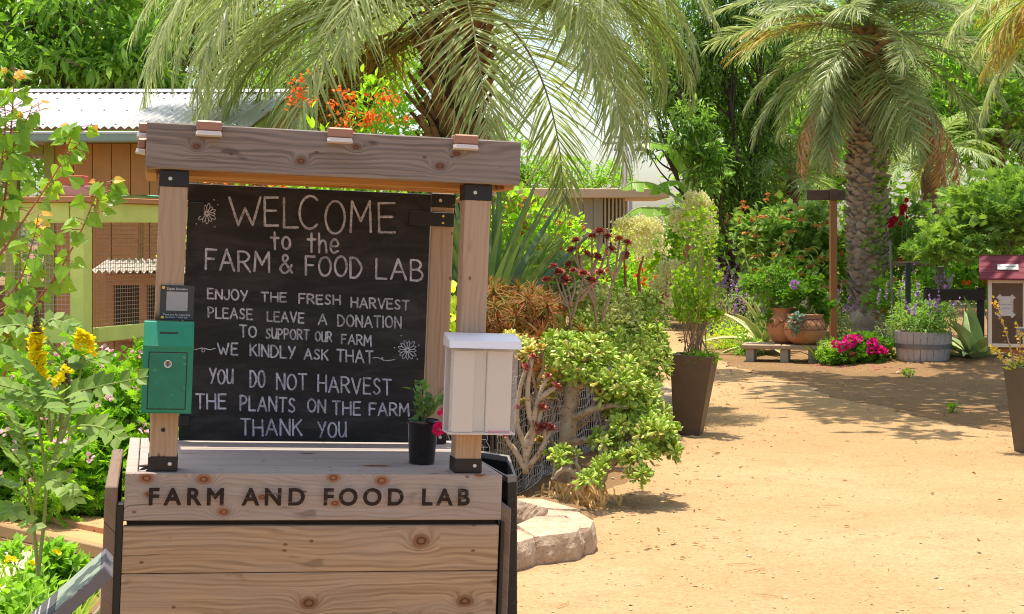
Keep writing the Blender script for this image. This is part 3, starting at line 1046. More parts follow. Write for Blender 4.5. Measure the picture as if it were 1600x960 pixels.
mb.box(-hw - .0005, hw + .0005, -.0632, -.0618, .207, .2165, .0004)
obj('rim', mb, M_green, t)

# small dark plaque (its printed square is left blank)
M_plaque = plain('charcoal plaque', (.032, .032, .038), .5, vary=.1)
a, b = on_y(249, 500, .02), on_y(304, 447, .02)
pw_, ph_ = b.x - a.x, b.z - a.z
t = kthing('plaque', 'small charcoal donation plaque with brass screws above the green box', 'plaque', (a.x + b.x) / 2, .0265, (a.z + b.z) / 2)
mb = MB()
mb.box(-pw_ / 2, pw_ / 2, -.0035, 0, -ph_ / 2, ph_ / 2, .0012)
obj('plate', mb, M_plaque, t)
mbk = MB()
mbk.box(-.03, pw_ / 2 - .006, .0002, .0022, -ph_ / 2 + .01, ph_ / 2 - .01, 0)
obj('backing', mbk, M_dark, t)
def flat_text(name, txt, size, mat, parent, loc, rot=(R(90), 0, 0), width=None, bold=0.0, extrude=.0002):
    cu = bpy.data.curves.new(name, 'FONT')
    cu.body = txt
    cu.size = size
    cu.align_x = 'CENTER'
    cu.align_y = 'CENTER'
    cu.extrude = extrude
    cu.offset = bold
    cu.resolution_u = 3
    to = bpy.data.objects.new(name, cu)
    COL.objects.link(to)
    dg = bpy.context.evaluated_depsgraph_get()
    me = bpy.data.meshes.new_from_object(to.evaluated_get(dg))
    bpy.data.objects.remove(to)
    if width:
        v = np.empty(len(me.vertices) * 3)
        me.vertices.foreach_get('co', v)
        v = v.reshape(-1, 3)
        s = width / np.ptp(v[:, 0])
        v[:, :2] *= s
        me.vertices.foreach_set('co', v.ravel())
    me.materials.clear()
    me.materials.append(mat)
    o = bpy.data.objects.new(name, me)
    COL.objects.link(o)
    o.parent = parent
    o.location = loc
    o.rotation_euler = rot
    return o
M_print = plain('white print', (.62, .62, .64), .6, vary=.05)
flat_text('lettering', 'Digital Donation', .012, M_print, t, (0, -.0041, ph_ / 2 - .012), width=pw_ * .62)
flat_text('lettering', 'Thank you for supporting\nthe Farm + Food Lab', .010, M_print, t, (0, -.0041, -ph_ / 2 + .0135), width=pw_ * .80)
mb = MB()
mb.box(-.034, .034, -.0041, -.0034, -.026, .036, 0)
obj('blank_label', mb, plain('grey label', (.30, .30, .31), .6, vary=.1, scale=40), t)
for sx_, sz_ in ((-1, 1), (-1, -1)):
    mb = MB()
    mb.lathe([(.0052, 0), (.0052, .0015), (.003, .0026), (0, .0026)], 14)
    obj('screw', mb, M_brass, t, (sx_ * (pw_ / 2 - .009), -.0035, sz_ * (ph_ / 2 - .008)), (R(90), 0, 0))

# white leaflet box
M_white = plain('white plastic', (.74, .72, .72), .38, 0, .5, vary=.03)
M_cream = plain('cream leaflet', (.80, .78, .74), .7, vary=.03)
m, nt, out = newmat('clear plastic')
g = NT(nt)
tr = g.node('ShaderNodeBsdfTransparent')
tr.inputs[0].default_value = (.93, .91, .89, 1)
df = g.node('ShaderNodeBsdfPrincipled')
df.inputs['Base Color'].default_value = (.85, .82, .80, 1)
df.inputs['Roughness'].default_value = .18
mx = g.node('ShaderNodeMixShader')
mx.inputs[0].default_value = .14
nt.links.new(tr.outputs[0], mx.inputs[1])
nt.links.new(df.outputs[0], mx.inputs[2])
nt.links.new(mx.outputs[0], out.inputs['Surface'])
M_clear = m
p = on_y(748, 677, -.03)
t = kthing('leaflet_box', 'white plastic leaflet box with a hinged lid beside the flower pot', 'leaflet box', p.x, 0, p.z)
hw = .1145
zt = on_y(754, 543, -.06).z - p.z
mb = MB()
mb.box(-hw, hw, .016, .026, 0, zt, .002)
mb.box(-hw, hw, -.078, .016, 0, .006, .001)
obj('back', mb, M_white, t)
mb = MB()
mb.box(-hw, hw, -.0815, -.0785, .001, zt - .004, 0)
mb.box(-hw, -hw + .003, -.078, .015, .007, zt - .004, 0)
mb.box(hw - .003, hw, -.078, .015, .007, zt - .004, 0)
obj('clear_front', mb, M_clear, t)
for x0, x1, yy in ((-.103, -.032, -.074), (-.030, .012, -.055), (.014, .098, -.07)):
    mb = MB()
    mb.box(x0, x1, yy, yy + .05, .008, zt - .012, .001)
    obj('leaflet_stack', mb, M_cream, t)
mb = MB()
mb.box(.022, .096, -.0762, -.0705, .008, .0135, .0005)
obj('pink_card', mb, plain('pink card', (.62, .22, .40), .6), t)
lz = zt
mb = MB()
prof = [(.024, lz + .043), (-.03, lz + .036), (-.086, lz + .022), (-.094, lz - .002), (-.090, lz - .002), (-.083, lz + .018), (-.03, lz + .031), (.024, lz + .037)]
k = len(prof)
hl = hw + .008
V = [(-hl, y, z) for y, z in prof] + [(hl, y, z) for y, z in prof]
mb.add(V, [(i, k + i, k + (i + 1) % k, (i + 1) % k) for i in range(k)])
mb.add([(-hl, y, z) for y, z in prof[:4]] + [(-hl, .024, lz + .0)], [(0, 1, 2, 3, 4)])
mb.add([(hl, y, z) for y, z in prof[:4]] + [(hl, .024, lz + .0)], [(4, 3, 2, 1, 0)])
obj('lid', mb, M_white, t)
mb = MB()
mb.box(-.022, .022, .012, .016, -.011, .001, .001)
obj('mount_tab', mb, M_cream, t)

# nursery pot with a pink flower
p = on_z(662, 727, 0)
t = kthing('flower_pot', 'glossy black nursery pot with a pink flower on the deck of the stand', 'flower pot', p.x, p.y + .045, 0.001)
mb = MB()
mb.lathe([(0, .0), (.043, 0), (.045, .004), (.0535, .138), (.057, .140), (.058, .152), (.0555, .154), (.0525, .150), (.0515, .13), (0, .13)], 30)
M_gloss = plain('glossy black plastic', (.012, .011, .012), .22, 0, .6, vary=.1)
obj('pot', mb, M_gloss, t, smooth=True)
M_rose = leafmat('pot leaves', [(.05, .12, .03), (.09, .19, .05), (.13, .24, .07)], .3)
M_stem = plain('green stem', (.16, .22, .06), .6)
rng = np.random.default_rng(2)
mb, ms = MB(), MB()
for i in range(9):
    a = rng.uniform(0, 6.28)
    h_ = rng.uniform(.06, .16)
    tip = np.array((math.cos(a) * .06 + .02, math.sin(a) * .05, .135 + h_))
    c_ = curve([(0, 0, .125), (tip[0] * .3, tip[1] * .3, .14 + h_ * .5), tip], 6)
    ms.tube(c_, .0018, 4)
    k = 9
    P = c_[rng.integers(5, len(c_), k)] + rng.normal(0, .008, (k, 3))
    d = rng.normal(size=(k, 3)) + (tip - (0, 0, .2)) * 6 + (0, 0, .4)
    mb.inst(T_OV, P, frames(d, (0, -.6, 1), rng.uniform(.024, .042, k), 1.15, .4, rng))
obj('leaves', mb, M_rose, t)
obj('stems', ms, M_stem, t)
mb = MB()
fl_c = on_y(690, 670, p.y - .02) - Vector((p.x, p.y + .045, .001))
for c_, r_, k in (((fl_c.x - .008, fl_c.y + .0, fl_c.z), .021, 60), ((fl_c.x + .012, fl_c.y, fl_c.z + .01), .014, 30), ((fl_c.x + .002, fl_c.y, fl_c.z + .055), .009, 16)):
    P = np.array(c_) + nrm(rng.normal(size=(k, 3))) * r_ * .6
    mb.inst(T_OV, P, frames(P - np.array(c_) + rng.normal(0, .004, (k, 3)), (0, -1, .3), rng.uniform(.010, .018, k), 2.0, .6, rng))
M_pink = leafmat('hot pink petals', [(.62, .015, .12), (.75, .03, .2), (.55, .01, .08)], .3)
obj('flower', mb, M_pink, t)

# scrap of bark lying at the foot of the left post
p = on_z(237, 737, 0)
mb = MB()
rng = np.random.default_rng(12)
for i in range(7):
    a = np.array((rng.normal(0, .018), rng.normal(0, .006) , .006 + .003 * i * .5))
    d = np.array((rng.uniform(.02, .04), rng.normal(0, .01), rng.normal(0, .003)))
    mb.tube(curve([a - d, a + (0, 0, .004), a + d], 3), [.002, .004, .005, .005, .004, .004, .0015], 5)
t = obj('bark_scrap', mb, plain('dark bark', (.05, .04, .033), .9, vary=.3, scale=80))
t.matrix_world = KM @ Matrix.Translation((p.x + .005, p.y + .004, .0))
tag(t, 'curled scrap of dark bark lying at the foot of the left post', 'bark')
# ------------------------------------------------------------------ plastic crate beside the stand, stone edging
M_blackpl = plain('black plastic', (.022, .021, .02), .45, vary=.2, scale=30)
M_greyrim = plain('dusty plastic rim', (.20, .185, .165), .6, vary=.15)
def ground_of(p):
    return (p.x, p.y)
t = thing('plastic_crate', 'open black plastic crate with a ribbed lattice side standing beside the stand', 'crate', (0, 0, 0))
zr = .71
A_, B_ = W(806, 742, 5.48), W(795, 708, 5.98)
C_, D_ = KM @ Vector((WD + .05, .92, .08)), KM @ Vector((WD + .05, .16, .08))
poly = [(D_.x, D_.y), (A_.x, A_.y), (B_.x, B_.y), (C_.x - .03, C_.y)]
cxy = np.mean(poly, axis=0)
def ring(poly, s):
    return [tuple(cxy + (np.array(p) - cxy) * s) for p in poly]
mb = MB()
po, pi_ = ring(poly, 1.0), ring(poly, .9)
for i in range(4):
    j = (i + 1) % 4
    mb.add([(*po[i], .12), (*po[j], .12), (*po[j], zr - .02), (*po[i], zr - .02), (*pi_[i], .12), (*pi_[j], .12), (*pi_[j], zr - .02), (*pi_[i], zr - .02)],
           [(0, 1, 2, 3), (5, 4, 7, 6)])
mb.prism(ring(poly, .98), .05, .12)
obj('wall', mb, M_blackpl, t)
mb = MB()
for i in range(4):
    j = (i + 1) % 4
    a, b = np.array(ring(poly, 1.03)[i]), np.array(ring(poly, 1.03)[j])
    c, d = np.array(ring(poly, .87)[i]), np.array(ring(poly, .87)[j])
    mb.add([(*a, zr - .02), (*b, zr - .02), (*b, zr), (*a, zr), (*c, zr - .02), (*d, zr - .02), (*d, zr), (*c, zr)],
           [(0, 1, 2, 3), (3, 2, 6, 7), (7, 6, 5, 4), (4, 5, 1, 0)])
obj('rim', mb, M_greyrim, t)
mb = MB()
for i in (0, 1):
    j = i + 1
    a, b = np.array(ring(poly, 1.02)[i]), np.array(ring(poly, 1.02)[j])
    for z in np.arange(.16, .68, .052):
        mb.tube([(*a, z), (*b, z)], .005, 5)
    for f in np.linspace(.1, .95, 6):
        p = a + (b - a) * f
        mb.tube([(*p, .1), (*p, zr - .02)], .005, 5)
obj('rib', mb, M_blackpl, t)

# split-face stone blocks
def stonemat():
    m, nt, out = newmat('split stone')
    g = NT(nt)
    co = g.coord()
    n1, n2 = g.noise(co, 16, 5, .7), g.noise(co, 90, 3, .7)
    c = g.mix(g.sstep(n1, .35, .65), (.54, .42, .30), (.45, .32, .21))
    c = g.mix(g.math('MULTIPLY', g.sstep(n2, .54, .66), .6), c, (.24, .145, .09))
    c = g.mix(g.math('MULTIPLY', g.sstep(g.noise(co, 5.0, 4, .6), .48, .68), .5), c, (.33, .215, .13))
    h = g.math('ADD', n1, g.math('MULTIPLY', n2, .5))
    g.principled(out, c, .92, 0, .2, g.bump(h, .8, .014))
    return m
M_stone = stonemat()
def block(poly, z0, z1, label, seed, rough_edges, name='stone_block', group='pale stone blocks edging the bed'):
    """a wall block: flat top, roughly split faces along the listed edges"""
    rng = np.random.default_rng(seed)
    c = np.mean(poly, axis=0)
    ringp = []
    for i in range(len(poly)):
        a, b = np.array(poly[i]), np.array(poly[(i + 1) % len(poly)])
        L = np.linalg.norm(b - a)
        k = max(2, int(L / .022))
        nn = np.array(((b - a)[1], -(b - a)[0])) / L
        for q in range(k):
            f = q / k
            ringp.append((a + (b - a) * f, nn, i in rough_edges, math.sin(f * math.pi)))
    K = len(ringp)
    N = 7
    V, F = [], []
    for r in range(N + 1):
        z = z0 + (z1 - z0) * r / N
        for (p, nn, rg_, edge) in ringp:
            o = 0.0
            if rg_:
                o = (.022 * math.sin(math.pi * min(1, (r + .6) / (N + .2))) * (.4 + .6 * edge) + rng.normal(0, .0022)) if r < N else -.004
            q = p + nn * o
            V.append((q[0], q[1], z + (rng.normal(0, .001) if rg_ and 0 < r < N else 0)))
    for r in range(N):
        for j in range(K):
            F.append((r * K + j, r * K + (j + 1) % K, (r + 1) * K + (j + 1) % K, (r + 1) * K + j))
    F.append(tuple(N * K + j for j in range(K)))
    V = np.array(V) - np.array((c[0], c[1], 0))
    mb = MB()
    mb.add(V, F)
    o = obj(name, mb, M_stone, None, (c[0], c[1], 0))
    return tag(o, label, 'stone block', group)
def gp(*pts, z=.13):
    return [ground_of(G(x, y, z)) for x, y in pts]
ZB = .135
def ccw(poly):
    a = sum(poly[i][0] * poly[(i + 1) % len(poly)][1] - poly[(i + 1) % len(poly)][0] * poly[i][1] for i in range(len(poly)))
    return poly if a > 0 else poly[::-1]
def mk(poly, *a):
    P = ccw(poly)
    block(P, -.02, ZB + a[3] if len(a) > 3 else ZB, a[0], a[1], a[2])
mk(gp((772, 845), (803, 824), (834, 838), (833, 841), (803, 850), (776, 858), z=ZB), 'partly hidden stone block touching the right side of the stand', 1, range(6))
mk(gp((806, 821), (836, 808), (882, 808), (908, 822), (903, 832), (878, 836), (836, 840), z=ZB), 'broad stone block in the middle of the ring, split face towards the viewer', 2, range(7), .003)
mk(gp((856, 796), (905, 800), (928, 814), (924, 824), (906, 826), (884, 806), (854, 806), z=ZB), 'end stone block nearest the sandy path, rounded towards the right', 3, range(7))
mk(gp((790, 779), (846, 780), (908, 797), (854, 795), (818, 785), z=ZB), 'flat stone slab at the back of the ring under the lattice bed', 4, range(5), .002)
mound('soil_in_ring', *[(a + b) / 2 for a, b in zip(ground_of(G(800, 815)), ground_of(G(845, 800)))], .42, .35, .09, M_soil, 9)
for pts, lab, s in ((((1004, 652), (1008, 636), (1050, 629), (1051, 648)), 'largest flagstone beside the foot of the tall tapered planter', 5),
                    (((1022, 628), (1024, 616), (1052, 613), (1052, 627)), 'middle flagstone behind the foot of the tall tapered planter', 6),
                    (((1016, 613), (1018, 602), (1044, 599), (1052, 610)), 'farthest small flagstone behind the tall tapered planter', 7)):
    P = ccw(gp(*pts, z=.08))
    block(P, -.02, .08, lab, s, range(4), 'flagstone', 'flagstones along the bed behind the planter')

# ------------------------------------------------------------------ lattice raised bed with netting
M_band = plain('grey timber band', (.15, .12, .095), .85, vary=.3, scale=18)
M_net = plain('weathered netting', (.50, .46, .40), .6, vary=.15)
bed = thing('raised_bed', 'long raised bed of black lattice crates and grey timber bands wrapped in pale wire netting', 'raised bed')
BA, BB, BC = np.array((-.12, 8.95)), np.array((1.22, 13.6)), np.array((-1.7, 9.15))
def wall(A, B, h, seed):
    rng = np.random.default_rng(seed)
    L = np.linalg.norm(B - A)
    D = (B - A) / L
    N = np.array((D[1], -D[0]))
    if N @ (np.array((0, 0)) - A) < 0:
        N = -N
    def pt(s, o, z):
        q = A + D * s + N * o
        return (q[0], q[1], z)
    ms, mbn, mn = MB(), MB(), MB()
    s = .01
    while s < L - .02:
        w = .018 + .012 * rng.random()
        j = rng.normal(0, .004)
        V = [pt(s, j, 0), pt(s + w, j, 0), pt(s + w, j, h), pt(s, j, h), pt(s, j - .012, 0), pt(s + w, j - .012, 0), pt(s + w, j - .012, h), pt(s, j - .012, h)]
        ms.add(V, [(0, 1, 2, 3), (5, 4, 7, 6), (1, 5, 6, 2), (4, 0, 3, 7), (3, 2, 6, 7)])
        s += w + .016
    V = [pt(0, -.05, 0), pt(L, -.05, 0), pt(L, -.05, h - .03), pt(0, -.05, h - .03)]
    ms.add(V, [(0, 1, 2, 3)])
    for z0, z1, o in ((.0, .05, .015), (.25, .32, .012), (.50, .57, .012), (h - .03, h + .02, .018)):
        s = 0
        while s < L:
            e = min(L, s + rng.uniform(.8, 1.3))
            j = rng.normal(0, .004)
            V = []
            for ss in (s + .004, e):
                for oo in (o + j, -.02):
                    for z in (z0 + j, z1 + j):
                        V.append(pt(ss, oo, z))
            mbn.add(V, [(0, 4, 5, 1), (2, 3, 7, 6), (1, 5, 7, 3), (0, 2, 6, 4), (0, 1, 3, 2), (4, 6, 7, 5)])
            s = e
    nz, ns = 17, int(L / .04)
    zz, ss = np.linspace(.0, h + .01, nz), np.linspace(0, L, ns)
    ph = rng.uniform(0, 6.28, 8)
    def wob(s, z):
        a = .022 * math.sin(s * 9 + ph[0] + 3 * z) + .016 * math.sin(z * 22 + ph[1] + s * 4) + .012 * math.sin(s * 27 + ph[2])
        b = .02 * math.sin(s * 7 + z * 9 + ph[3]) + .014 * math.sin(s * 19 - z * 13 + ph[4])
        return a, b
    def np_(s, z):
        a, b = wob(s, z)
        return pt(s + a, .03 + .015 * math.sin(s * 6 + z * 8 + ph[5]), max(.004, z + b * .8))
    for z in zz:
        mn.tube([np_(s, z) for s in np.linspace(0, L, ns * 2)], .0021, 3, cap=False)
    for k, s in enumerate(ss):
        mn.tube([np_(s + .012 * (i % 2), z) for i, z in enumerate(np.linspace(0, h + .01, 26))], .0019, 3, cap=False)
    return ms, mbn, mn
for (A, B, h, sd) in ((BA, BB, .72, 1), (BC, BA, .72, 2)):
    ms, mbn, mn = wall(A, B, h, sd)
    obj('lattice_panel', ms, M_blackpl, bed)
    obj('timber_band', mbn, M_band, bed)
    obj('wire_netting', mn, M_net, bed)
mb = MB()
bp = [tuple(BA + (-.07, .05)), tuple(BB + (-.07, 0)), (-.2, 14.2), (-1.7, 9.25)]
mb.prism(bp, .0, .64)
obj('soil', mb, M_soil, bed)

# ------------------------------------------------------------------ chicken coop
M_roof = plain('white painted steel', (.50, .485, .49), .38, .15, .5, vary=.05, scale=3)
M_brown = plain('brown siding', (.58, .265, .095), .7, vary=.14, scale=7, bump=.15)
M_olive = plain('olive trim', (.34, .35, .07), .6, vary=.15)
M_lime = plain('lime paint', (.46, .60, .10), .6, vary=.1, scale=14, bump=.1)
M_gutter = plain('grey green gutter', (.27, .34, .27), .4, vary=.08)
M_edge = plain('pale drip edge', (.66, .66, .68), .4)
M_orangew = wood('orange cedar', (.55, .25, .10), (.40, .16, .06), (.45, .24, .12), 'X', .2, freq=50, contrast=.4)
M_wire = plain('galvanised wire', (.42, .40, .37), .4, .6)
M_rust = plain('rusty mesh', (.40, .26, .15), .55, .3)

coop = thing('chicken_coop', 'brown board chicken coop with a white corrugated metal roof and lime trim', 'coop', (-3, 13, 0))
def cpart(name, mb, mat, smooth=False, par=None):
    o = obj(name, mb, mat, par or coop, (0, 0, 0), smooth=smooth)
    o.location = -(Vector((-3, 13, 0))) if par is None else Vector((0, 0, 0))
    return o
EY, EZ, RY, RZ = 13.0, 2.46, 15.6, 3.0
x0, x1 = -8.5, -2.17
pitch = .068
xs = np.arange(x0, x1, pitch / 6)
zz = .011 * np.cos((xs - x0) / pitch * 6.2832)
V = []
rows = 2
for f in (0, 1):
    V.append(np.c_[xs, np.full(len(xs), EY + (RY - EY) * f), EZ + (RZ - EZ) * f + zz])
V = np.concatenate(V)
K = len(xs)
mb = MB()
mb.add(V, [(i, i + 1, K + i + 1, K + i) for i in range(K - 1)])
V2 = V.copy()
V2[:K, 1], V2[K:, 1] = RY + RY - EY, RY
V2[:K, 2], V2[K:, 2] = EZ + zz, RZ + zz
mb.add(V2, [(i + 1, i, K + i, K + i + 1) for i in range(K - 1)])
roof = cpart('roof', mb, M_roof, True)
mb = MB()
mb.add([(x0, RY - .16, RZ - .018), (x1, RY - .16, RZ - .018), (x1, RY, RZ + .028), (x0, RY, RZ + .028), (x1, RY + .16, RZ - .018), (x0, RY + .16, RZ - .018)], [(0, 1, 2, 3), (3, 2, 4, 5)])
cpart('ridge_cap', mb, M_edge, par=roof)
mb = MB()
for row, f in enumerate((.04, .40, .74)):
    for i, x in enumerate(np.arange(x0 + .034, x1, pitch * 3)):
        xx = x0 + round((x - x0) / pitch) * pitch + (row % 2) * pitch
        c = np.array((xx, EY + (RY - EY) * f, EZ + (RZ - EZ) * f + .012))
        mb.inst(oct_(.011, .011, .008), [c], np.eye(3)[None])
cpart('roof_screw', mb, plain('dark washer', (.1, .09, .08), .6), par=roof)
mb = MB(); mb.box(x0, x1 - .02, EY + .05, EY + .08, EZ - .055, EZ - .018)
cpart('fascia', mb, M_lime)
mb = MB()
mb.box(x0, x1 - .01, EY - .07, EY + .045, EZ - .125, EZ - .052, .012)
gut = cpart('gutter', mb, M_gutter)
mb = MB(); mb.box(x0, x1 - .01, EY - .075, EY - .06, EZ - .054, EZ - .038, .003)
cpart('gutter_lip', mb, M_edge, par=gut)
mb = MB()
nrm_r = np.array((0, -(RZ - EZ), RY - EY)) / math.hypot(RY - EY, RZ - EZ)
for s_ in (1, -1):
    ya, yb = (EY, RY) if s_ > 0 else (2 * RY - EY, RY)
    V = [(xx, y, z - d) for xx in (x1 - .03, x1 + .005) for (y, z) in ((ya, EZ), (yb, RZ)) for d in (.02, .15)]
    mb.add(V, [(0, 1, 3, 2), (4, 6, 7, 5), (0, 4, 5, 1), (2, 3, 7, 6), (0, 2, 6, 4), (1, 5, 7, 3)])
cpart('rake_board', mb, M_lime)
WY = 13.42
mb = MB()
x = -2.30
while x > -3.86:
    mb.box(x - .158, x, WY, WY + .02, 0, EZ - .03, .002)
    x -= .1645
mb.box(-3.95, -2.30, WY + .021, WY + .05, 0, EZ - .04)
y = WY + .05
while y < 17.6:
    mb.box(-2.32, -2.30, y, y + .158, 0, 2.55 if y < 17 else 2.4, .002)
    y += .1645
mb.box(-8.4, -2.33, 17.62, 17.66, 0, 1.0)
cpart('siding', mb, M_brown)
mb = MB(); mb.box(-3.98, -2.29, WY - .02, WY - .001, EZ - .11, EZ - .05, .002)
cpart('frieze', mb, plain('dark brown trim', (.13, .075, .03), .7))
for x, y0, y1, z1 in ((-3.98, WY - .021, WY + .07, EZ - .03), (-4.30, WY - .021, WY + .07, EZ - .03), (-5.5, WY - .021, WY + .07, EZ - .03), (-7.0, WY - .021, WY + .07, EZ - .03), (-4.4, 17.5, 17.6, 2.4), (-6.4, 17.5, 17.6, 2.4), (-8.3, 17.5, 17.6, 2.4)):
    mb = MB(); mb.box(x - .045, x + .045, y0, y1, 0, z1, .004)
    cpart('frame_post', mb, M_olive)
for z0, z1 in ((EZ - .20, EZ - .125), (1.25, 1.33)):
    mb = MB(); mb.box(-8.4, -4.03, WY - .012, WY + .06, z0, z1, .004)
    cpart('frame_rail', mb, M_olive)
def grid_mesh(mb, o, u, v, nu, nv, r=.0011):
    o, u, v = (np.asarray(q, float) for q in (o, u, v))
    for i in range(nu + 1):
        mb.tube([o + u * i / nu, o + u * i / nu + v], r, 3, cap=False)
    for i in range(nv + 1):
        mb.tube([o + v * i / nv, o + v * i / nv + u], r, 3, cap=False)
mb = MB()
grid_mesh(mb, (-7, WY + .0, 1.3), (2.98, 0, 0), (0, 0, .95), 60, 22, .0012)
cpart('mesh_panel', mb, M_wire)

# run in front of the coop
run = thing('chicken_run', 'lime green framed chicken run with rusty wire mesh and an orange plank cap', 'chicken run', (-2.5, 9, 0), R(-20))
def rpart(name, mb, mat, smooth=False):
    return obj(name, mb, mat, run, (2.5, -9, 0), smooth=smooth)
def rbox(name, mat, *b, bev=.003):
    mb = MB()
    c = ((b[0] + b[1]) / 2, (b[2] + b[3]) / 2, (b[4] + b[5]) / 2)
    mb.box(b[0] - c[0], b[1] - c[0], b[2] - c[1], b[3] - c[1], b[4] - c[2], b[5] - c[2], bev)
    return obj(name, mb, mat, run, (c[0] + 2.5, c[1] - 9, c[2]))
RX = -2.47
M_lime2 = plain('faded lime paint', (.60, .68, .16), .65, vary=.14, scale=10, bump=.1)
ZC = 1.75
rbox('cap_board', M_orangew, -5.4, RX + .03, 8.96, 9.14, ZC - .0, ZC + .032)
rbox('cap_board', wood('orange cedar deep', (.55, .25, .10), (.40, .16, .06), (.45, .24, .12), 'Y', .2, freq=50, contrast=.4), RX - .13, RX + .031, 9.142, 12.25, ZC, ZC + .031)
rbox('top_rail', M_lime2, -5.4, RX - .1, 9.0, 9.045, ZC - .115, ZC - .001)
rbox('top_rail', M_lime2, RX - .045, RX, 9.16, 12.2, ZC - .115, ZC - .001)
rbox('corner_post', M_lime2, RX - .09, RX + .002, 8.998, 9.085, 0, ZC - .003)
rbox('bottom_rail', M_lime2, -5.4, RX - .092, 9.0, 9.045, .93, 1.02)
rbox('bottom_rail', M_lime2, RX - .045, RX - .001, 9.152, 12.2, .93, 1.015)
rbox('frame_post', M_olive, -4.5, -4.42, 10.9, 10.98, 0, ZC)
rbox('frame_post', M_orangew, -3.9, -3.82, 11.6, 11.68, 0, ZC)
rbox('frame_post', M_olive, -4.1, -4.0, 9.01, 9.1, 0, ZC)
rbox('sill', M_orangew, -5.4, RX - .1, 8.98, 9.05, .0, .07)
mb = MB()
grid_mesh(mb, (RX - .02, 9.15, 1.01), (0, 3.05, 0), (0, 0, .63), 122, 25, .0020)
grid_mesh(mb, (RX - .02, 9.15, .07), (0, 3.05, 0), (0, 0, .87), 122, 34, .0020)
rpart('mesh_panel', mb, M_rust)
mb = MB()
grid_mesh(mb, (-4.0, 9.02, 1.02), (1.42, 0, 0), (0, 0, .62), 52, 23, .0011)
grid_mesh(mb, (-4.0, 9.02, .05), (1.42, 0, 0), (0, 0, .88), 52, 32, .0011)
rpart('mesh_panel', mb, M_wire)
# open joists instead of a roof panel, so sun reaches inside the run
for y_ in (10.2, 11.2, 12.1):
    rbox('roof_joist', M_lime2, -5.4, RX - .135, y_, y_ + .05, ZC - .09, ZC - .002)
# turquoise sheet and bricks lie on the run
mb = MB()
rng = np.random.default_rng(3)
nx, ny = 14, 20
V = []
for j in range(ny + 1):
    for i in range(nx + 1):
        x, y = -2.86 + .38 * i / nx, 9.6 + 2.4 * j / ny
        zz_ = ZC + .036 + .014 * abs(math.sin(x * 7 + y * 3)) + .012 * abs(math.sin(y * 5 - x * 2)) + rng.random() * .004
        V.append((x + .02 * math.sin(y * 6), y, zz_))
mb.add(V, [(j * (nx + 1) + i, j * (nx + 1) + i + 1, (j + 1) * (nx + 1) + i + 1, (j + 1) * (nx + 1) + i) for j in range(ny) for i in range(nx)])
t = obj('tarpaulin', mb, plain('turquoise sheet', (.10, .38, .27), .5, vary=.3, scale=9), smooth=True)
t.matrix_world = Matrix.Translation((-2.5, 9, 0)) @ Matrix.Rotation(R(-20), 4, 'Z') @ Matrix.Translation((2.5, -9, 0))
tag(t, 'crumpled turquoise sheet lying on the plank cap of the run', 'tarpaulin')
def brick(c, dims, rz, col, label, h=.0):
    mb = MB()
    x, y, z = (d / 2 for d in dims)
    mb.box(-x, x, -y, y, 0, z * 2, .004)
    o = obj('brick', mb, plain('brick', col, .85, vary=.14, scale=40, bump=.4), None, c, (0, 0, rz))
    return tag(o, label, 'brick', 'loose bricks on the cap of the run')
b0 = W(118, 305, 9.1)
brick((b0.x + .06, 9.07, ZC + .033), (.24, .11, .062), .04, (.48, .27, .21), 'pale pink lower brick weighing down the orange cap of the run')
brick((b0.x - .01, 9.07, ZC + .096), (.16, .10, .058), -.05, (.50, .135, .065), 'red upper brick on top of the pale pink brick')

# nest box inside the run
nb_ = thing('nest_box', 'orange timber nest box with small corrugated roof seen through the rusty mesh', 'nest box', (-2.64, 11.2, 0), R(-4))
nb_.scale = (.84, .8, 1)
def nbox(name, mat, *b):
    mb = MB(); mb.box(*b, .003)
    return obj(name, mb, mat, nb_)
nbox('wall', M_orangew, -.34, .34, .25, .29, .62, 1.3)
for x in (-.34, -.05, .24):
    nbox('upright', M_orangew, x, x + .07, 0, .04, .1, 1.28)
nbox('rail', M_orangew, -.345, .345, -.012, -.001, 1.20, 1.285)
nbox('rail', M_orangew, -.345, .345, -.012, -.001, .80, .87)
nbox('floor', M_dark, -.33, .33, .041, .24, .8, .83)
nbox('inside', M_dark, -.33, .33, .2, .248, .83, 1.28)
nbox('ramp', M_orangew, -.32, -.02, -.25, -.02, .55, .58)
xs = np.arange(-.42, .42, .008)
zz = .012 * np.cos(xs / .06 * 6.2832)
V = np.r_[np.c_[xs, np.full(len(xs), -.12), 1.30 + zz], np.c_[xs, np.full(len(xs), .35), 1.38 + zz]]
K = len(xs)
mb = MB(); mb.add(V, [(i, i + 1, K + i + 1, K + i) for i in range(K - 1)])
obj('roof', mb, plain('weathered tin', (.55, .50, .44), .5, .2), nb_)

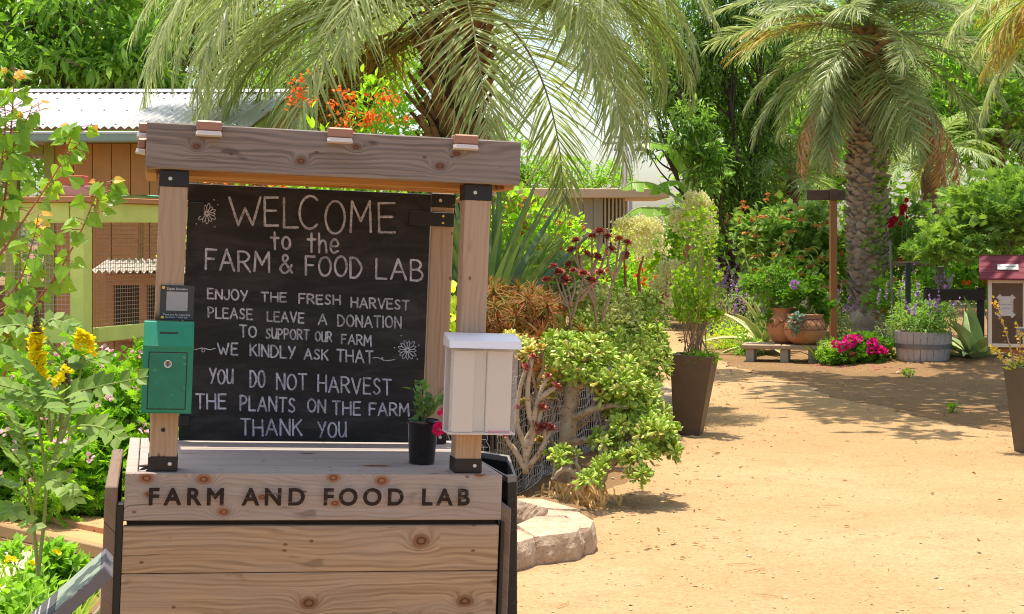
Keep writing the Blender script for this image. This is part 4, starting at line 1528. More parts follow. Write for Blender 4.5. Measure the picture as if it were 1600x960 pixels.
# ------------------------------------------------------------------ timber edging, information panel, bottle
e0, e1 = np.array((-2.72, 7.93)), np.array((-1.80, 7.16))
ed = (e1 - e0) / np.linalg.norm(e1 - e0)
en = np.array((-ed[1], ed[0]))
if en[1] < 0: en = -en
M_bedw = [wood('raw bed timber', (.60, .31, .13), (.45, .21, .08), (.50, .30, .16), 'X', .2, freq=45, contrast=.5),
          wood('mossy bed timber', (.40, .24, .12), (.26, .16, .07), (.24, .20, .08), 'X', .2, freq=45, contrast=.5)]
tb = thing('timber_edging', 'stepped orange timber edging along the bright green geranium bed', 'bed edging', (*((e0 + e1) / 2), 0), math.atan2(ed[1], ed[0]))
Lh = np.linalg.norm(e1 - e0) / 2
for (y0, y1, z0, z1, m, b) in ((0, .05, 0, .045, 1, .004), (.004, .055, .047, .105, 1, .004), (.057, .21, .06, .103, 0, .004), (.213, .25, .06, .130, 0, .003), (.252, .40, .10, .128, 0, .004)):
    mb = MB(); mb.box(-Lh - .25, Lh + .3, y0, y1, z0, z1, b)
    obj('board', mb, M_bedw[m], tb)

pnl = thing('information_panel', 'low slanted grey information panel with a pale green header beside the stand', 'information panel', (0, 0, 0))
A, B = W(159, 863, 4.45), W(157, 893, 4.2)
u = (B - A)                      # along the top edge towards the camera
dn = Vector((-.66, -.10, -.58)).normalized()
nrm_p = u.cross(dn).normalized()
if nrm_p.z < 0: nrm_p = -nrm_p
Lp = .46
def pq(a, b, h):
    return tuple(A + u * a + dn * (Lp * b) + nrm_p * h)
def slab(name, a0, a1, b0, b1, h0, h1, mat, bev=0):
    V = [pq(a, b, h) for a in (a0, a1) for b in (b0, b1) for h in (h0, h1)]
    mb = MB(); mb.add(V, [(0, 1, 3, 2), (4, 6, 7, 5), (0, 4, 5, 1), (2, 3, 7, 6), (0, 2, 6, 4), (1, 5, 7, 3)])
    return obj(name, mb, mat, pnl)
M_pgrey = plain('grey panel frame', (.15, .14, .15), .75, spec=.2, vary=.08)
slab('frame', -.04, 1.04, -.03, 1.03, -.032, 0, M_pgrey)
slab('header', .0, 1.0, 0, .34, .0005, .0016, plain('pale green print', (.26, .31, .24), .8, spec=.15, vary=.1, scale=6))
tp = slab('text_field', 0, 1.0, .343, 1.0, .0005, .0016, plain('dark print', (.085, .085, .085), .8, spec=.15, vary=.1))
mb = MB()
rng = np.random.default_rng(6)
for b in np.arange(.40, .97, .036):
    if rng.random() < .15: continue
    a = .07
    while a < .92:
        w = rng.uniform(.03, .1)
        V = [pq(a, b, .0021), pq(min(a + w, .93), b, .0021), pq(min(a + w, .93), b + .014, .0021), pq(a, b + .014, .0021)]
        mb.add(V, [(0, 1, 2, 3)])
        a += w + .018
obj('printed_lines', mb, plain('pale print', (.42, .43, .42), .6), pnl)
mb = MB()
c = pq(.5, .35, -.034)
mb.tube([c, (c[0] + .04, c[1], 0)], .02, 10)
obj('post', mb, M_blackmetal, pnl)

bt = thing('water_bottle', 'blue capped water bottle standing at the left edge on the paving', 'bottle', (-2.335, 7.0, .01))
mb = MB(); mb.lathe([(0, 0), (.034, 0), (.037, .01), (.037, .06), (.034, .065), (.037, .07), (.037, .105)], 20)
obj('label', mb, plain('white label', (.6, .62, .68), .4, vary=.25, scale=30), bt, smooth=True)
mb = MB(); mb.lathe([(.0372, .1055), (.0375, .14), (.036, .165), (.024, .195), (.014, .205), (.014, .212), (.018, .213), (.018, .228), (0, .228)], 20)
obj('shoulder', mb, plain('blue plastic', (.05, .28, .42), .2, spec=.6), bt, smooth=True)
mb = MB()
c = W(132, 950, 5.9)
mb.tube(curve([(c.x - .12, c.y, .03), (c.x - .04, c.y + .03, .06), (c.x + .05, c.y - .01, .12), (c.x + .09, c.y + .02, .2)], 5), np.linspace(.03, .008, 16), 8)
mb.tube(curve([(c.x - .02, c.y, .06), (c.x + .02, c.y - .05, .09), (c.x + .07, c.y - .06, .10)], 5), np.linspace(.016, .004, 11), 6)
tag(obj('driftwood', mb, plain('grey driftwood', (.38, .31, .25), .9, vary=.25, scale=20), smooth=True), 'pale forked piece of driftwood beside the slanted panel', 'driftwood')
# ------------------------------------------------------------------ foliage materials
F_ger = leafmat('geranium leaf', [(.10, .22, .022), (.17, .33, .03), (.25, .42, .045), (.13, .27, .03)], .45, tint=(.30, .45, .05), clump=4)
F_jade = leafmat('jade leaf', [(.14, .24, .02), (.23, .35, .035), (.36, .46, .07), (.19, .29, .03), (.46, .47, .12), (.24, .36, .04), (.42, .30, .09)], .2, .38, .5, tint=(.24, .36, .04), clump=3)
F_jadev = leafmat('pale variegated jade leaf', [(.46, .46, .13), (.33, .40, .08), (.55, .52, .20), (.22, .33, .05), (.50, .40, .14)], .2, .35, .5, clump=2, clumpamt=.2)
F_aloe = leafmat('red tinged aloe leaf', [(.34, .075, .03), (.24, .10, .035), (.11, .16, .03), (.40, .12, .045), (.15, .19, .04), (.09, .15, .025), (.36, .07, .03)], .25, .5, .2, clump=4, tint=(.34, .12, .045), clumpamt=.5, gain=1.1)
F_aeo = leafmat('burgundy aeonium leaf', [(.17, .025, .03), (.26, .055, .05), (.10, .018, .024), (.34, .11, .07)], .15, .35, .5)
F_aeog = leafmat('yellow green aeonium leaf', [(.30, .33, .05), (.42, .36, .07), (.20, .28, .04), (.40, .22, .08)], .2, .35)
F_yucca = leafmat('yucca blade', [(.05, .105, .045), (.085, .15, .065), (.13, .20, .095)], .12, .38, .5, clump=2)
F_palm = leafmat('blue green palm leaflet', [(.17, .22, .085), (.25, .30, .11), (.34, .38, .17), (.20, .25, .07), (.44, .44, .22), (.14, .19, .08)], .42, .34, .6, clump=1.2, tint=(.36, .40, .17), tb=.8)
F_palmy = leafmat('yellowing palm leaflet', [(.30, .27, .06), (.22, .25, .06), (.38, .27, .08), (.30, .19, .07)], .3, .45)
F_palmd = leafmat('dead palm leaflet', [(.30, .17, .09), (.38, .23, .13), (.24, .12, .06), (.42, .28, .17)], .2, .7, .2)
F_palmg = leafmat('deep green palm leaflet', [(.12, .17, .075), (.19, .24, .10), (.28, .32, .16), (.20, .25, .08), (.38, .38, .21)], .40, .34, .6, clump=1.0, tint=(.26, .31, .14), tb=.8)
F_mango = leafmat('glossy broad tree leaf', [(.055, .14, .018), (.095, .21, .025), (.15, .29, .035), (.21, .36, .05)], .35, .28, .6, clump=1.0, tint=(.21, .33, .04))
F_olive = leafmat('olive tree leaf', [(.085, .12, .022), (.13, .18, .03), (.19, .22, .045), (.07, .10, .03)], .35, .45, clump=1.0)
F_dark = leafmat('dark willowy leaf', [(.045, .09, .022), (.085, .16, .035), (.13, .23, .05), (.18, .29, .06)], .5, .35, .5, clump=.8, tint=(.10, .19, .035))
F_bright = leafmat('bright leaf', [(.10, .22, .03), (.16, .31, .04), (.22, .38, .055), (.12, .25, .035)], .45, .42, clump=1.0)
F_fig = leafmat('fig leaf', [(.065, .14, .03), (.10, .20, .045), (.15, .26, .065), (.20, .30, .10)], .35, .42, clump=1.5)
F_sage = leafmat('grey green leaf', [(.16, .23, .10), (.22, .29, .13), (.29, .35, .18), (.12, .20, .07)], .3, .55, .3, clump=2)
F_lime = leafmat('lime leaf', [(.24, .38, .03), (.32, .45, .045), (.19, .33, .03), (.38, .47, .07)], .45, .42)
F_honey = leafmat('honeysuckle leaf', [(.12, .25, .025), (.20, .37, .035), (.28, .44, .05)], .45, .4, clump=2)
F_heart = leafmat('heart leaf', [(.10, .20, .02), (.15, .28, .03), (.21, .34, .04), (.08, .15, .03)], .5, .33, .5, clump=6, tint=(.27, .40, .04))
F_new = leafmat('coppery young leaf', [(.48, .25, .06), (.42, .33, .06), (.52, .20, .07)], .45, .35)
F_senna = leafmat('senna leaflet', [(.06, .13, .028), (.09, .18, .038), (.12, .23, .05), (.16, .24, .09)], .4, .5, .4, clump=6)
F_ban = leafmat('banana leaf', [(.11, .24, .03), (.16, .31, .04)], .45, .35, .5)
F_agave = leafmat('blue green agave', [(.14, .20, .09), (.18, .25, .11), (.23, .29, .14)], .05, .45, .4, clump=3)
F_yel = leafmat('yellow petals', [(.85, .68, .015), (.88, .74, .03), (.84, .60, .01)], .35, .5, petal=True)
F_ora = leafmat('orange red petals', [(.82, .17, .025), (.85, .25, .04), (.75, .09, .02)], .3, .5, petal=True)
F_soft = leafmat('soft orange petals', [(.62, .23, .08), (.66, .30, .10), (.52, .17, .06)], .3, .5, petal=True)
F_lil = leafmat('lilac petals', [(.45, .25, .55), (.55, .33, .62), (.36, .18, .48)], .3, .5, petal=True)
F_mag = leafmat('magenta petals', [(.68, .015, .22), (.78, .03, .30), (.55, .01, .18)], .3, .5, petal=True)
F_red = leafmat('crimson petals', [(.50, .006, .03), (.60, .02, .05)], .3, .5, petal=True)
F_pale = leafmat('pale pink petals', [(.75, .42, .50), (.80, .55, .60), (.80, .42, .33)], .3, .5, petal=True)
F_cream = leafmat('cream flower bracts', [(.86, .80, .42), (.88, .84, .50), (.76, .72, .30), (.84, .76, .40)], .5, .6, petal=True)
F_grass = leafmat('grass blade', [(.14, .26, .03), (.20, .33, .04), (.27, .38, .07)], .4)
M_bark = plain('grey brown bark', (.20, .145, .10), .9, vary=.3, scale=14, bump=.5)
M_barkd = plain('dark bark', (.085, .06, .045), .9, vary=.3, scale=14, bump=.5)
M_paleb = plain('pale succulent bark', (.44, .335, .22), .85, vary=.3, scale=22, bump=.6, speck=((.22, .15, .09), 38, .6))
M_redst = plain('reddish stem', (.34, .12, .055), .6, vary=.2, scale=20)
M_tanst = plain('tan stem', (.36, .23, .14), .7, vary=.2, scale=20)
M_greenst = plain('green stalk', (.19, .26, .06), .6, vary=.2, scale=20)

def pxc(pts, n=8):
    return curve([tuple(W(*p)) for p in pts], n)

# ------------------------------------------------------------------ palms
def frond_mesh(name, seed, L, e0, e1, pairs, ll, lw, vee=.35, bend=.45, mats=None, jit=.1, pet=.16, curl=1.2):
    rng = np.random.default_rng(seed)
    N = 22
    t = np.linspace(0, 1, N)
    ang = np.radians(e0 + (e1 - e0) * t ** curl)
    P = np.zeros((N, 3))
    for i in range(1, N):
        a = (ang[i] + ang[i - 1]) / 2
        P[i] = P[i - 1] + np.array((0, math.cos(a), math.sin(a))) * L / (N - 1)
    sway = rng.normal(0, .10)
    P[:, 0] += sway * t ** 2 * L * .5
    mb = MB()
    mb.tube(P, np.interp(t, [0, .1, .5, 1], [.026, .016, .010, .003]), 5, 1)
    T = nrm(np.gradient(P, axis=0))
    ts = np.linspace(pet, .995, pairs)
    tb = blade(lw / ll * .5, bend, 4, .25, .45)
    for sd in (-1, 1):
        tt = np.clip(ts + rng.normal(0, .006, pairs), pet, .998)
        pos = np.stack([np.interp(tt, t, P[:, k]) for k in range(3)], 1)
        tan = nrm(np.stack([np.interp(tt, t, T[:, k]) for k in range(3)], 1))
        side = np.zeros_like(tan); side[:, 0] = sd
        upv = nrm(np.cross(np.cross(tan, (1.0, 0, 0)) * 0 + (1.0, 0, 0), tan))
        f = (tt - pet) / (1 - pet)
        a = np.radians(72 - 46 * f) + rng.normal(0, jit, pairs)
        d = tan * np.cos(a)[:, None] + side * np.sin(a)[:, None] + upv * (vee * (1 - .5 * f))[:, None] + rng.normal(0, jit * .7, (pairs, 3))
        d[:, 2] -= .12
        ln = ll * np.interp(f, [0, .15, .4, .75, 1], [.45, .85, 1, .75, .35]) * rng.uniform(.82, 1.12, pairs)
        X = frames(d, upv + (0, 0, .6), ln, 1.0, .35, rng)
        X[:, :, 0] *= (ll / ln)[:, None] ** .6
        mb.inst(tb, pos, X, 0)
    return mb.mesh(name, mats)

def palm(name, label, base, crown, rad, specs, trunkmat, mats, seed, boots=None, scars=None, lean=None, group=None):
    """specs: list of (azimuth deg, mesh, tilt) for fronds; azimuth 0 away from the camera, 90 to the right"""
    base, crown = Vector(base), Vector(crown)
    t = thing(name, label, 'palm tree', base, group=group)
    rel = crown - base
    mb = MB()
    pts = [(0, 0, 0), (rel.x * .3 + (lean or 0), rel.y * .3, rel.z * .35), (rel.x * .75 + (lean or 0) * .6, rel.y * .7, rel.z * .75), tuple(rel)]
    c = curve(pts, 10)
    h = np.linspace(0, 1, len(c))
    rr = np.interp(h, [0, .06, .12, .6, .9, 1], [rad * 1.18, rad * 1.08, rad, rad * .92, rad * .95, rad * .5])
    mb.tube(c, rr, 20)
    tr = obj('trunk', mb, trunkmat, t, smooth=True)
    return t, c, rr

M_ptrunk = plain('palm trunk', (.36, .28, .23), .9, vary=.3, scale=12, bump=.6)
M_scar = plain('palm leaf scar', (.48, .38, .32), .9, vary=.3, scale=16, bump=.6)
M_boot = plain('palm leaf base', (.36, .21, .10), .85, vary=.35, scale=9, bump=.5)
M_fibre = plain('palm fibre', (.13, .075, .04), .95, vary=.3, scale=30, bump=.6)
M_rach = plain('frond rachis', (.25, .27, .10), .55, vary=.15)
M_rachd = plain('dry rachis', (.34, .20, .11), .7, vary=.2)

def hang(root, me, az, tilt=0.0, at=(0, 0, 0), sc=1.0, roll=0.0):
    o = bpy.data.objects.new('frond', me)
    COL.objects.link(o)
    o.parent = root
    o.location = at
    o.rotation_euler = Euler((R(tilt), R(roll), R(-az)), 'XYZ')
    o.scale = (sc,) * 3
    return o

def scars(c, rr, z0, z1, per, dz, size, rng, out=.25, up=.5, squash=.55):
    """overlapping leaf-base scars around a trunk"""
    mb = MB()
    O, D, U, SZ = [], [], [], []
    zz, k = z0, 0
    while zz < z1:
        i = np.searchsorted(c[:, 2], zz)
        i = min(max(i, 1), len(c) - 1)
        f = (zz - c[i - 1, 2]) / max(c[i, 2] - c[i - 1, 2], 1e-6)
        p = c[i - 1] + (c[i] - c[i - 1]) * f
        r = rr[i - 1] + (rr[i] - rr[i - 1]) * f
        for j in range(per):
            a = (j + .5 * (k % 2)) * 6.2832 / per + rng.normal(0, .10)
            n = np.array((math.cos(a), math.sin(a), 0))
            O.append(p + n * r * .96 + (0, 0, rng.normal(0, .008)))
            D.append(n * out + np.array((0, 0, up)) + rng.normal(0, .10, 3))
            U.append(n)
            SZ.append(size * rng.uniform(.8, 1.2))
        zz += dz * rng.uniform(.9, 1.1)
        k += 1
    T = (np.array([(-.5, -.15, 0), (.5, -.15, 0), (.34, .55, .16), (-.34, .55, .16), (0, .1, .26), (0, .75, .2)]),
         [tri((0, 1, 4), (1, 2, 4), (2, 5, 4), (5, 3, 4), (3, 0, 4))])
    mb.inst(T, O, frames(np.array(D), np.array(U), np.array(SZ), 1.0, .1, rng))
    return mb

# the pindo palm behind the stand
rng = np.random.default_rng(21)
PB = (W(690, 370, 14.0).x, 14.0, 0)
PC = W(714, 14, 14.0)
cp, c, rr = palm('pindo_palm', 'big arching pale green pindo palm with shaggy brown trunk behind the stand', PB, PC, .215, None, M_fibre, None, 1)
mb = MB()
O, D, U, SZ = [], [], [], []
for i in range(190):
    f = .45 + .53 * (i / 190)
    j = int(f * (len(c) - 1))
    a = i * 2.39996 + rng.normal(0, .2)
    n = np.array((math.cos(a), math.sin(a), 0))
    O.append(c[j] + n * rr[j] * .8)
    D.append(n * rng.uniform(.45, .8) + (0, 0, 1.0))
    U.append(n)
    SZ.append(rng.uniform(.22, .42))
TB = (np.array([(-.2, 0, 0), (.2, 0, 0), (.15, .5, .05), (.09, 1, .1), (-.09, 1, .1), (-.15, .5, .05), (0, .05, .09), (0, .5, .15), (0, .98, .16)]),
      [tri((0, 6, 5), (6, 7, 5), (5, 7, 4), (7, 8, 4), (6, 1, 7), (1, 2, 7), (7, 2, 8), (2, 3, 8), (0, 5, 1), (5, 2, 1), (5, 4, 2), (4, 3, 2))])
mb.inst(TB, O, frames(np.array(D), np.array(U), np.array(SZ), 1.0, .15, rng))
tag(obj('leaf_base', mb, M_boot, cp), kind='stuff')
mb = MB()
for i in range(500):
    f = rng.uniform(.4, .97)
    j = int(f * (len(c) - 1))
    a = rng.uniform(0, 6.28)
    n = np.array((math.cos(a), math.sin(a), 0))
    p = c[j] + n * rr[j]
    q = p + n * rng.uniform(.02, .16) + (rng.normal(0, .05), rng.normal(0, .04), rng.uniform(-.12, .12))
    mb.tube([p, (p + q) / 2 + (0, 0, .02), q], .003, 3, cap=False)
tag(obj('fibre', mb, M_fibre, cp), kind='stuff')
crown0 = tuple(PC - Vector(PB))
meshes = [frond_mesh('frond', 100 + i, L, e0, e1, 96, .82, .023, .35, .38, [F_palm, M_rach], .09)
          for i, (L, e0, e1) in enumerate([(2.9, 82, 10), (3.3, 66, -30), (3.4, 52, -62), (3.4, 38, -84), (3.1, 18, -94), (2.8, -2, -96)])]
meshy = frond_mesh('frond', 120, 2.8, -8, -96, 62, .68, .03, .3, .5, [F_palmy, M_rachd], .12)
for az, k, rl in ((95, 3, 0), (72, 3, 8), (118, 4, -6), (140, 3, 0), (88, 2, 0), (60, 2, 0), (104, 1, 0), (130, 2, 5),
                  (176, 4, 8), (190, 3, 0), (205, 4, -8), (222, 3, 0), (160, 2, 0), (212, 2, 0),
                  (-88, 3, 0), (-72, 4, 0), (-100, 2, 0), (-112, 4, 0), (-84, 1, 0), (-62, 3, 0), (-125, 3, 0), (-95, 4, 10), (-78, 2, 0),
                  (-66, 2, 0), (-104, 3, 0), (-92, 2, 6), (-70, 3, -6), (-118, 2, 0), (-80, 4, 0), (-58, 4, 0), (-135, 2, 0), (80, 3, 0), (66, 4, 0), (110, 3, 8), (98, 2, -8), (92, 4, 0), (76, 2, 4), (122, 4, 0), (148, 4, 6), (156, 3, 8), (84, 3, -6), (112, 2, 0), (-40, 3, 0), (-20, 2, 0), (5, 3, 0), (25, 4, 0), (42, 3, 0), (-50, 1, 0), (15, 1, 0), (170, 1, 0), (-150, 1, 0), (120, 0, 0), (-110, 0, 0), (0, 0, 0)):
    hang(cp, meshes[k], az + rng.normal(0, 3), rng.normal(0, 3), crown0, rng.uniform(.9, 1.08) * (.79 if 30 < az < 145 else 1.0), rl)
for az in (-68, -98, -52, -82, -110, -75):
    hang(cp, meshy, az, rng.normal(0, 4), tuple(Vector(crown0) - Vector((0, 0, .12))), rng.uniform(.85, 1.0))
# dry flower stalk hanging left of the crown
mb = MB()
for i in range(70):
    a0 = np.array((-.8, -.35, -.8)) + rng.normal(0, .08, 3)
    q = a0 + np.array((rng.normal(-.15, .17), rng.normal(0, .12), rng.uniform(-.38, .07)))
    mb.tube([a0, (a0 + q) / 2 + rng.normal(0, .02, 3), q], .004, 3, cap=False)
mb.tube(curve([(0, 0, -.1), (-.4, -.2, -.1), (-.8, -.35, -.75)], 5), .014, 5)
obj('dry_flower_stalk', mb, M_fibre, cp, crown0)

# the feather palm with the scaly trunk on the right
rng = np.random.default_rng(22)
B2 = Vector((W(1362, 370, 23.2).x, 23.2, 0))
C2 = W(1360, 46, 23.2)
rp, c, rr = palm('feather_palm', 'feather palm with thick scaly grey trunk and brown dead fronds beside the signpost', B2, C2, .262, None, M_ptrunk, None, 2, lean=-.06)
tag(obj('leaf_scars', scars(c, rr, .42, C2.z - .9, 13, .068, .155, rng, .34, .28), M_scar, rp), kind='stuff')
mb = MB()
for z, r in ((.30, .34), (.36, .35), (.40, .34)):
    pass
mb.lathe([(.275, .20), (.315, .25), (.33, .31), (.325, .40), (.30, .46), (.265, .48)], 26)
obj('trunk_collar', mb, M_scar, rp, smooth=True)
tag(obj('leaf_base', scars(c, rr, C2.z - 1.0, C2.z - .05, 11, .085, .24, rng, .5, .6), M_boot, rp), kind='stuff')
crown0 = tuple(C2 - B2)
ms2 = [frond_mesh('frond', 140 + i, L, e0, e1, 66, .74, .036, .4, .28, [F_palmg, M_rach], .12)
       for i, (L, e0, e1) in enumerate([(2.5, 80, 30), (2.7, 60, 5), (2.8, 42, -20), (2.8, 26, -42), (2.7, 8, -60), (2.5, -14, -76), (2.2, -38, -86)])]
ms2y = frond_mesh('frond', 150, 2.4, 15, -40, 54, .5, .03, .3, .3, [F_palmy, M_rach], .10)
ms2d = [frond_mesh('frond', 151 + i, 2.5, -22 - 10 * i, -92, 60, .5, .034, .15, .7, [F_palmd, M_rachd], .16) for i in range(2)]
for i in range(56):
    k = min(6, int(7 * ((i + .5) / 56) ** 1.05))
    hang(rp, ms2[k], i * 137.5 + rng.normal(0, 10), rng.normal(0, 9), (crown0[0], crown0[1], crown0[2] - .3 * k / 6), rng.uniform(.74, 1.0), rng.normal(0, 14))
for az, s_ in ((95, 1.0), (112, .95), (78, .9), (-104, .85), (-128, .8), (-88, .8), (128, .9)):
    hang(rp, ms2d[int(abs(az)) % 2], az, rng.normal(0, 4), (crown0[0], crown0[1], crown0[2] - .6), s_)
for az in (-92, -76, -108):
    hang(rp, ms2y, az, rng.normal(0, 4), crown0, .95)
# creeper on its trunk
mb, mi = MB(), MB()
for k in range(5):
    pts = []
    a = rng.uniform(-2.6, -.4)
    z = .5 + .2 * k
    while z < 3.0:
        i = min(np.searchsorted(c[:, 2], z), len(c) - 1)
        pts.append(c[i] + np.array((math.cos(a), math.sin(a), 0)) * (rr[i] + .03))
        a += rng.normal(.03, .12)
        z += .13
    pts = np.array(pts)
    mi.tube(pts, .006, 4)
    m_ = 80
    P = pts[rng.integers(0, len(pts), m_)] + rng.normal(0, .05, (m_, 3))
    n = nrm(P - (c[np.minimum(np.searchsorted(c[:, 2], P[:, 2]), len(c) - 1)]))
    mb.inst(T_OV, P, frames(rng.normal(0, 1, (m_, 3)) + (0, 0, -.6), n, rng.uniform(.05, .09, m_), 1.5, .3, rng))
iv = thing('creeper', 'green leafy creeper climbing the scaly grey palm trunk', 'creeper', B2)
obj('leaves', mb, F_bright, iv)
obj('vine', mi, M_greenst, iv)

# palm at the right edge of the picture, its trunk outside
B3 = Vector((5.0, 11.6, 0)); C3 = Vector((5.0, 11.6, 3.3))
p3, c, rr = palm('pindo_palm', 'yellowing palm of which only long straw coloured frond tips hang into view', B3, C3, .18, None, M_fibre, None, 3)
ms3 = [frond_mesh('frond', 160 + i, L, e0, e1, 58, .55, .026, .35, .4, [F_palm, M_rach], .09) for i, (L, e0, e1) in enumerate([(1.9, 80, 20), (2.0, 55, -30), (2.0, 34, -60), (1.9, 15, -70)])]
ms3y = frond_mesh('frond', 170, 1.75, 22, -58, 52, .48, .026, .3, .45, [F_palmy, M_rachd], .12)
for i in range(26):
    hang(p3, ms3[min(3, i * 4 // 26)], i * 137.5, rng.normal(0, 4), tuple(C3 - B3), rng.uniform(.9, 1.05))
for az in (-86, -78, -94, -70, -102, -60, -112, -90, -82):
    hang(p3, ms3y, az, rng.normal(0, 4), tuple(C3 - B3), rng.uniform(.85, 1.0))

# smaller palms in the background
ms4 = [frond_mesh('frond', 180 + i, L, e0, e1, 44, .5, .036, .35, .4, [F_sage, M_rach], .1) for i, (L, e0, e1) in enumerate([(1.8, 70, 0), (1.9, 45, -45), (1.9, 22, -70)])]
for (px, py, Y, lab, s_) in ((1236, 285, 29, 'small pale pindo palm behind the signpost, left of the scaly trunk', .95), (1452, 262, 32, 'pale pindo palm just right of the scaly trunk, far back', 1.0), (1560, 215, 36, 'pale bushy palm far back above the fig tree', 1.25)):
    C4 = W(px, py, Y); B4 = Vector((C4.x, Y, 0))
    t4, c, rr = palm('pindo_palm', lab, B4, C4, .17, None, M_fibre, None, 4)
    for i in range(22):
        hang(t4, ms4[min(2, i * 3 // 22)], i * 137.5, rng.normal(0, 4), tuple(C4 - B4), s_ * rng.uniform(.9, 1.05))

# ------------------------------------------------------------------ trees
def tree(name, label, base, clouds, trunk_r, leaf, T, size, asp, seed, bark=M_bark, group=None, cat='tree', stems=1, topz=None, **kw):
    """clouds: (px, py, Y, rx, ry, rz, leaves, clumps)"""
    rng = np.random.default_rng(seed)
    base = Vector(base)
    t = thing(name, label, cat, base, group=group)
    mb, mt = MB(), MB()
    tops = []
    for (px, py, Y, rx, ry, rz, n, k) in clouds:
        c = W(px, py, Y) - base
        tops.append((c, rx, ry, rz, cloud(mb, rng, tuple(c), (rx, ry, rz), n, size, T, asp, k, **kw)))
    zc = min(tp[0].z - tp[3] for tp in tops)
    fork = np.array((np.mean([tp[0].x for tp in tops]) * .4, np.mean([tp[0].y for tp in tops]) * .4, max(.5, zc * .8)))
    for s_ in range(stems):
        o = rng.normal(0, trunk_r * 2.5, 3) * (stems > 1); o[2] = 0
        f = fork + o * 2
        mt.tube(curve([o, o + (f - o) * .5 + rng.normal(0, .05, 3) * (1, 1, 0), f], 6), np.linspace(trunk_r, trunk_r * .72, 13), 9)
        for (c, rx, ry, rz, cl) in tops[s_::stems] if stems > 1 else tops:
            c = np.array(c)
            mid = f + (c - f) * .5 + rng.normal(0, .12, 3)
            mt.tube(curve([f - (0, 0, .05), mid, c + (0, 0, rz * .3)], 6), np.linspace(trunk_r * .6, trunk_r * .2, 13), 6)
            for q in cl[:16]:
                a = mid + (c - mid) * rng.uniform(.1, .9)
                mt.tube(curve([a, (a + q) / 2 + rng.normal(0, .06, 3), q], 4), np.linspace(trunk_r * .22, trunk_r * .05, 9), 5)
    obj('trunk', mt, bark, t, smooth=True)
    obj('crown', mb, leaf, t)
    return t

T_LONG = (np.array([(0, 0, 0), (.11, .35, .05), (.10, .7, .03), (0, 1, -.12), (-.10, .7, .03), (-.11, .35, .05), (0, .5, -.0)]), T_OV[1])
tree('broadleaf_tree', 'bright green tree with drooping glossy pointed leaves above the coop roof', (-5.4, 19.5, 0),
     [(70, 20, 19.5, 1.9, 1.5, 1.25, 4200, 40), (10, 70, 19, 1.2, 1.2, .9, 1500, 18), (180, 95, 19.2, 1.0, 1.0, .55, 1500, 20), (215, 110, 19.2, .6, .8, .35, 500, 10), (110, -80, 20, 1.8, 1.5, .9, 1600, 18)], .16, F_mango, T_LONG, .21, 1.25, 31, out=.5, up=-.35, rnd=.5, spread=.17)
tree('olive_tree', 'tall olive green tree with fine grey foliage rising behind the coop ridge', (-5.6, 27, 0),
     [(280, 30, 27, 1.6, 1.5, 1.2, 3600, 36), (360, 70, 27, 1.4, 1.4, 1.0, 2600, 28), (200, 15, 28, 1.2, 1.2, .8, 1700, 20), (390, -30, 27, 1.4, 1.2, 1.0, 1200, 14)], .16, F_olive, T_RH, .15, .8, 32, out=.6, up=-.1, spread=.2)
tree('broadleaf_tree', 'yellow green tree far behind the pindo palm crown', (-3.2, 33, 0),
     [(500, 60, 33, 1.9, 1.6, 1.5, 3000, 30), (600, 100, 33, 1.5, 1.5, 1.3, 2000, 22), (430, 120, 32, 1.2, 1.2, 1.0, 1500, 16)], .18, F_bright, T_RH, .17, 1.0, 33)
tree('broadleaf_tree', 'low airy light green tree just beyond the taupe building', (1.0, 38, 0),
     [(815, 268, 38, .9, .9, .6, 900, 14), (880, 285, 38, .9, .9, .5, 800, 14), (940, 280, 38.5, .7, .7, .5, 500, 10), (770, 250, 38, .9, .9, .8, 800, 12)], .1, F_bright, T_RH, .17, 1.0, 333)
tree('willowy_tree', 'tall dark willowy tree with hanging narrow leaves behind the banana plant', (4.2, 28, 0),
     [(1120, 40, 28, 1.1, 1.0, 1.4, 4200, 40), (1065, 110, 28, .75, .8, .9, 1500, 22), (1170, 170, 28.5, 1.0, 1.0, 1.2, 3200, 30), (1105, 230, 28, .8, .8, .9, 1900, 22),
      (1160, 330, 28, .85, .8, 1.0, 2600, 26), (1200, 430, 27.5, .6, .7, .8, 1500, 18), (1020, 40, 28, .6, .7, .8, 600, 12), (1240, 60, 29, 1.0, 1.0, 1.5, 2600, 28), (1035, 110, 27, .55, .6, .9, 620, 14), (1068, 195, 25.2, .42, .4, .5, 520, 10), (1020, 190, 27, .5, .5, .8, 420, 10), (1010, 90, 27.5, .5, .5, .9, 380, 10), (1100, 265, 25.2, .4, .4, .5, 600, 10), (1190, -60, 28, 1.5, 1, .9, 1500, 12)],
     .10, F_dark, T_LONG, .17, 1.0, 34, bark=M_barkd, stems=4, out=.4, up=-.5, rnd=.6, spread=.2)
tree('broadleaf_tree', 'bright green tree closing the gap behind the feather palm crown', (9.8, 36, 0),
     [(1420, 80, 36, 2.2, 1.8, 1.8, 3800, 36), (1520, 40, 36, 2.0, 1.8, 1.7, 3000, 30), (1500, 170, 35, 1.6, 1.5, 1.2, 2400, 24), (1330, 120, 37, 1.6, 1.5, 1.6, 2200, 22)], .22, F_bright, T_RH, .2, 1.0, 35)
tree('broadleaf_tree', 'dark leaved tall tree behind the fig tree', (13.0, 38, 0),
     [(1590, 90, 38, 1.8, 1.6, 2.4, 3600, 30), (1640, 0, 38, 2.0, 1.6, 2.0, 2000, 20), (1570, 200, 37, 1.3, 1.3, 1.2, 1500, 16)], .22, F_dark, T_RH, .2, 1.0, 36)
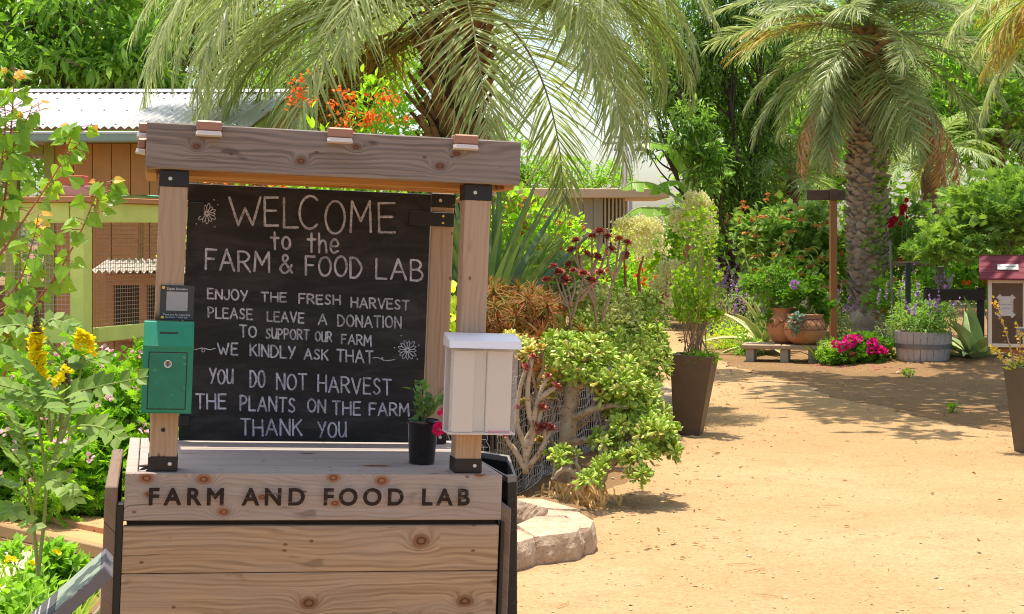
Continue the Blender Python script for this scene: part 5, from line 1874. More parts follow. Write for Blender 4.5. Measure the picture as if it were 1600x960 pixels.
tree('broadleaf_tree', 'mid green tree behind the willowy tree and feather palm', (7.0, 40, 0),
     [(1260, 150, 40, 2.2, 1.6, 2.2, 3400, 30), (1210, 260, 39, 1.6, 1.4, 1.4, 2000, 18), (1300, 250, 39, 1.8, 1.4, 1.4, 2200, 20)], .2, F_bright, T_RH, .2, 1.0, 37)
tree('fig_tree', 'spreading fig tree with grey limbs and lobed leaves behind the library box', (6.65, 20, 0),
     [(1555, 322, 20, .7, .7, .36, 900, 26), (1505, 365, 19.6, .45, .6, .28, 460, 16), (1595, 355, 20, .5, .6, .3, 440, 14), (1455, 392, 19.8, .32, .4, .18, 200, 10), (1615, 300, 20, .5, .6, .3, 360, 10)], .05, F_fig, T_LOBE, .135, 1.1, 38, bark=plain('pale fig bark', (.30, .25, .19), .85), out=.4, up=.3, rnd=.5)
# shade tree to the right of the frame: it throws the dappled shade across mulch and path
tree('shade_tree', 'tall shade tree standing right of the view, its canopy over the planting', (8.6, 14.5, 0),
     [], .2, F_bright, T_RH, .2, 1.0, 39) if False else None
rng = np.random.default_rng(39)
sh = thing('shade_tree', 'tall shade tree standing outside the right of the view above the planting', 'tree', (7.6, 16.5, 0))
mb, mt = MB(), MB()
for (x, y, z, rx, ry, rz, n, k) in ((-4.2, -.2, 6.3, 1.7, 1.5, .6, 1500, 24), (-2.4, -1.2, 6.4, 1.7, 1.8, .8, 1500, 22), (-4.6, -2.4, 6.0, 1.2, 1.3, .4, 700, 14), (.5, .5, 7, 2, 2, 1.0, 900, 14), (-2.6, 1.4, 6.5, 1.8, 1.5, .7, 1300, 18), (-5.2, 1.2, 6.4, 1.1, 1.2, .4, 600, 10)):
    cl = cloud(mb, rng, (x, y, z), (rx, ry, rz), n, .26, T_RH, 1.1, k, spread=.17)
    for q in cl[:10]:
        a = np.array((x * .4, y * .4, 4.6))
        mt.tube(curve([a, (a + q) / 2 + (0, 0, .2), q], 4), np.linspace(.06, .012, 9), 5)
    mt.tube(curve([(0, 0, 3), (x * .2, y * .2, 4), (x * .5, y * .5, 4.9), (x, y, z)], 5), np.linspace(.15, .04, 16), 7)
mt.tube([(0, 0, 0), (.05, 0, 1.6), (0, 0, 3.4)], [.24, .2, .17], 12)
obj('trunk', mt, M_bark, sh, smooth=True)
obj('crown', mb, F_bright, sh)

# far wood that closes the view
rng = np.random.default_rng(41)
mb = MB()
for x in np.arange(-20, 32, 2.0):
    if -.6 < x < 5.6:
        z, r = 1.1, 1.1
    else:
        z, r = 4.6, 4.8
    cloud(mb, rng, (x + rng.normal(0, .5), 46 + rng.normal(0, 1.5), z), (1.8, 1.8, r), 1500 if r > 2 else 420, .34, T_RH, 1.2, 16, spread=.3)
tag(obj('far_wood', mb, F_bright), kind='stuff')

# ------------------------------------------------------------------ banana
rng = np.random.default_rng(43)
bb = W(1085, 440, 26)
bn = thing('banana_plant', 'banana plant with broad torn leaves in front of the pale wall', 'banana plant', (bb.x, 26, 0))
mb, ms = MB(), MB()
for tipx, tipy, midx, midy in ((968, 296, 1020, 285), (970, 345, 1025, 318), (1000, 225, 1045, 235), (1050, 205, 1062, 235), (1085, 185, 1080, 235), (1130, 215, 1105, 240), (1150, 270, 1110, 265), (1015, 305, 1055, 280), (1120, 330, 1100, 285)):
    yb = 26 + rng.normal(0, .3)
    P = curve([tuple(W(1082, 330, 26) - Vector((bb.x, 26, 0))), tuple(W(midx + 12, midy + 8, yb) - Vector((bb.x, 26, 0))), tuple(W((midx + tipx) / 2, (midy + tipy) / 2 - 6, yb) - Vector((bb.x, 26, 0))), tuple(W(tipx, tipy, yb) - Vector((bb.x, 26, 0)))], 8)
    k = len(P)
    ms.tube(P, np.linspace(.03, .006, k), 5)
    T = nrm(np.gradient(P, axis=0))
    sd = nrm(np.cross(T, (0, -.35, 1.0)))
    up = np.cross(sd, T)
    w = .20 * np.sin(np.clip((np.linspace(0, 1, k) - .18) / .82, 0, 1) * math.pi) ** .6
    for s_ in (-1, 1):
        i = 5
        while i < k - 1:
            j = min(k - 1, i + rng.integers(2, 6))
            A = P[i:j + 1]
            Bq = A + s_ * sd[i:j + 1] * w[i:j + 1, None] - up[i:j + 1] * (w[i:j + 1, None] * rng.uniform(.1, .7))
            n = len(A)
            mb.add(np.r_[A, Bq], [(q, q + 1, n + q + 1, n + q) for q in range(n - 1)])
            i = j
obj('leaf_blades', mb, F_ban, bn)
obj('midribs', ms, plain('banana midrib', (.40, .46, .16), .5), bn)
mb = MB(); mb.tube([(0, 0, 0), (.02, 0, .8), tuple(W(1082, 330, 26) - Vector((bb.x, 26, 0)))], [.13, .11, .05], 10)
obj('trunk', mb, plain('banana stem', (.26, .27, .10), .6), bn, smooth=True)

# ------------------------------------------------------------------ far wall, poles
M_wallb = plain('taupe boards', (.36, .31, .24), .8, vary=.06)
M_cop = plain('peach coping', (.72, .50, .35), .7, vary=.06)
fw = thing('garden_building', 'low taupe flat roofed building with peach coping beyond the aloes', 'building', (1.0, 31, 0))
a, b = W(770, 300, 31), W(942, 300, 31)
mb = MB()
x = a.x
while x < b.x:
    mb.box(x - 1.0, min(x + .19, b.x) - 1.0, 0, .06, 0, a.z - .12, .003)
    x += .2
mb.box(a.x - 1.0, b.x - 1.0, .07, .1, 0, a.z - .121)
obj('wall', mb, M_wallb, fw)
mb = MB(); mb.box(a.x - 1.2, W(1045, 300, 31).x - 1.0, -.18, 3, a.z - .12, a.z + .06, .01)
obj('coping', mb, M_cop, fw)
mb = MB()
x = b.x + .03
while x < W(976, 300, 31).x:
    mb.box(x - 1.0, x + .035 - 1.0, -.02, .05, 0, a.z - .123, .003)
    x += .075
obj('slat_screen', mb, plain('pale slats', (.50, .40, .27), .7), fw)
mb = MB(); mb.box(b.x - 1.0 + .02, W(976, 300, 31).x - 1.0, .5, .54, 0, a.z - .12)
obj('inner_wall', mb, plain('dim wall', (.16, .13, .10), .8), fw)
def pole(px, py, Y, r, label, arms=()):
    p = W(px, py, Y)
    t = thing('utility_pole', label, 'pole', (p.x, Y, 0), group='thin grey poles beyond the garden')
    mb = MB(); mb.tube([(0, 0, 0), (0, 0, p.z)], [r, r * .75], 8)
    obj('mast', mb, plain('grey pole', (.36, .36, .38), .6), t, smooth=True)
    for z, w in arms:
        mb = MB(); mb.box(-w, w, -.05, .05, p.z - z - .06, p.z - z + .06, .01)
        for k in (-.9, -.4, .4, .9):
            mb.tube([(k * w, 0, p.z - z + .05), (k * w, 0, p.z - z + .22)], .03, 5)
        obj('cross_arm', mb, plain('grey arm', (.30, .30, .30), .7), t)
pole(977, 140, 34, .06, 'tall thin grey pole right beside the slatted end of the wall')
pole(985, 205, 75, .11, 'distant utility pole with two cross arms under the palm frond tips', ((.3, 1.0), (.9, .8)))
pole(966, 215, 80, .11, 'distant utility pole with one short cross arm', ((.3, .8),))
# ------------------------------------------------------------------ shrubs
def shrub(name, label, center, r, n, size, leaf, T=T_OV, asp=1.0, seed=0, group=None, cat='shrub', flowers=None, stems=10, stem_mat=None, rr=.008, nclump=16, loc=None, **kw):
    """center (x,y,z) world; stands on the ground below it"""
    rng = np.random.default_rng(seed)
    c = Vector(center)
    base = Vector((c.x, c.y, 0))
    t = thing(name, label, cat, base, group=group)
    mb, ms = MB(), MB()
    r = np.broadcast_to(np.asarray(r, float), (3,))
    cl = cloud(mb, rng, (0, 0, c.z), r, n, size, T, asp, nclump, zmin=.02, **kw)
    z0 = 0.0
    for q in cl[:stems]:
        a = np.array((rng.normal(0, r[0] * .15), rng.normal(0, r[1] * .15), z0))
        ms.tube(curve([a, a + (q - a) * .5 + rng.normal(0, .03, 3), q], 4), np.linspace(rr, rr * .35, 9), 5)
    obj('foliage', mb, leaf, t)
    obj('stems', ms, stem_mat or M_tanst, t)
    if flowers:
        fmat, fn, fs, kind = flowers
        mf = MB()
        q = nrm(rng.normal(size=(fn, 3)) + (0, -.5, .5))
        P = np.array((0, 0, c.z)) + q * r * rng.uniform(.85, 1.1, (fn, 1))
        P[:, 2] = np.maximum(P[:, 2], .08)
        if kind == 'spike':
            for p in P:
                p[2] = max(p[2], c.z + r[2] * .3)
                d = nrm(np.array((rng.normal(0, .35), rng.normal(0, .35), 1.0)))
                L = fs * rng.uniform(.7, 1.3)
                k = 26
                ff = rng.random(k)
                Q = p + d * (ff * L)[:, None]
                mf.inst(T_OV, Q, frames(rng.normal(size=(k, 3)), d, .035 * (1.2 - .6 * ff), 1.6, .5, rng))
        else:
            for p, nn in zip(P, q):
                k = {'head': 16, 'small': 6}.get(kind, 8)
                dd = nrm(rng.normal(size=(k, 3)) + nn * 1.3)
                mf.inst(T_OV, np.broadcast_to(p, (k, 3)) + dd * fs * .25, frames(dd, nn, fs * rng.uniform(.5, .8, k), 1.9, .5, rng))
        obj('flowers', mf, fmat, t)
    return t

# cape honeysuckle between the coop and the palm
shrub('honeysuckle_bush', 'green honeysuckle bush with orange red trumpet flowers behind the roof beam', (W(545, 300, 11.2).x, 11.2, 1.55), (.52, .4, 1.10), 5600, .075, F_honey, T_OV, .75, 51, spread=.2, nclump=34, rr=.012)
rng = np.random.default_rng(52)
hb = bpy.data.objects['honeysuckle_bush']
mf = MB()
for px, py, k in ((470, 130, 26), (458, 145, 20), (480, 155, 16), (545, 155, 20), (548, 165, 20), (573, 188, 40), (580, 186, 30), (540, 196, 40), (530, 150, 20), (590, 155, 16), (603, 150, 16), (616, 158, 12), (636, 190, 12), (460, 160, 16), (520, 170, 14), (610, 190, 14), (330, 291, 10), (352, 292, 14), (410, 293, 14), (440, 293, 12), (380, 290, 8)):
    p = np.array(W(px, py, 10.75) - hb.location)
    dd = nrm(rng.normal(size=(k, 3)) + (0, -.6, .5))
    mf.inst(T_LONG, p + rng.normal(0, .03, (k, 3)), frames(dd, (0, 0, 1), rng.uniform(.03, .05, k), 2.2, .5, rng))
obj('flowers', mf, F_ora, hb)
shrub('honeysuckle_bush', 'lower arm of the honeysuckle seen through the slit above the chalkboard', (W(380, 330, 12).x, 12.0, 1.15), (.75, .45, .82), 2600, .075, F_honey, T_OV, .75, 53, spread=.2, nclump=26)

# geranium bed on the left
rng = np.random.default_rng(54)
gs = [((62, 735), 8.15, .34, .38, 'front geranium bush beside the timber edging, behind the senna stems'), ((150, 735), 8.05, .36, .36, 'front geranium bush touching the left side of the stand'), ((205, 690), 8.35, .3, .36, 'geranium bush just left of the deck of the stand'),
      ((185, 620), 8.6, .26, .3, 'geranium bush under the rusty mesh of the run'), ((100, 640), 8.55, .32, .38, 'tallest geranium bush in front of the lime corner post'), ((20, 650), 8.55, .34, .36, 'geranium bush at the left edge below the yellow flower spikes'), ((0, 740), 8.2, .3, .35, 'low geranium bush at the left edge behind the dark leaflets')]
for i, ((px, py), Y, r, rz, lab) in enumerate(gs):
    c = W(px, py, Y)
    shrub('geranium_bush', lab, (c.x, Y, max(.12, c.z)), (r, r * .9, rz), 1500, .062, F_ger, T_LOBE, 1.0, 540 + i, 'bright geranium bushes left of the stand', 'geranium', (F_pale, 26, .035, 'small'), 12, M_greenst, nclump=34, spread=.17, out=.5, up=.35)
mb = MB()
k = 2600
P = np.c_[rng.uniform(-3.6, -1.7, k), rng.uniform(7.9, 8.95, k), rng.uniform(.1, .32, k)]
mb.inst(T_LOBE, P, frames(rng.normal(size=(k, 3)) + (0, -.4, .6), (0, 0, 1), rng.uniform(.04, .07, k), 1.0, .5, rng))
tag(obj('ground_cover', mb, F_ger), kind='stuff')

# leafy herbs at the lower left
rng = np.random.default_rng(55)
for (px, py, Y, r, rz, lab, sd) in ((55, 915, 6.2, .17, .17, 'leafy green mint clump between the water bottle and the timber edging', 1), (20, 950, 5.8, .16, .18, 'lush herb clump with yellow blooms nearest the low end of the slanted panel', 2), (100, 905, 6.3, .10, .10, 'small herb tuft beside the raised end of the slanted panel', 3)):
    c = W(px, py, Y)
    shrub('herb_clump', lab, (c.x, Y, max(.1, c.z)), (r, r, rz), 900, .045, F_bright, T_OV, 1.1, 550 + sd, 'herbs on the paving at the lower left', 'herb', (F_yel, 3, .03, 'small') if sd < 3 else None, 14, M_greenst, nclump=22, spread=.2)
t = shrub('weed_tuft', 'small leafy weed growing between the panel and the stand', (W(150, 925, 5.6).x, 5.6, .08), (.09, .09, .09), 90, .05, F_fig, T_OV, 1.0, 559, None, 'weed', None, 5, M_greenst)
mb = MB()
k = 240
P = np.c_[rng.uniform(-1.95, -1.55, k) , rng.uniform(5.2, 6.4, k), np.full(k, .01)]
P[:, 0] = (P[:, 1] / FOC) * (rng.uniform(0, 120, k) - 800)
mb.inst(T_GRASS, P, frames(rng.normal(0, .35, (k, 3)) + (0, 0, 1), (0, -1, .2), rng.uniform(.1, .3, k), 1.0, .5, rng))
tag(obj('grass', mb, F_grass), kind='stuff')

# ------------------------------------------------------------------ heart leaved sapling at the left
rng = np.random.default_rng(56)
sp0 = Vector((W(-20, 800, 4.9).x, 4.9, 0))
sap = thing('redbud_sapling', 'young sapling with red twigs and bright heart shaped leaves before the lime green run', 'sapling', sp0)
ms, mb, mn = MB(), MB(), MB()
def twig(pts, leaves, r0, size, tipn):
    P = pxc(pts, 10) - np.array(sp0)
    k = len(P)
    ms.tube(P, np.linspace(r0, r0 * .3, k), 5)
    for i in range(leaves):
        f = (i + .5) / leaves
        j = int((.08 + .92 * f) * (k - 1))
        a = rng.uniform(0, 6.28)
        off = np.array((math.cos(a), .5 * math.sin(a), .35 * math.sin(a * 2) + .1))
        pet = P[j] + off * rng.uniform(.02, .05)
        ms.tube([P[j], pet], .0014, 3, cap=False)
        d = off * .8 + rng.normal(0, .3, 3) + (0, 0, -.55)
        tip = f > tipn
        (mn if tip else mb).inst(T_HEART, [pet], frames(np.array([d]), np.array([(rng.normal(0, .4), -1.0, .7 + rng.normal(0, .3))]), size * rng.uniform(.7, 1.15) * (.55 if tip else 1), 1.0, .3, rng))
twig([(-5, 620, 4.7), (40, 500, 4.65), (85, 435, 4.6), (125, 365, 4.6), (150, 305, 4.6), (167, 280, 4.6)], 46, .0045, .05, .93)
twig([(-25, 430, 4.7), (10, 385, 4.7), (50, 325, 4.7), (90, 265, 4.7), (112, 215, 4.7), (124, 196, 4.7)], 42, .0045, .048, .93)
twig([(-15, 420, 4.8), (6, 320, 4.8), (14, 240, 4.8), (20, 160, 4.8), (22, 100, 4.8)], 60, .005, .047, .92)
twig([(-30, 560, 4.7), (0, 480, 4.6), (30, 440, 4.6), (52, 375, 4.6), (60, 335, 4.6)], 36, .004, .05, .9)
twig([(-40, 640, 4.7), (-5, 560, 4.7), (15, 520, 4.6), (35, 505, 4.6)], 26, .004, .056, 2)
twig([(10, 250, 4.8), (28, 210, 4.8), (45, 180, 4.8), (50, 165, 4.8)], 12, .003, .045, .7)
twig([(-20, 360, 4.8), (-2, 280, 4.75), (8, 200, 4.75), (6, 150, 4.75)], 40, .004, .055, 2)
P = curve([(0, 0, 0), (0, 0, .5), tuple(W(-30, 560, 4.7) - sp0), tuple(W(-25, 420, 4.7) - sp0)], 6)
ms.tube(P, np.linspace(.012, .006, len(P)), 6)
obj('twigs', ms, M_redst, sap)
obj('leaves', mb, F_heart, sap)
obj('young_leaves', mn, F_new, sap)

# ------------------------------------------------------------------ senna with yellow flower spikes
rng = np.random.default_rng(57)
sn0 = Vector((W(60, 900, 4.3).x, 4.3, 0))
sn = thing('senna_shrub', 'senna shrub with ladder leaves and upright yellow flower spikes', 'shrub', sn0)
ms, mb = MB(), MB()
def pinnate(pts, pairs, ll, asp=1.25, nup=(0, -.7, .7), f0=.22, ang=62):
    P = pxc(pts, 10) - np.array(sn0)
    k = len(P)
    ms.tube(P, np.linspace(.0042, .0016, k), 4)
    T = nrm(np.gradient(P, axis=0))
    nu = nrm(np.array(nup, float))
    for i in range(pairs):
        f = f0 + (1 - f0) * (i + .3) / pairs
        j = int(f * (k - 1))
        s_ = nrm(np.cross(T[j], nu))
        for sd in (-1, 1):
            a = R(ang - 22 * i / pairs) + rng.normal(0, .1)
            d = T[j] * math.cos(a) + sd * s_ * math.sin(a) + rng.normal(0, .08, 3)
            mb.inst(T_OV, [P[j]], frames(np.array([d]), np.array([nu + rng.normal(0, .15, 3)]), ll * rng.uniform(.88, 1.1) * (1 - .25 * abs(2 * i / pairs - .8)), asp, .15, rng))
B0 = (80, 690, 4.3)
for pts, pr, ll, nu in (
    ([B0, (70, 620, 4.25), (30, 570, 4.15), (-40, 530, 4.05)], 11, .058, (.1, -.6, .8)),
    ([B0, (85, 640, 4.3), (45, 615, 4.2), (-30, 595, 4.1)], 11, .056, (.1, -.6, .8)),
    ([(92, 660, 4.3), (105, 620, 4.3), (150, 605, 4.25), (232, 588, 4.2)], 9, .052, (0, -.85, .5)),
    ([B0, (60, 640, 4.2), (10, 625, 4.1), (-50, 620, 4.0)], 9, .055, (.1, -.5, .9)),
    ([(95, 670, 4.3), (110, 640, 4.2), (100, 628, 4.05), (88, 610, 3.95)], 5, .075, (0, -.3, 1)),
    ([B0, (90, 600, 4.35), (115, 570, 4.4), (175, 555, 4.45)], 7, .055, (0, -.5, .9)),
    ([(60, 760, 4.3), (30, 720, 4.2), (0, 690, 4.1), (-40, 680, 4.0)], 10, .052, (.1, -.5, .9)),
    ([(60, 760, 4.3), (40, 700, 4.15), (30, 665, 4.05), (0, 640, 4.0)], 10, .052, (.2, -.4, .9)),
    ([(60, 760, 4.3), (90, 720, 4.2), (120, 700, 4.15), (140, 690, 4.1)], 7, .052, (0, -.5, .9)),
    ([(50, 790, 4.3), (20, 760, 4.2), (-10, 750, 4.1), (-50, 760, 4.0)], 10, .054, (.1, -.5, .9)),
    ([(50, 790, 4.3), (70, 750, 4.2), (100, 760, 4.1), (118, 785, 4.05)], 9, .05, (0, -.6, .8)),
    ([(45, 810, 4.3), (20, 790, 4.2), (20, 800, 4.1), (60, 830, 4.0)], 9, .046, (.1, -.6, .8)),
    ([(45, 810, 4.3), (10, 800, 4.2), (-20, 810, 4.1), (-60, 830, 4.0)], 8, .05, (.1, -.6, .8)),
    ([(95, 670, 4.3), (130, 665, 4.2), (165, 670, 4.15), (190, 690, 4.1)], 6, .05, (0, -.8, .6)),
    ([(100, 560, 4.4), (60, 520, 4.35), (20, 508, 4.3), (-30, 520, 4.2)], 9, .05, (.1, -.7, .7)),
    ([(60, 520, 4.4), (80, 500, 4.4), (100, 505, 4.4), (118, 515, 4.4)], 5, .045, (.1, -.7, .7))):
    pinnate(pts, pr, ll, nup=nu)
st = [[(60, 900, 4.3), (72, 760, 4.3), (60, 650, 4.3), (57, 500, 4.3)], [(72, 760, 4.3), (95, 670, 4.3), (100, 610, 4.3), (103, 575, 4.3)], [(95, 690, 4.35), (118, 620, 4.4), (130, 555, 4.4)], [(60, 900, 4.3), (50, 800, 4.3), (40, 740, 4.25)]]
for s_ in st:
    P = pxc(s_, 8) - np.array(sn0)
    ms.tube(P, np.linspace(.0055, .003, len(P)), 6)
obj('stems', ms, M_greenst, sn)
obj('leaflets', mb, F_senna, sn)
M_bud = plain('dark bud', (.10, .075, .025), .6, vary=.3, scale=40)
for (px, y0, y1, w, n, Y) in ((57, 600, 515, .024, 150, 4.28), (131, 552, 520, .028, 80, 4.38)):
    mf = MB()
    ff = rng.random(n)
    a = rng.uniform(0, 6.28, n)
    base, top = np.array(W(px, y0, Y) - sn0), np.array(W(px - 1, y1, Y) - sn0)
    rad = w * (1.05 - .65 * ff ** 1.5) * rng.uniform(.6, 1.0, n)
    dd = np.c_[np.cos(a), np.sin(a), rng.normal(.2, .3, n)]
    P = base + (top - base) * ff[:, None] + dd * rad[:, None]
    mf.inst(T_HEART, P - dd * .006, frames(dd + (0, 0, .5), (0, 0, 1), rng.uniform(.016, .026, n), 1.2, .6, rng))
    obj('flower_spike', mf, F_yel, sn)
for (px, y0, y1, Y) in ((57, 520, 478, 4.28), (103, 600, 562, 4.3)):
    mf = MB()
    n = 46
    ff = np.linspace(0, 1, n)
    a = np.arange(n) * 2.4
    base, top = np.array(W(px, y0, Y) - sn0), np.array(W(px, y1, Y) - sn0)
    P = base + (top - base) * ff[:, None] + np.c_[np.cos(a), np.sin(a), a * 0] * (.010 * (1.05 - .8 * ff))[:, None]
    mf.inst(T_BIT, P, np.eye(3)[None] * (.014 - .006 * ff)[:, None, None])
    obj('bud_spike', mf, M_bud, sn)
mf = MB()
for px, py in ((92, 593), (95, 588), (108, 578), (99, 577)):
    p = np.array(W(px, py, 4.28) - sn0)
    dd = nrm(rng.normal(size=(6, 3)))
    mf.inst(T_HEART, p + dd * .003, frames(dd, (0, -1, .2), .014 if px > 92 else .024, 1.0, .5, rng))
obj('open_flower', mf, F_yel, sn)

# ------------------------------------------------------------------ succulents on the raised bed
rng = np.random.default_rng(60)
def at(px, py, Y):
    return np.array(W(px, py, Y))
def spray(mb, spec, nl, size, T, **kw):
    """spec: (px, py, Y, rx px, ry px, depth, count) rosette centres in a lens-shaped cluster"""
    for (px, py, Y, rx, ry, dz, k) in spec:
        q = nrm(rng.normal(size=(k, 3))) * rng.random((k, 1)) ** .45
        P = at(px, py, Y) + q * np.array((rx * Y / FOC, dz, ry * Y / FOC))
        P[:, 2] = np.maximum(P[:, 2], .05)
        ax = q * np.array((1, 1, .7)) + (0, -.25, .7)
        rosette(mb, rng, P, nl, size, T, axis=ax, **kw)
# aloes
tal = thing('aloe_clump', 'dense clump of narrow leaved aloes flushed orange red behind the white leaflet box', 'aloe', (at(830, 560, 10.4)[0], 10.4, .6))
mb = MB()
T_AL = blade(.055, .5, 4, .5, .9)
spray(mb, [(790, 500, 10.3, 55, 45, .5, 34), (850, 505, 10.6, 45, 50, .5, 32), (815, 560, 9.9, 50, 45, .4, 30), (870, 580, 10.0, 35, 40, .4, 20), (780, 470, 10.8, 40, 25, .5, 16), (905, 555, 10.5, 30, 30, .4, 12)], 26, .15, T_AL, tilt=(10, 100), jit=.18, jz=.3)
obj('leaves', mb, F_aloe, tal, -tal.location)
ms = MB()
for i in range(26):
    p = at(rng.uniform(770, 900), rng.uniform(520, 600), rng.uniform(10, 10.7))
    ms.tube(curve([(p[0], p[1], .55), (p[0] + .02, p[1], (p[2] + .6) / 2), p], 4), .015, 5)
obj('stalks', ms, M_tanst, tal, -tal.location)
# small green leaf sprig and variegated jade in front of the aloes
def jade(name, label, spec, leaf, nl, size, T, trunks, seed, asp=1.0, zb=.6, tm=None):
    t = thing(name, label, 'succulent', (float(at(*spec[0][:3])[0]), spec[0][2], zb))
    mb, ms = MB(), MB()
    spray(mb, spec, nl, size, T, tilt=(8, 88), asp=asp * .85, jit=.22)
    obj('leaves', mb, leaf, t, -t.location)
    for pts, r0, r1 in trunks:
        P = pxc(pts, 6)
        P = P + rng.normal(0, .006, P.shape)
        q_ = 1.0 if r0 > .05 else .72
        ms.tube(P, np.linspace(r0 * q_, r1 * q_, len(P)) * rng.uniform(.96, 1.04, len(P)), 9)
    if trunks:
        obj('branches', ms, tm or M_paleb, t, -t.location, smooth=True)
    return t
jade('jade_shrub', 'pale yellow variegated jade shrub on top of the raised bed', [(950, 495, 12.2, 48, 45, .5, 150), (920, 460, 12.4, 30, 25, .4, 50), (985, 525, 12.2, 35, 35, .4, 70)], F_jadev, 9, .07, T_JADE, [([(950, 560, 12.2), (950, 530, 12.2), (945, 500, 12.2)], .03, .012), ([(955, 550, 12.2), (975, 520, 12.2), (985, 500, 12.2)], .02, .01)], 1)
jade('jade_shrub', 'small pale jade rosettes right behind the lid of the leaflet box', [(800, 535, 9.5, 24, 14, .2, 26), (820, 550, 9.5, 16, 14, .2, 14)], F_jadev, 9, .06, T_JADE, [], 2)
jade('jade_shrub', 'large rounded green jade shrub spilling over the bed towards the path', [(1005, 560, 12.0, 42, 55, .5, 150), (955, 570, 11.5, 55, 60, .5, 200), (1015, 520, 12.3, 30, 35, .4, 70), (990, 620, 11.6, 40, 45, .4, 120), (900, 530, 11.3, 40, 40, .4, 90), (1010, 475, 12.6, 22, 22, .3, 30)], F_jade, 9, .078, T_JADE,
     [([(960, 640, 11.6), (965, 600, 11.6), (985, 560, 11.6)], .035, .014), ([(960, 640, 11.6), (945, 600, 11.5), (940, 560, 11.5)], .03, .012)], 3)
j1 = jade('jade_tree', 'old jade tree with a thick pale trunk leaning against the netted bed', [(905, 558, 9.2, 54, 34, .28, 95), (958, 592, 9.2, 48, 34, .28, 80), (880, 540, 9.3, 32, 20, .25, 36), (975, 655, 9.1, 34, 24, .22, 40), (1005, 635, 9.3, 38, 28, .25, 36), (868, 588, 9.25, 16, 16, .15, 8), (985, 600, 9.2, 30, 24, .2, 26)], F_jade, 11, .07, T_JADE,
     [([(876, 770, 9.25), (880, 720, 9.22), (888, 660, 9.2), (897, 600, 9.2), (902, 570, 9.2)], .058, .036), ([(897, 600, 9.2), (890, 580, 9.2), (885, 560, 9.2)], .034, .018), ([(897, 605, 9.2), (920, 598, 9.1), (955, 575, 9.05)], .03, .014),
      ([(890, 655, 9.2), (915, 645, 9.1), (950, 635, 9.1), (985, 640, 9.05)], .034, .014), ([(884, 690, 9.2), (915, 688, 9.1), (945, 670, 9.1), (960, 650, 9.05)], .03, .012), ([(905, 655, 9.2), (925, 640, 9.15), (935, 620, 9.1)], .022, .01), ([(880, 700, 9.25), (900, 672, 9.3), (925, 652, 9.3)], .024, .012),
      ([(900, 585, 9.2), (915, 565, 9.2), (925, 550, 9.15)], .024, .012)], 4, zb=0)
jade('jade_tree', 'low jade with crooked branches sprawling over the sandy path edge', [(1025, 676, 9.0, 34, 20, .2, 48), (995, 708, 8.9, 32, 16, .18, 34), (950, 690, 9.0, 26, 14, .16, 20), (1042, 700, 9.0, 20, 14, .15, 16), (878, 712, 8.85, 24, 12, .15, 16), (945, 722, 8.8, 20, 12, .12, 12), (1000, 742, 8.8, 20, 9, .1, 10), (925, 748, 8.7, 16, 9, .1, 8)], F_jade, 11, .07, T_JADE,
     [([(935, 768, 9.0), (945, 735, 8.95), (975, 705, 8.9), (1005, 685, 8.9), (1040, 680, 8.95)], .05, .014), ([(930, 770, 9.0), (905, 745, 8.85), (880, 735, 8.8), (862, 752, 8.8)], .035, .012), ([(945, 735, 8.95), (940, 700, 8.95), (950, 680, 8.95)], .025, .01), ([(975, 705, 8.9), (1000, 720, 8.85), (1010, 745, 8.8)], .02, .008), ([(905, 745, 8.85), (900, 720, 8.85), (895, 705, 8.85)], .02, .009), ([(940, 740, 8.95), (970, 735, 8.8), (985, 740, 8.8)], .02, .008)], 5, zb=0)
# dead leaf skirt at the jade foot
mb = MB()
k = 180
P = np.c_[rng.normal(at(905, 772, 8.95)[0], .09, k), rng.normal(8.9, .06, k), rng.uniform(.02, .16, k)]
mb.inst(T_BLADE, P, frames(rng.normal(0, .5, (k, 3)) + (0, -.4, -.8), (0, -1, .2), rng.uniform(.06, .13, k), 1.4, .5, rng))
tag(obj('dry_grass_tuft', mb, leafmat('straw', [(.46, .30, .14), (.36, .22, .10), (.52, .38, .2)], .2)), 'straw coloured tuft of dead leaves at the foot of the jade trunk', 'dry grass')

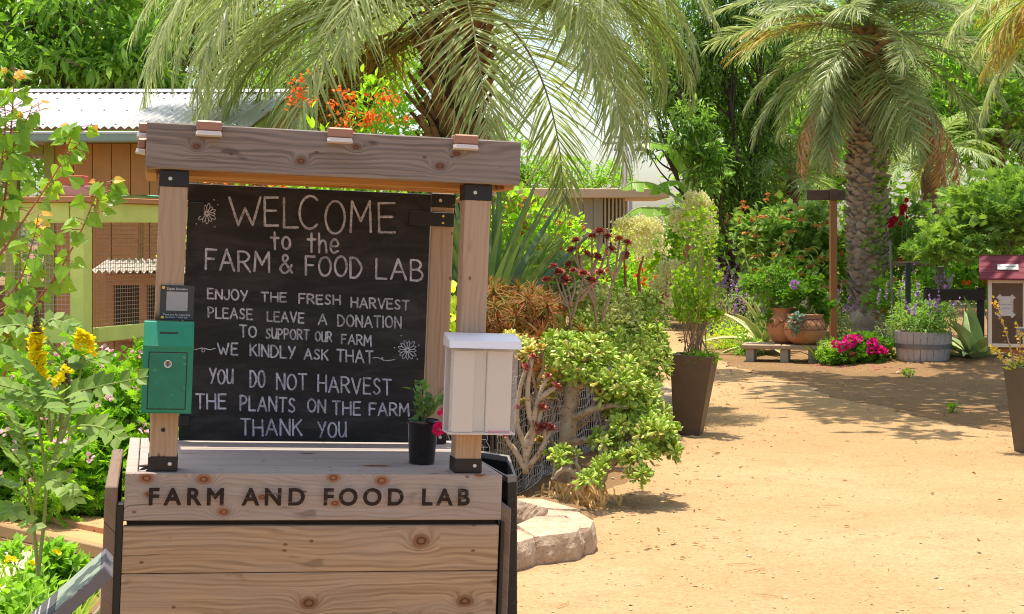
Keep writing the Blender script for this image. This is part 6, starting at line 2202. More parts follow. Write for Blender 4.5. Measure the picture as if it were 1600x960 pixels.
# aeoniums
def aeonium(name, label, base, branches, leaf, nl, size, seed, mat=M_tanst, r0=.02, extra=None):
    rng2 = np.random.default_rng(seed)
    t = thing(name, label, 'aeonium', (float(at(*base)[0]), base[2], 0))
    ms, mb = MB(), MB()
    for pts in branches:
        P = pxc(pts, 6)
        ms.tube(P, np.linspace(r0, r0 * .55, len(P)), 7)
        d = nrm(P[-1] - P[-3])
        T = (T_SUC[0] * np.array((1.6, 1, .5)), T_SUC[1])
        mb = MB()
        rosette(mb, rng2, [(0, 0, 0)], nl, size, T, tilt=(20, 92), axis=np.array([d + (0, -.25, .5)]), jz=.12, jit=.08)
        obj('rosette', mb, leaf, t, tuple(Vector(P[-1]) - t.location))
    obj('stalks', ms, mat, t, -t.location, smooth=True)
    return t
Y = 11.2
b = (945, 530, Y)
aeonium('aeonium', 'tallest burgundy aeonium with rosettes on branching pale stalks above the jade', b,
        [[(940, 560, Y), (930, 490, Y), (925, 430, Y), (925, 372, Y)], [(930, 480, Y), (905, 420, Y), (900, 378, Y)], [(928, 450, Y), (945, 400, Y), (950, 372, Y)], [(930, 470, Y), (912, 435, Y), (893, 393, Y)], [(940, 500, Y), (958, 440, Y), (968, 376, Y)], [(958, 440, Y), (975, 400, Y), (980, 382, Y)],
         [(925, 430, Y), (935, 395, Y), (937, 365, Y)], [(920, 450, Y), (905, 425, Y), (890, 415, Y)], [(912, 440, Y), (908, 405, Y), (915, 398, Y)], [(958, 440, Y), (950, 410, Y), (955, 392, Y)], [(930, 470, Y), (922, 430, Y), (932, 404, Y)], [(968, 410, Y), (972, 395, Y), (976, 398, Y)]], F_aeo, 30, .06, 1, M_tanst, r0=.012)
Y = 10.6
aeonium('aeonium', 'lower burgundy aeonium rising from the red aloes', (893, 530, Y),
        [[(893, 540, Y), (890, 490, Y), (880, 450, Y), (874, 428, Y)], [(893, 500, Y), (905, 460, Y), (912, 430, Y)], [(888, 480, Y), (875, 455, Y), (865, 418, Y)], [(890, 480, Y), (898, 450, Y), (896, 425, Y)], [(905, 460, Y), (930, 440, Y), (938, 428, Y)], [(888, 480, Y), (868, 465, Y), (855, 440, Y)], [(893, 480, Y), (890, 460, Y), (884, 440, Y)], [(905, 470, Y), (918, 455, Y), (924, 440, Y)]], F_aeo, 30, .058, 2, M_tanst, r0=.010)
Y = 8.9
aeonium('aeonium', 'half bare aeonium with looping pale stalks beside the white leaflet box', (822, 735, Y),
        [[(822, 740, Y), (820, 700, Y), (808, 660, Y), (812, 610, Y), (822, 575, Y)], [(820, 700, Y), (833, 665, Y), (842, 620, Y), (855, 590, Y)], [(822, 735, Y), (805, 705, Y), (795, 692, Y), (790, 680, Y)], [(833, 665, Y), (826, 640, Y), (825, 600, Y), (832, 560, Y)], [(825, 730, Y), (845, 705, Y), (860, 672, Y)], [(822, 715, Y), (830, 690, Y), (842, 655, Y), (846, 640, Y)], [(808, 660, Y), (806, 645, Y), (806, 640, Y)], [(840, 625, Y), (858, 612, Y), (868, 606, Y)], [(845, 705, Y), (852, 690, Y), (850, 670, Y)], [(820, 700, Y), (826, 680, Y), (836, 668, Y)]], F_aeo, 16, .055, 3, M_paleb, r0=.019)
Y = 9.1
aeonium('aeonium', 'yellow green aeonium rosettes mixed among the looping pale stalks', (838, 640, Y),
        [[(838, 660, Y), (842, 630, Y), (848, 606, Y)], [(838, 650, Y), (850, 640, Y), (858, 618, Y)], [(835, 660, Y), (825, 640, Y), (818, 632, Y)], [(840, 620, Y), (830, 575, Y), (828, 552, Y)], [(840, 600, Y), (850, 570, Y), (845, 545, Y)], [(838, 640, Y), (850, 600, Y), (862, 585, Y)], [(842, 720, Y), (842, 705, Y), (845, 692, Y)], [(838, 640, Y), (815, 590, Y), (812, 560, Y)]], F_aeog, 18, .06, 4, r0=.010)
# cream flower panicles on leaning red stems
Y = 14.2
pn = thing('flowering_aeonium', 'leaning bare red stemmed succulents topped with cream yellow flower plumes', 'succulent', (float(at(1000, 520, Y)[0]), Y, 0))
ms, mf = MB(), MB()
for pts, r0 in (([(1000, 520, Y), (1025, 485, Y), (1055, 440, Y), (1075, 385, Y), (1085, 350, Y)], .045), ([(1008, 520, Y), (1020, 490, Y), (1040, 465, Y), (1050, 440, Y)], .02), ([(985, 500, Y + 1), (978, 450, Y + 1), (975, 400, Y + 1)], .02), ([(1000, 490, Y + 1), (1000, 460, Y + 1), (998, 430, Y + 1), (1005, 400, Y + 1)], .024), ([(1025, 485, Y), (1000, 480, Y), (985, 470, Y)], .014), ([(1012, 480, Y), (1040, 450, Y), (1042, 430, Y)], .014)):
    P = pxc(pts, 6)
    ms.tube(P, np.linspace(r0, r0 * .45, len(P)), 7)
for (px, py, rx, ry, n, YY) in ((1090, 335, 32, 38, 1300, Y), (1060, 345, 16, 18, 300, Y), (1008, 372, 36, 36, 1300, Y + 1), (975, 360, 26, 22, 500, Y + 1), (1045, 430, 28, 24, 800, Y), (1030, 455, 22, 16, 360, Y), (1018, 480, 20, 14, 260, Y)):
    c = at(px, py, YY)
    k = YY / FOC
    ns = max(10, n // 26)
    for q in range(ns):
        a = rng.uniform(0, 6.28)
        reach, top = rng.uniform(.25, 1.0), rng.uniform(.35, 1.0)
        drop = rng.uniform(-.9, -.1) - .3 * reach
        o = np.array((math.cos(a) * rx, math.sin(a) * rx * .8, 0)) * k
        P = curve([c + (0, 0, -ry * k * .5), c + o * reach * .45 + (0, 0, ry * k * top * .8), c + o * reach * .85 + (0, 0, ry * k * top * .7), c + o * reach * 1.12 + (0, 0, ry * k * drop)], 5)
        m_ = 34
        j = rng.integers(5, len(P), m_)
        mf.inst(T_LONG, P[j] + rng.normal(0, .018, (m_, 3)), frames(rng.normal(0, .6, (m_, 3)) + (0, 0, -.5), (0, -1, .3), rng.uniform(.022, .042, m_), 2.0, .7, rng))
obj('stems', ms, M_redst, pn, -pn.location, smooth=True)
obj('flower_plumes', mf, F_cream, pn, -pn.location)

# yucca blades right behind the stand
rng = np.random.default_rng(66)
yb = at(752, 560, 11.6)
yc = thing('yucca', 'big grey green yucca rosette of sword leaves rising behind the red aloes', 'yucca', (float(yb[0]), 11.6, 0))
T_SW = blade(.031, .14, 5, .6, .75)
mb = MB()
k = 62
a = np.arange(k) * 2.39996
tl_ = np.radians(np.interp(np.linspace(0, 1, k), [0, 1], [3, 46])) + rng.normal(0, .05, k)
d = np.c_[np.cos(a) * np.sin(tl_), np.sin(a) * np.sin(tl_), np.cos(tl_)]
mb.inst(T_SW, np.broadcast_to((0, 0, .62), (k, 3)) + d * .02, frames(d, (0, 0, 1), rng.uniform(1.2, 1.7, k), 1.05, .15, rng))
for tipx, tipy in ((838, 262), (858, 345), (868, 322), (815, 300), (790, 250), (745, 280), (722, 300), (840, 400), (835, 330)):
    p = np.array((yb[0], 11.6, .62))
    q = at(tipx, tipy, 11.4)
    mb.inst(T_SW, [p], frames(np.array([q - p]), np.array([(0.2, -1, .5)]), np.linalg.norm(q - p), 1.15, .1, rng))
obj('blades', mb, F_yucca, yc, (0, 0, 0))
mb = MB(); mb.tube([(0, 0, 0), (0, 0, .66)], [.09, .07], 10)
obj('stem', mb, M_bark, yc)
sprig = shrub('leafy_sprig', 'thin pale stemmed green sprig between the two right posts', (at(713, 480, 6.6)[0], 6.6, 1.15), (.05, .05, .28), 60, .06, F_lime, T_OV, 1.0, 67, None, 'plant', None, 3, M_tanst, rr=.004, nclump=8)
shrub('flowering_shrub', 'yellow flowered green shrub seen between the yucca blades', (at(800, 380, 15)[0], 15, .85), (.62, .5, .95), 2400, .085, F_bright, T_OV, .9, 68, flowers=(F_soft, 60, .06, 'small'), nclump=26)

# ------------------------------------------------------------------ tall tapered planters
M_cort = plain('brown metal planter', (.135, .085, .048), .55, .25, .5, vary=.22, scale=7, bump=.1)
M_cort2 = plain('dark stone planter', (.085, .065, .052), .5, .1, .5, vary=.3, scale=5, bump=.1)
def planter(label, c, top, bot, h, rz, mat, thick=.03, lean=0.0):
    t = thing('tapered_planter', label, 'planter', (c[0], c[1], .008), rz)
    mb = MB()
    def sq(s, z, ins=0.0):
        q = s / 2 - ins
        return [(-q, -q, z), (q, -q, z), (q, q, z), (-q, q, z)]
    V = sq(bot, 0) + sq(top, h) + sq(top, h, thick) + sq(top * .97, h - .07, thick)
    F = [(0, 3, 2, 1)]
    for i in range(4):
        j = (i + 1) % 4
        F += [(i, j, 4 + j, 4 + i), (4 + i, 4 + j, 8 + j, 8 + i), (8 + i, 8 + j, 12 + j, 12 + i)]
    mb.add(V, F)
    o = obj('body', mb, mat, t)
    bv = o.modifiers.new('bevel', 'BEVEL'); bv.width, bv.segments = .004, 2
    mb = MB(); mb.add(sq(top * .97, h - .072, thick), [(0, 1, 2, 3)])
    obj('soil', mb, M_soil, t)
    t.rotation_euler = (Matrix.Rotation(R(lean), 3, 'Y') @ Matrix.Rotation(rz, 3, 'Z')).to_euler()
    return t
pc = G(1078, 682)
tp1 = planter('tall tapered brown metal planter with a slim shrub, standing on the sandy path', (pc.x, pc.y + .1), .335, .20, .62, R(-16), M_cort, lean=4.5)
pc2 = G(1622, 712)
tp2 = planter('tall dark tapered planter standing in front of the library box', (pc2.x + .03, pc2.y + .1), .36, .24, .62, R(8), M_cort2)
rng = np.random.default_rng(70)
X0, Y0 = pc.x, pc.y + .1
bx = thing('slim_shrub', 'slim upright shrub with small yellow green leaves growing in the tall brown planter', 'shrub', (X0, Y0, .58))
mb, ms = MB(), MB()
def loc(px, py, dy=0.0):
    return np.array(W(px, py, Y0 + dy)) - np.array((X0, Y0, .58))
for i in range(26):
    a = rng.uniform(0, 6.28)
    px1 = rng.uniform(1052, 1122)
    tall = rng.random() < .6
    py1 = rng.uniform(312, 410) if tall and 1064 < px1 < 1118 else rng.uniform(420, 500)
    dy = rng.normal(0, .1)
    P = curve([loc(1085 + rng.normal(0, 12), 566, dy * .3), loc(1085 + (px1 - 1085) * .6, 500, dy * .7), loc(px1, (py1 + 500) / 2, dy), loc(px1 + rng.normal(0, 4), py1, dy)], 6)
    k = len(P)
    ms.tube(P, np.linspace(.005, .0015, k), 4)
    n = int(rng.uniform(40, 90))
    j = (k * (.30 + .68 * rng.choice(np.array((.1, .25, .3, .45, .6, .7, .85, .9, .95)), n) + rng.normal(0, .03, n))).clip(6, k - 1).astype(int)
    mb.inst(T_OV, P[j] + rng.normal(0, .017, (n, 3)), frames(rng.normal(size=(n, 3)) * .7 + (0, -.1, .6), (0, -.5, .8), rng.uniform(.025, .05, n), 1.2, .6, rng))
P = curve([loc(1088, 566), loc(1093, 500), loc(1097, 430), loc(1100, 380)], 6)
ms.tube(P, np.linspace(.013, .006, len(P)), 7)
obj('foliage', mb, leafmat('slim shrub leaf', [(.11, .22, .02), (.20, .33, .03), (.30, .42, .05), (.15, .26, .02)], .4, .3, clump=3), bx)
obj('stems', ms, M_tanst, bx)
gr = thing('trailing_groundcover', 'low fresh green trailing leaves at the rim of the tall brown planter', 'plant', (X0, Y0, .58))
mb = MB()
cloud(mb, rng, (.08, -.06, .02), (.13, .1, .06), 420, .035, T_OV, 1.0, 14)
obj('leaves', mb, F_ger, gr)
X1, Y1 = pc2.x + .03, pc2.y + .1
sc_ = thing('potted_succulent', 'green succulent with tall thorny twigs in the dark planter by the library box', 'succulent', (X1, Y1, .58))
mb = MB()
rosette(mb, rng, np.c_[rng.uniform(-.17, .15, 26), rng.uniform(-.15, .15, 26), rng.uniform(-.02, .05, 26)], 9, .085, T_SUC, tilt=(15, 85))
obj('rosettes', mb, F_jade, sc_)
ms, mb = MB(), MB()
def loc2(px, py):
    return np.array(W(px, py, Y1)) - np.array((X1, Y1, .58))
for pts in ([(1585, 578), (1575, 530), (1562, 490), (1554, 470)], [(1592, 580), (1594, 540), (1592, 510)], [(1580, 575), (1560, 552), (1548, 542)], [(1600, 575), (1608, 530), (1612, 490)]):
    P = curve([loc2(*p) for p in pts], 7)
    ms.tube(P, np.linspace(.006, .003, len(P)), 5)
    n = 46
    mb.inst(T_OV, P[rng.integers(2, len(P), n)] + rng.normal(0, .012, (n, 3)), frames(rng.normal(size=(n, 3)) + (0, 0, .3), (0, -.6, .8), rng.uniform(.018, .034, n), 1.3, .5, rng))
obj('twigs', ms, M_tanst, sc_)
obj('twig_leaves', mb, leafmat('golden twig leaf', [(.45, .33, .05), (.36, .36, .05), (.50, .24, .05)], .35), sc_)
# ------------------------------------------------------------------ pots, bench, barrel, library on the right
rng = np.random.default_rng(80)
M_terra = plain('terracotta', (.46, .20, .10), .75, vary=.15, scale=9, bump=.15)
M_terrad = plain('terracotta relief', (.40, .15, .065), .75, vary=.2, scale=12, bump=.2)
M_incis = plain('incised line', (.13, .06, .035), .85)
M_conblk = plain('grey concrete block', (.36, .33, .28), .9, vary=.15, scale=20, bump=.4)
M_flag = plain('tan stone slab', (.40, .29, .20), .9, vary=.18, scale=8, bump=.4)
bc = G(1228, 566)
bn_ = thing('stone_bench', 'low bench of a tan stone slab on concrete blocks carrying two terracotta pots', 'bench', (bc.x, bc.y + .15, 0), R(-14))
w2 = .50
for x in (-.40, .02, .36):
    mb = MB(); mb.box(x - .05, x + .05, -.22, .20, -.01, .16, .006)
    obj('leg', mb, M_conblk, bn_)
for x0, x1 in ((-.50, -.02), (-.015, .49)):
    mb = MB(); mb.box(x0, x1, -.26, .24, .163, .215, .008)
    obj('slab', mb, M_flag, bn_)
def potmesh(prof, c, n=36):
    mb = MB(); mb.lathe(prof, n)
    return mb
p1 = W(1258, 545, bc.y + .05)
r = 36 * p1.y / FOC
t = thing('terracotta_pot', 'round terracotta bowl pot incised with dark zigzag lines, on the bench', 'pot', (p1.x, p1.y, .216))
hh = .30
prof = [(0, 0), (.13, 0), (.19, .03), (.25, .09), (.272, .15), (.262, .205), (.225, .25), (.215, .262), (.228, .275), (.232, .288), (.222, .293), (.205, .285), (.20, .262), (0, .25)]
obj('bowl', potmesh(prof, None), M_terra, t, smooth=True)
mb = MB()
def prad(z):
    return np.interp(z, [q[1] for q in prof[1:9]], [q[0] for q in prof[1:9]])
for z in (.148, .246):
    mb.tube([( (prad(z) + .001) * math.cos(a), (prad(z) + .001) * math.sin(a), z) for a in np.linspace(0, 6.2832, 49)], .0042, 4, cap=False)
for ph in (0, 1):
    pts = []
    for k in range(97):
        a = k * 6.2832 / 96
        f = abs(((k / 96 * 9 + ph * .5) % 1) * 2 - 1)
        z = .15 + .094 * f
        pts.append(((prad(z) + .001) * math.cos(a), (prad(z) + .001) * math.sin(a), z))
    mb.tube(pts, .0036, 4, cap=False)
obj('zigzag_line', mb, M_incis, t)
t.scale = (1.0, 1.0, 1.3)
p2 = W(1224, 540, bc.y + .28)
t2 = thing('terracotta_pot', 'taller orange terracotta pot with a moulded garland, behind the zigzag bowl', 'pot', (p2.x + .01, p2.y, .216))
prof2 = [(0, 0), (.11, 0), (.16, .04), (.20, .12), (.215, .20), (.20, .27), (.165, .32), (.15, .35), (.165, .385), (.175, .395), (.16, .398), (.145, .385), (.14, .36), (0, .35)]
obj('jar', potmesh(prof2, None), M_terra, t2, smooth=True)
mb = MB()
for k in range(90):
    a = k * 6.2832 / 90
    z = .225 + .03 * math.sin(k * 6.2832 / 90 * 6)
    mb.inst(T_BIT, [(.212 * math.cos(a), .212 * math.sin(a), z + rng.normal(0, .006))], np.eye(3)[None] * rng.uniform(.02, .034))
obj('garland_relief', mb, M_terrad, t2, smooth=True)
t2.scale = (1.0, 1.0, 1.12)
# plants in them
F_scent = leafmat('deep green pelargonium leaf', [(.045, .12, .015), (.075, .17, .022), (.11, .23, .03)], .35, .45, clump=5)
t = thing('potted_pelargonium', 'dark green pelargonium with one pink flower head in the zigzag bowl', 'plant', (p1.x, p1.y, .47))
mb, ms, mf = MB(), MB(), MB()
for px, py, r_, n in ((1262, 455, .17, 240), (1285, 475, .14, 170), (1235, 470, .14, 150), (1255, 495, .15, 150), (1275, 440, .10, 90), (1290, 495, .10, 80)):
    c = np.array(W(px, py, p1.y)) - np.array((p1.x, p1.y, .47))
    cloud(mb, rng, c, (r_, r_ * .9, r_ * .75), n, .06, T_LOBE, 1.2, 8)
    ms.tube(curve([(rng.normal(0, .04), 0, -.02), c * .5 + (0.02, 0, .02), c], 5), np.linspace(.014, .006, 11), 6)
obj('foliage', mb, F_scent, t); obj('stems', ms, M_tanst, t)
c = np.array(W(1242, 445, p1.y - .1)) - np.array((p1.x, p1.y, .47))
dd = nrm(rng.normal(size=(40, 3)))
mf.inst(T_OV, c + dd * .03, frames(dd, (0, -1, .5), .04, 1.8, .5, rng))
obj('flower_head', mf, F_lil, t)
t = thing('potted_shrub', 'dark bushy potted shrub in the garlanded terracotta pot', 'plant', (p2.x, p2.y, .57))
mb, ms = MB(), MB()
for px, py, r_, n in ((1190, 450, .22, 420), (1215, 470, .22, 420), (1172, 440, .14, 180), (1228, 440, .16, 200), (1205, 500, .17, 240), (1200, 425, .14, 160)):
    c = np.array(W(px, py, p2.y + .05)) - np.array((p2.x, p2.y, .57))
    cloud(mb, rng, c, (r_, r_ * .9, r_ * .8), n, .055, T_OV, 1.0, 9)
    ms.tube(curve([(rng.normal(0, .03), 0, -.02), c * .5, c], 5), np.linspace(.013, .005, 11), 6)
obj('foliage', mb, F_scent, t); obj('stems', ms, M_tanst, t)
t = thing('trailing_plant', 'small blue grey trailing leaves hanging between the two terracotta pots', 'plant', (p1.x - .12, p1.y - .22, .45))
mb = MB(); cloud(mb, rng, (-.02, 0, .04), (.11, .07, .13), 120, .06, T_OV, 1.3, 7)
obj('leaves', mb, leafmat('blue grey leaf', [(.13, .20, .17), (.18, .25, .21), (.10, .16, .13)], .2), t)
g0 = W(1279, 540, bc.y - .05)
tv = thing('glass_vase', 'pale ribbed glass vase on the right end of the bench', 'vase', (g0.x, g0.y, .216))
mb = MB(); mb.lathe([(0, 0), (.045, 0), (.05, .02), (.042, .14), (.048, .26), (.058, .28), (.052, .28), (.04, .24), (.036, .14), (.04, .03), (0, .02)], 18)
obj('vase', mb, plain('pale green glass', (.50, .47, .30), .12, spec=.8), tv, smooth=True)

# agaves
def agave(label, c, k, L, w, mat, seed, z0=.0, edge=None, tilt=(8, 80), cat='agave', name='agave', bend=.25):
    rng2 = np.random.default_rng(seed)
    t = thing(name, label, cat, (c[0], c[1], z0))
    mb, me_ = MB(), MB()
    a = np.arange(k) * 2.39996 + .6
    tl_ = np.radians(np.linspace(tilt[0], tilt[1], k)) + rng2.normal(0, .07, k)
    d = np.c_[np.cos(a) * np.sin(tl_), np.sin(a) * np.sin(tl_), np.cos(tl_)]
    ln = L * rng2.uniform(.8, 1.1, k)
    T = blade(w, bend, 6, .55, .55)
    X = frames(d, (0, 0, 1), ln, 1.0, .1, rng2)
    mb.inst(T, d * .03, X)
    obj('leaves', mb, mat, t)
    if edge:
        V = T[0]
        n = len(V)
        for sd in (0, 2):
            idx = [i * 3 + sd for i in range((n - 1) // 3)] + [n - 1]
            for q in range(k):
                P = (X[q] @ V[idx].T).T + d[q] * .03
                me_.tube(P, np.linspace(.012, .004, len(P)) * L / .6, 4)
        obj('leaf_margins', me_, edge, t)
    return t
M_cremar = plain('cream leaf margin', (.62, .58, .24), .5)
va = W(1192, 535, 20.6)
agave('variegated agave with cream margins left of the terracotta pots', (va.x, 20.6), 16, .78, .085, F_agave, 5, .08, M_cremar, (6, 92), bend=.35)
ba = W(1522, 545, 18.6)
agave('big pale green agave between the half barrel and the library box', (ba.x, 18.6), 18, .80, .14, F_agave, 6, .04, None, (6, 88), bend=.35)
al = G(1277, 568)
agave('small bright aloe at the right foot of the bench', (al.x, al.y), 12, .34, .06, leafmat('green aloe', [(.11, .20, .04), (.16, .26, .06)], .1), 7, .02, None, (10, 92), 'aloe', 'aloe', .3)

# pink geranium in the mulch
gc = G(1345, 572)
shrub('pink_geranium', 'dark green geranium mound with magenta flower heads on the mulch', (gc.x, gc.y + .1, .15), (.42, .3, .2), 900, .085, F_scent, T_LOBE, 1.2, 81, None, 'geranium', None, 8, M_greenst, nclump=24)
pg = bpy.data.objects['pink_geranium']
mf = MB()
for px, py, r_ in ((1328, 533, .075), (1340, 530, .05), (1306, 538, .045), (1317, 543, .045), (1313, 548, .03), (1363, 537, .055), (1372, 545, .05), (1378, 548, .045), (1360, 549, .04), (1367, 532, .03), (1331, 553, .025), (1383, 549, .035)):
    c = np.array(W(px, py, gc.y - .15)) - np.array(pg.location)
    k = int(40 * r_ / .05)
    dd = nrm(rng.normal(size=(k, 3)))
    mf = MB()
    mf.inst(T_OV, dd * r_ * .6, frames(dd, (0, -1, .5), r_ * .75, 1.9, .5, rng))
    obj('flower_head', mf, F_mag, pg, tuple(c))
mb = MB()
k = 46
P = np.c_[rng.uniform(gc.x - .6, gc.x + .5, k), rng.uniform(gc.y - .9, gc.y - .05, k), np.full(k, .03)]
mb.inst(T_OV, P, frames(np.c_[rng.normal(size=(k, 2)), np.zeros(k)], (0, 0, 1), .035, 1.6, .2, rng))
tag(obj('fallen_petals', mb, F_mag), kind='stuff')
fb = G(1302, 572)
shrub('feathery_bush', 'small feathery light green bush left of the magenta geranium', (fb.x, fb.y + .1, .14), (.16, .14, .15), 420, .05, F_ger, T_LONG, 1.2, 82, None, 'plant', None, 5, M_greenst)

# half barrel
bq = G(1453, 576)
hb_ = thing('half_barrel', 'weathered grey half wine barrel with steel hoops planted with green salvia', 'barrel planter', (bq.x, bq.y + .3, 0.0))
rT = 44 * bq.y / FOC * 1.0
M_stave = wood('barrel stave', (.50, .43, .40), (.33, .27, .25), (.54, .48, .45), 'Z', .1, freq=60, contrast=.4)
mb = MB()
ns = 26
hB = .42
for i in range(ns):
    a0, a1 = i * 6.2832 / ns + .008, (i + 1) * 6.2832 / ns - .008
    V, F = [], []
    zs = [0, .1, .22, .34, hB]
    rs = [.84, .92, .97, 1.0, 1.005]
    for z, q in zip(zs, rs):
        for a, w in ((a0, 1), (a1, 1), (a1, .93), (a0, .93)):
            V.append((rT * q * w * math.cos(a), rT * q * w * math.sin(a), z))
    for k in range(len(zs) - 1):
        for j in range(4):
            F.append((k * 4 + j, k * 4 + (j + 1) % 4, k * 4 + 4 + (j + 1) % 4, k * 4 + 4 + j))
    F.append((len(zs) * 4 - 4, len(zs) * 4 - 3, len(zs) * 4 - 2, len(zs) * 4 - 1))
    mb.add(V, F)
obj('staves', mb, M_stave, hb_)
for z, q in ((.02, .86), (.225, .975)):
    mb = MB()
    mb.lathe([(rT * q + .0, z), (rT * q + .008, z), (rT * (q + .022) + .006, z + .055), (rT * (q + .022) - .002, z + .055)], 40)
    obj('hoop', mb, plain('dull steel hoop', (.23, .23, .24), .45, .6), hb_, smooth=False)
mb = MB(); mb.lathe([(rT * .94, hB - .06), (0, hB - .05)], 26)
obj('soil', mb, M_soil, hb_)
shrub('potted_salvia', 'green salvia with thin purple flower spikes filling the half barrel', (bq.x, bq.y + .3, .55), (.36, .32, .2), 1500, .06, F_fig, T_LONG, 1.6, 83, None, 'plant', (F_lil, 7, .22, 'spike'), 0 + 4, M_greenst, nclump=26)

# little library
LY = 14.0
l0, l1 = W(1543, 545, LY), W(1600, 437, LY)
lw, lh = .335, l1.z - l0.z
lib = thing('little_library', 'small wooden book exchange box with a dark red plank roof and glazed door', 'library box', (l0.x + lw / 2 + .01, LY, l0.z), R(-16))
M_libwood = plain('brown library wood', (.21, .115, .065), .65, vary=.15, scale=9)
M_maroon = wood('maroon roof board', (.20, .028, .045), (.11, .016, .028), (.26, .07, .085), 'X', 0, freq=20, contrast=.5, stain=.0)
M_tanfr = plain('tan door frame', (.78, .66, .55), .55, vary=.08)
def lbox(name, mat, *b, bev=.003, par=None):
    mb = MB(); mb.box(*b, bev)
    return obj(name, mb, mat, par or lib)
hw = lw / 2
lbox('case', M_libwood, -hw + .012, hw - .012, .32, .335, 0, lh)
lbox('case', M_libwood, -hw, -hw + .014, .012, .335, 0, lh + .02)
lbox('case', M_libwood, hw - .014, hw, .012, .335, 0, lh + .02)
lbox('case', M_libwood, -hw + .015, hw - .015, .012, .32, 0, .02)
lbox('shelf', M_libwood, -hw + .016, hw - .016, .03, .318, lh * .34, lh * .34 + .018)
door = thing('door', None, None)
door.parent = lib
fr = MB()
f_ = .036
fr.box(-hw + .004, -hw + f_, -.012, .010, .012, lh - .004, .003)
fr.box(hw - f_, hw - .004, -.012, .010, .012, lh - .004, .003)
fr.box(-hw + f_ + .0005, hw - f_ - .0005, -.0115, .0095, .012, .012 + f_ * .9, .003)
fr.box(-hw + f_ + .0005, hw - f_ - .0005, -.0115, .0095, lh - .004 - f_ * .8, lh - .004, .003)
obj('frame', fr, M_tanfr, door)
m, nt, out = newmat('brown tinted glass')
g = NT(nt)
tr = g.node('ShaderNodeBsdfTransparent'); tr.inputs[0].default_value = (.72, .60, .52, 1)
gl = g.node('ShaderNodeBsdfPrincipled'); gl.inputs['Base Color'].default_value = (.24, .15, .11, 1); gl.inputs['Roughness'].default_value = .12
mx = g.node('ShaderNodeMixShader'); mx.inputs[0].default_value = .55
nt.links.new(tr.outputs[0], mx.inputs[1]); nt.links.new(gl.outputs[0], mx.inputs[2]); nt.links.new(mx.outputs[0], out.inputs['Surface'])
mb = MB(); mb.box(-hw + f_ - .004, hw - f_ + .004, -.003, .003, .03, lh - .03)
obj('glass', mb, m, door)
pz = lh * .62
pa = lbox('notice', plain('white notice paper', (.66, .60, .57), .7, vary=.04), -.075, .052, -.0062, -.0045, pz - .09, pz + .085, bev=0, par=None)
M_ink = plain('black ink', (.03, .03, .03), .7)
for kk, (s, dz) in enumerate((("Children's Books", .012), ('Only Please', -.022))):
    flat_text('lettering', s, .02, M_ink, pa, (-.011, -.0070, pz + dz), width=(.088, .066)[kk], extrude=.0001)
mb = MB()
for sx in (-.066, .043):
    for k in range(7):
        z = pz - .05 + k * .016
        mb.inst(T_BIT, [(sx + rng.normal(0, .004), -.0063, z)], np.array([np.diag((.016, .001, .012))]))
obj('pink_border', mb, plain('pink print', (.55, .10, .16), .7), pa)
for x, z in ((-.072, pz + .082), (.05, pz + .082), (-.072, pz - .088), (.05, pz - .088)):
    mb = MB()
    s_ = -1 if (x < 0) == (z < pz) else 1
    dx_, dz_ = .016, .016 * s_
    nx_, nz_ = .007, -.007 * s_
    mb.add([(x - dx_ - nx_, -.0068, z - dz_ - nz_), (x + dx_ - nx_, -.0068, z + dz_ - nz_), (x + dx_ + nx_, -.0068, z + dz_ + nz_), (x - dx_ + nx_, -.0068, z - dz_ + nz_)], [(0, 1, 2, 3)])
    obj('tape', mb, plain('masking tape', (.62, .55, .50), .6), lib)
# books dimly behind the glass
cols = [(.3, .1, .08), (.12, .18, .3), (.45, .35, .2), (.1, .22, .14), (.4, .38, .34), (.2, .1, .2)]
for z0 in (.022, lh * .34 + .02):
    x = -hw + .03
    i = 0
    while x < hw - .06:
        w = rng.uniform(.014, .028)
        h_ = rng.uniform(.12, .17)
        mb = MB(); mb.box(x, x + w - .002, .10, .24, z0, z0 + h_, .001)
        b_ = obj('book', mb, plain('book cover', cols[(i + int(z0 * 50)) % 6], .6))
        b_.matrix_world = Matrix.Translation(lib.location) @ Matrix.Rotation(R(-16), 4, 'Z')
        tag(b_, 'book standing on the %s shelf behind the brown glass of the library box' % ('lower' if z0 < .1 else 'upper'), 'book', 'books on the %s shelf of the library box' % ('lower' if z0 < .1 else 'upper'))
        x += w; i += 1
roofp = W(1530, 437, LY)
rf = MB()
ex = hw + .075
zA, zB_ = lh + .0, lh + .205
for i in range(4):
    f0, f1 = i / 4, (i + 1) / 4 + .03
    y0, y1 = -.10 + .27 * f0, -.10 + .27 * f1
    z0, z1 = zA + (zB_ - zA) * f0, zA + (zB_ - zA) * f1
    o = .010 - .0
    x_in = .075 * f0 * .0
    V = [(-ex, y0, z0 + .012), (ex, y0, z0 + .012), (ex, y1, z1 + .006), (-ex, y1, z1 + .006), (-ex, y0, z0 - .003), (ex, y0, z0 - .003), (ex, y1, z1 - .008), (-ex, y1, z1 - .008)]
    rf.add(V, [(0, 1, 2, 3), (4, 7, 6, 5), (0, 4, 5, 1), (1, 5, 6, 2), (2, 6, 7, 3), (3, 7, 4, 0)])
rf.add([(-ex, .17, zB_ + .01), (ex, .17, zB_ + .01), (ex, .44, zA), (-ex, .44, zA)], [(0, 1, 2, 3)])
rf.add([(-hw + .005, .012, lh + .02), (-hw + .005, .33, lh + .02), (-hw + .005, .17, zB_ - .02)], [(0, 1, 2)])
rf.add([(hw - .005, .012, lh + .02), (hw - .005, .33, lh + .02), (hw - .005, .17, zB_ - .02)], [(2, 1, 0)])
ro = obj('roof', rf, M_maroon, lib)
sg = MB()
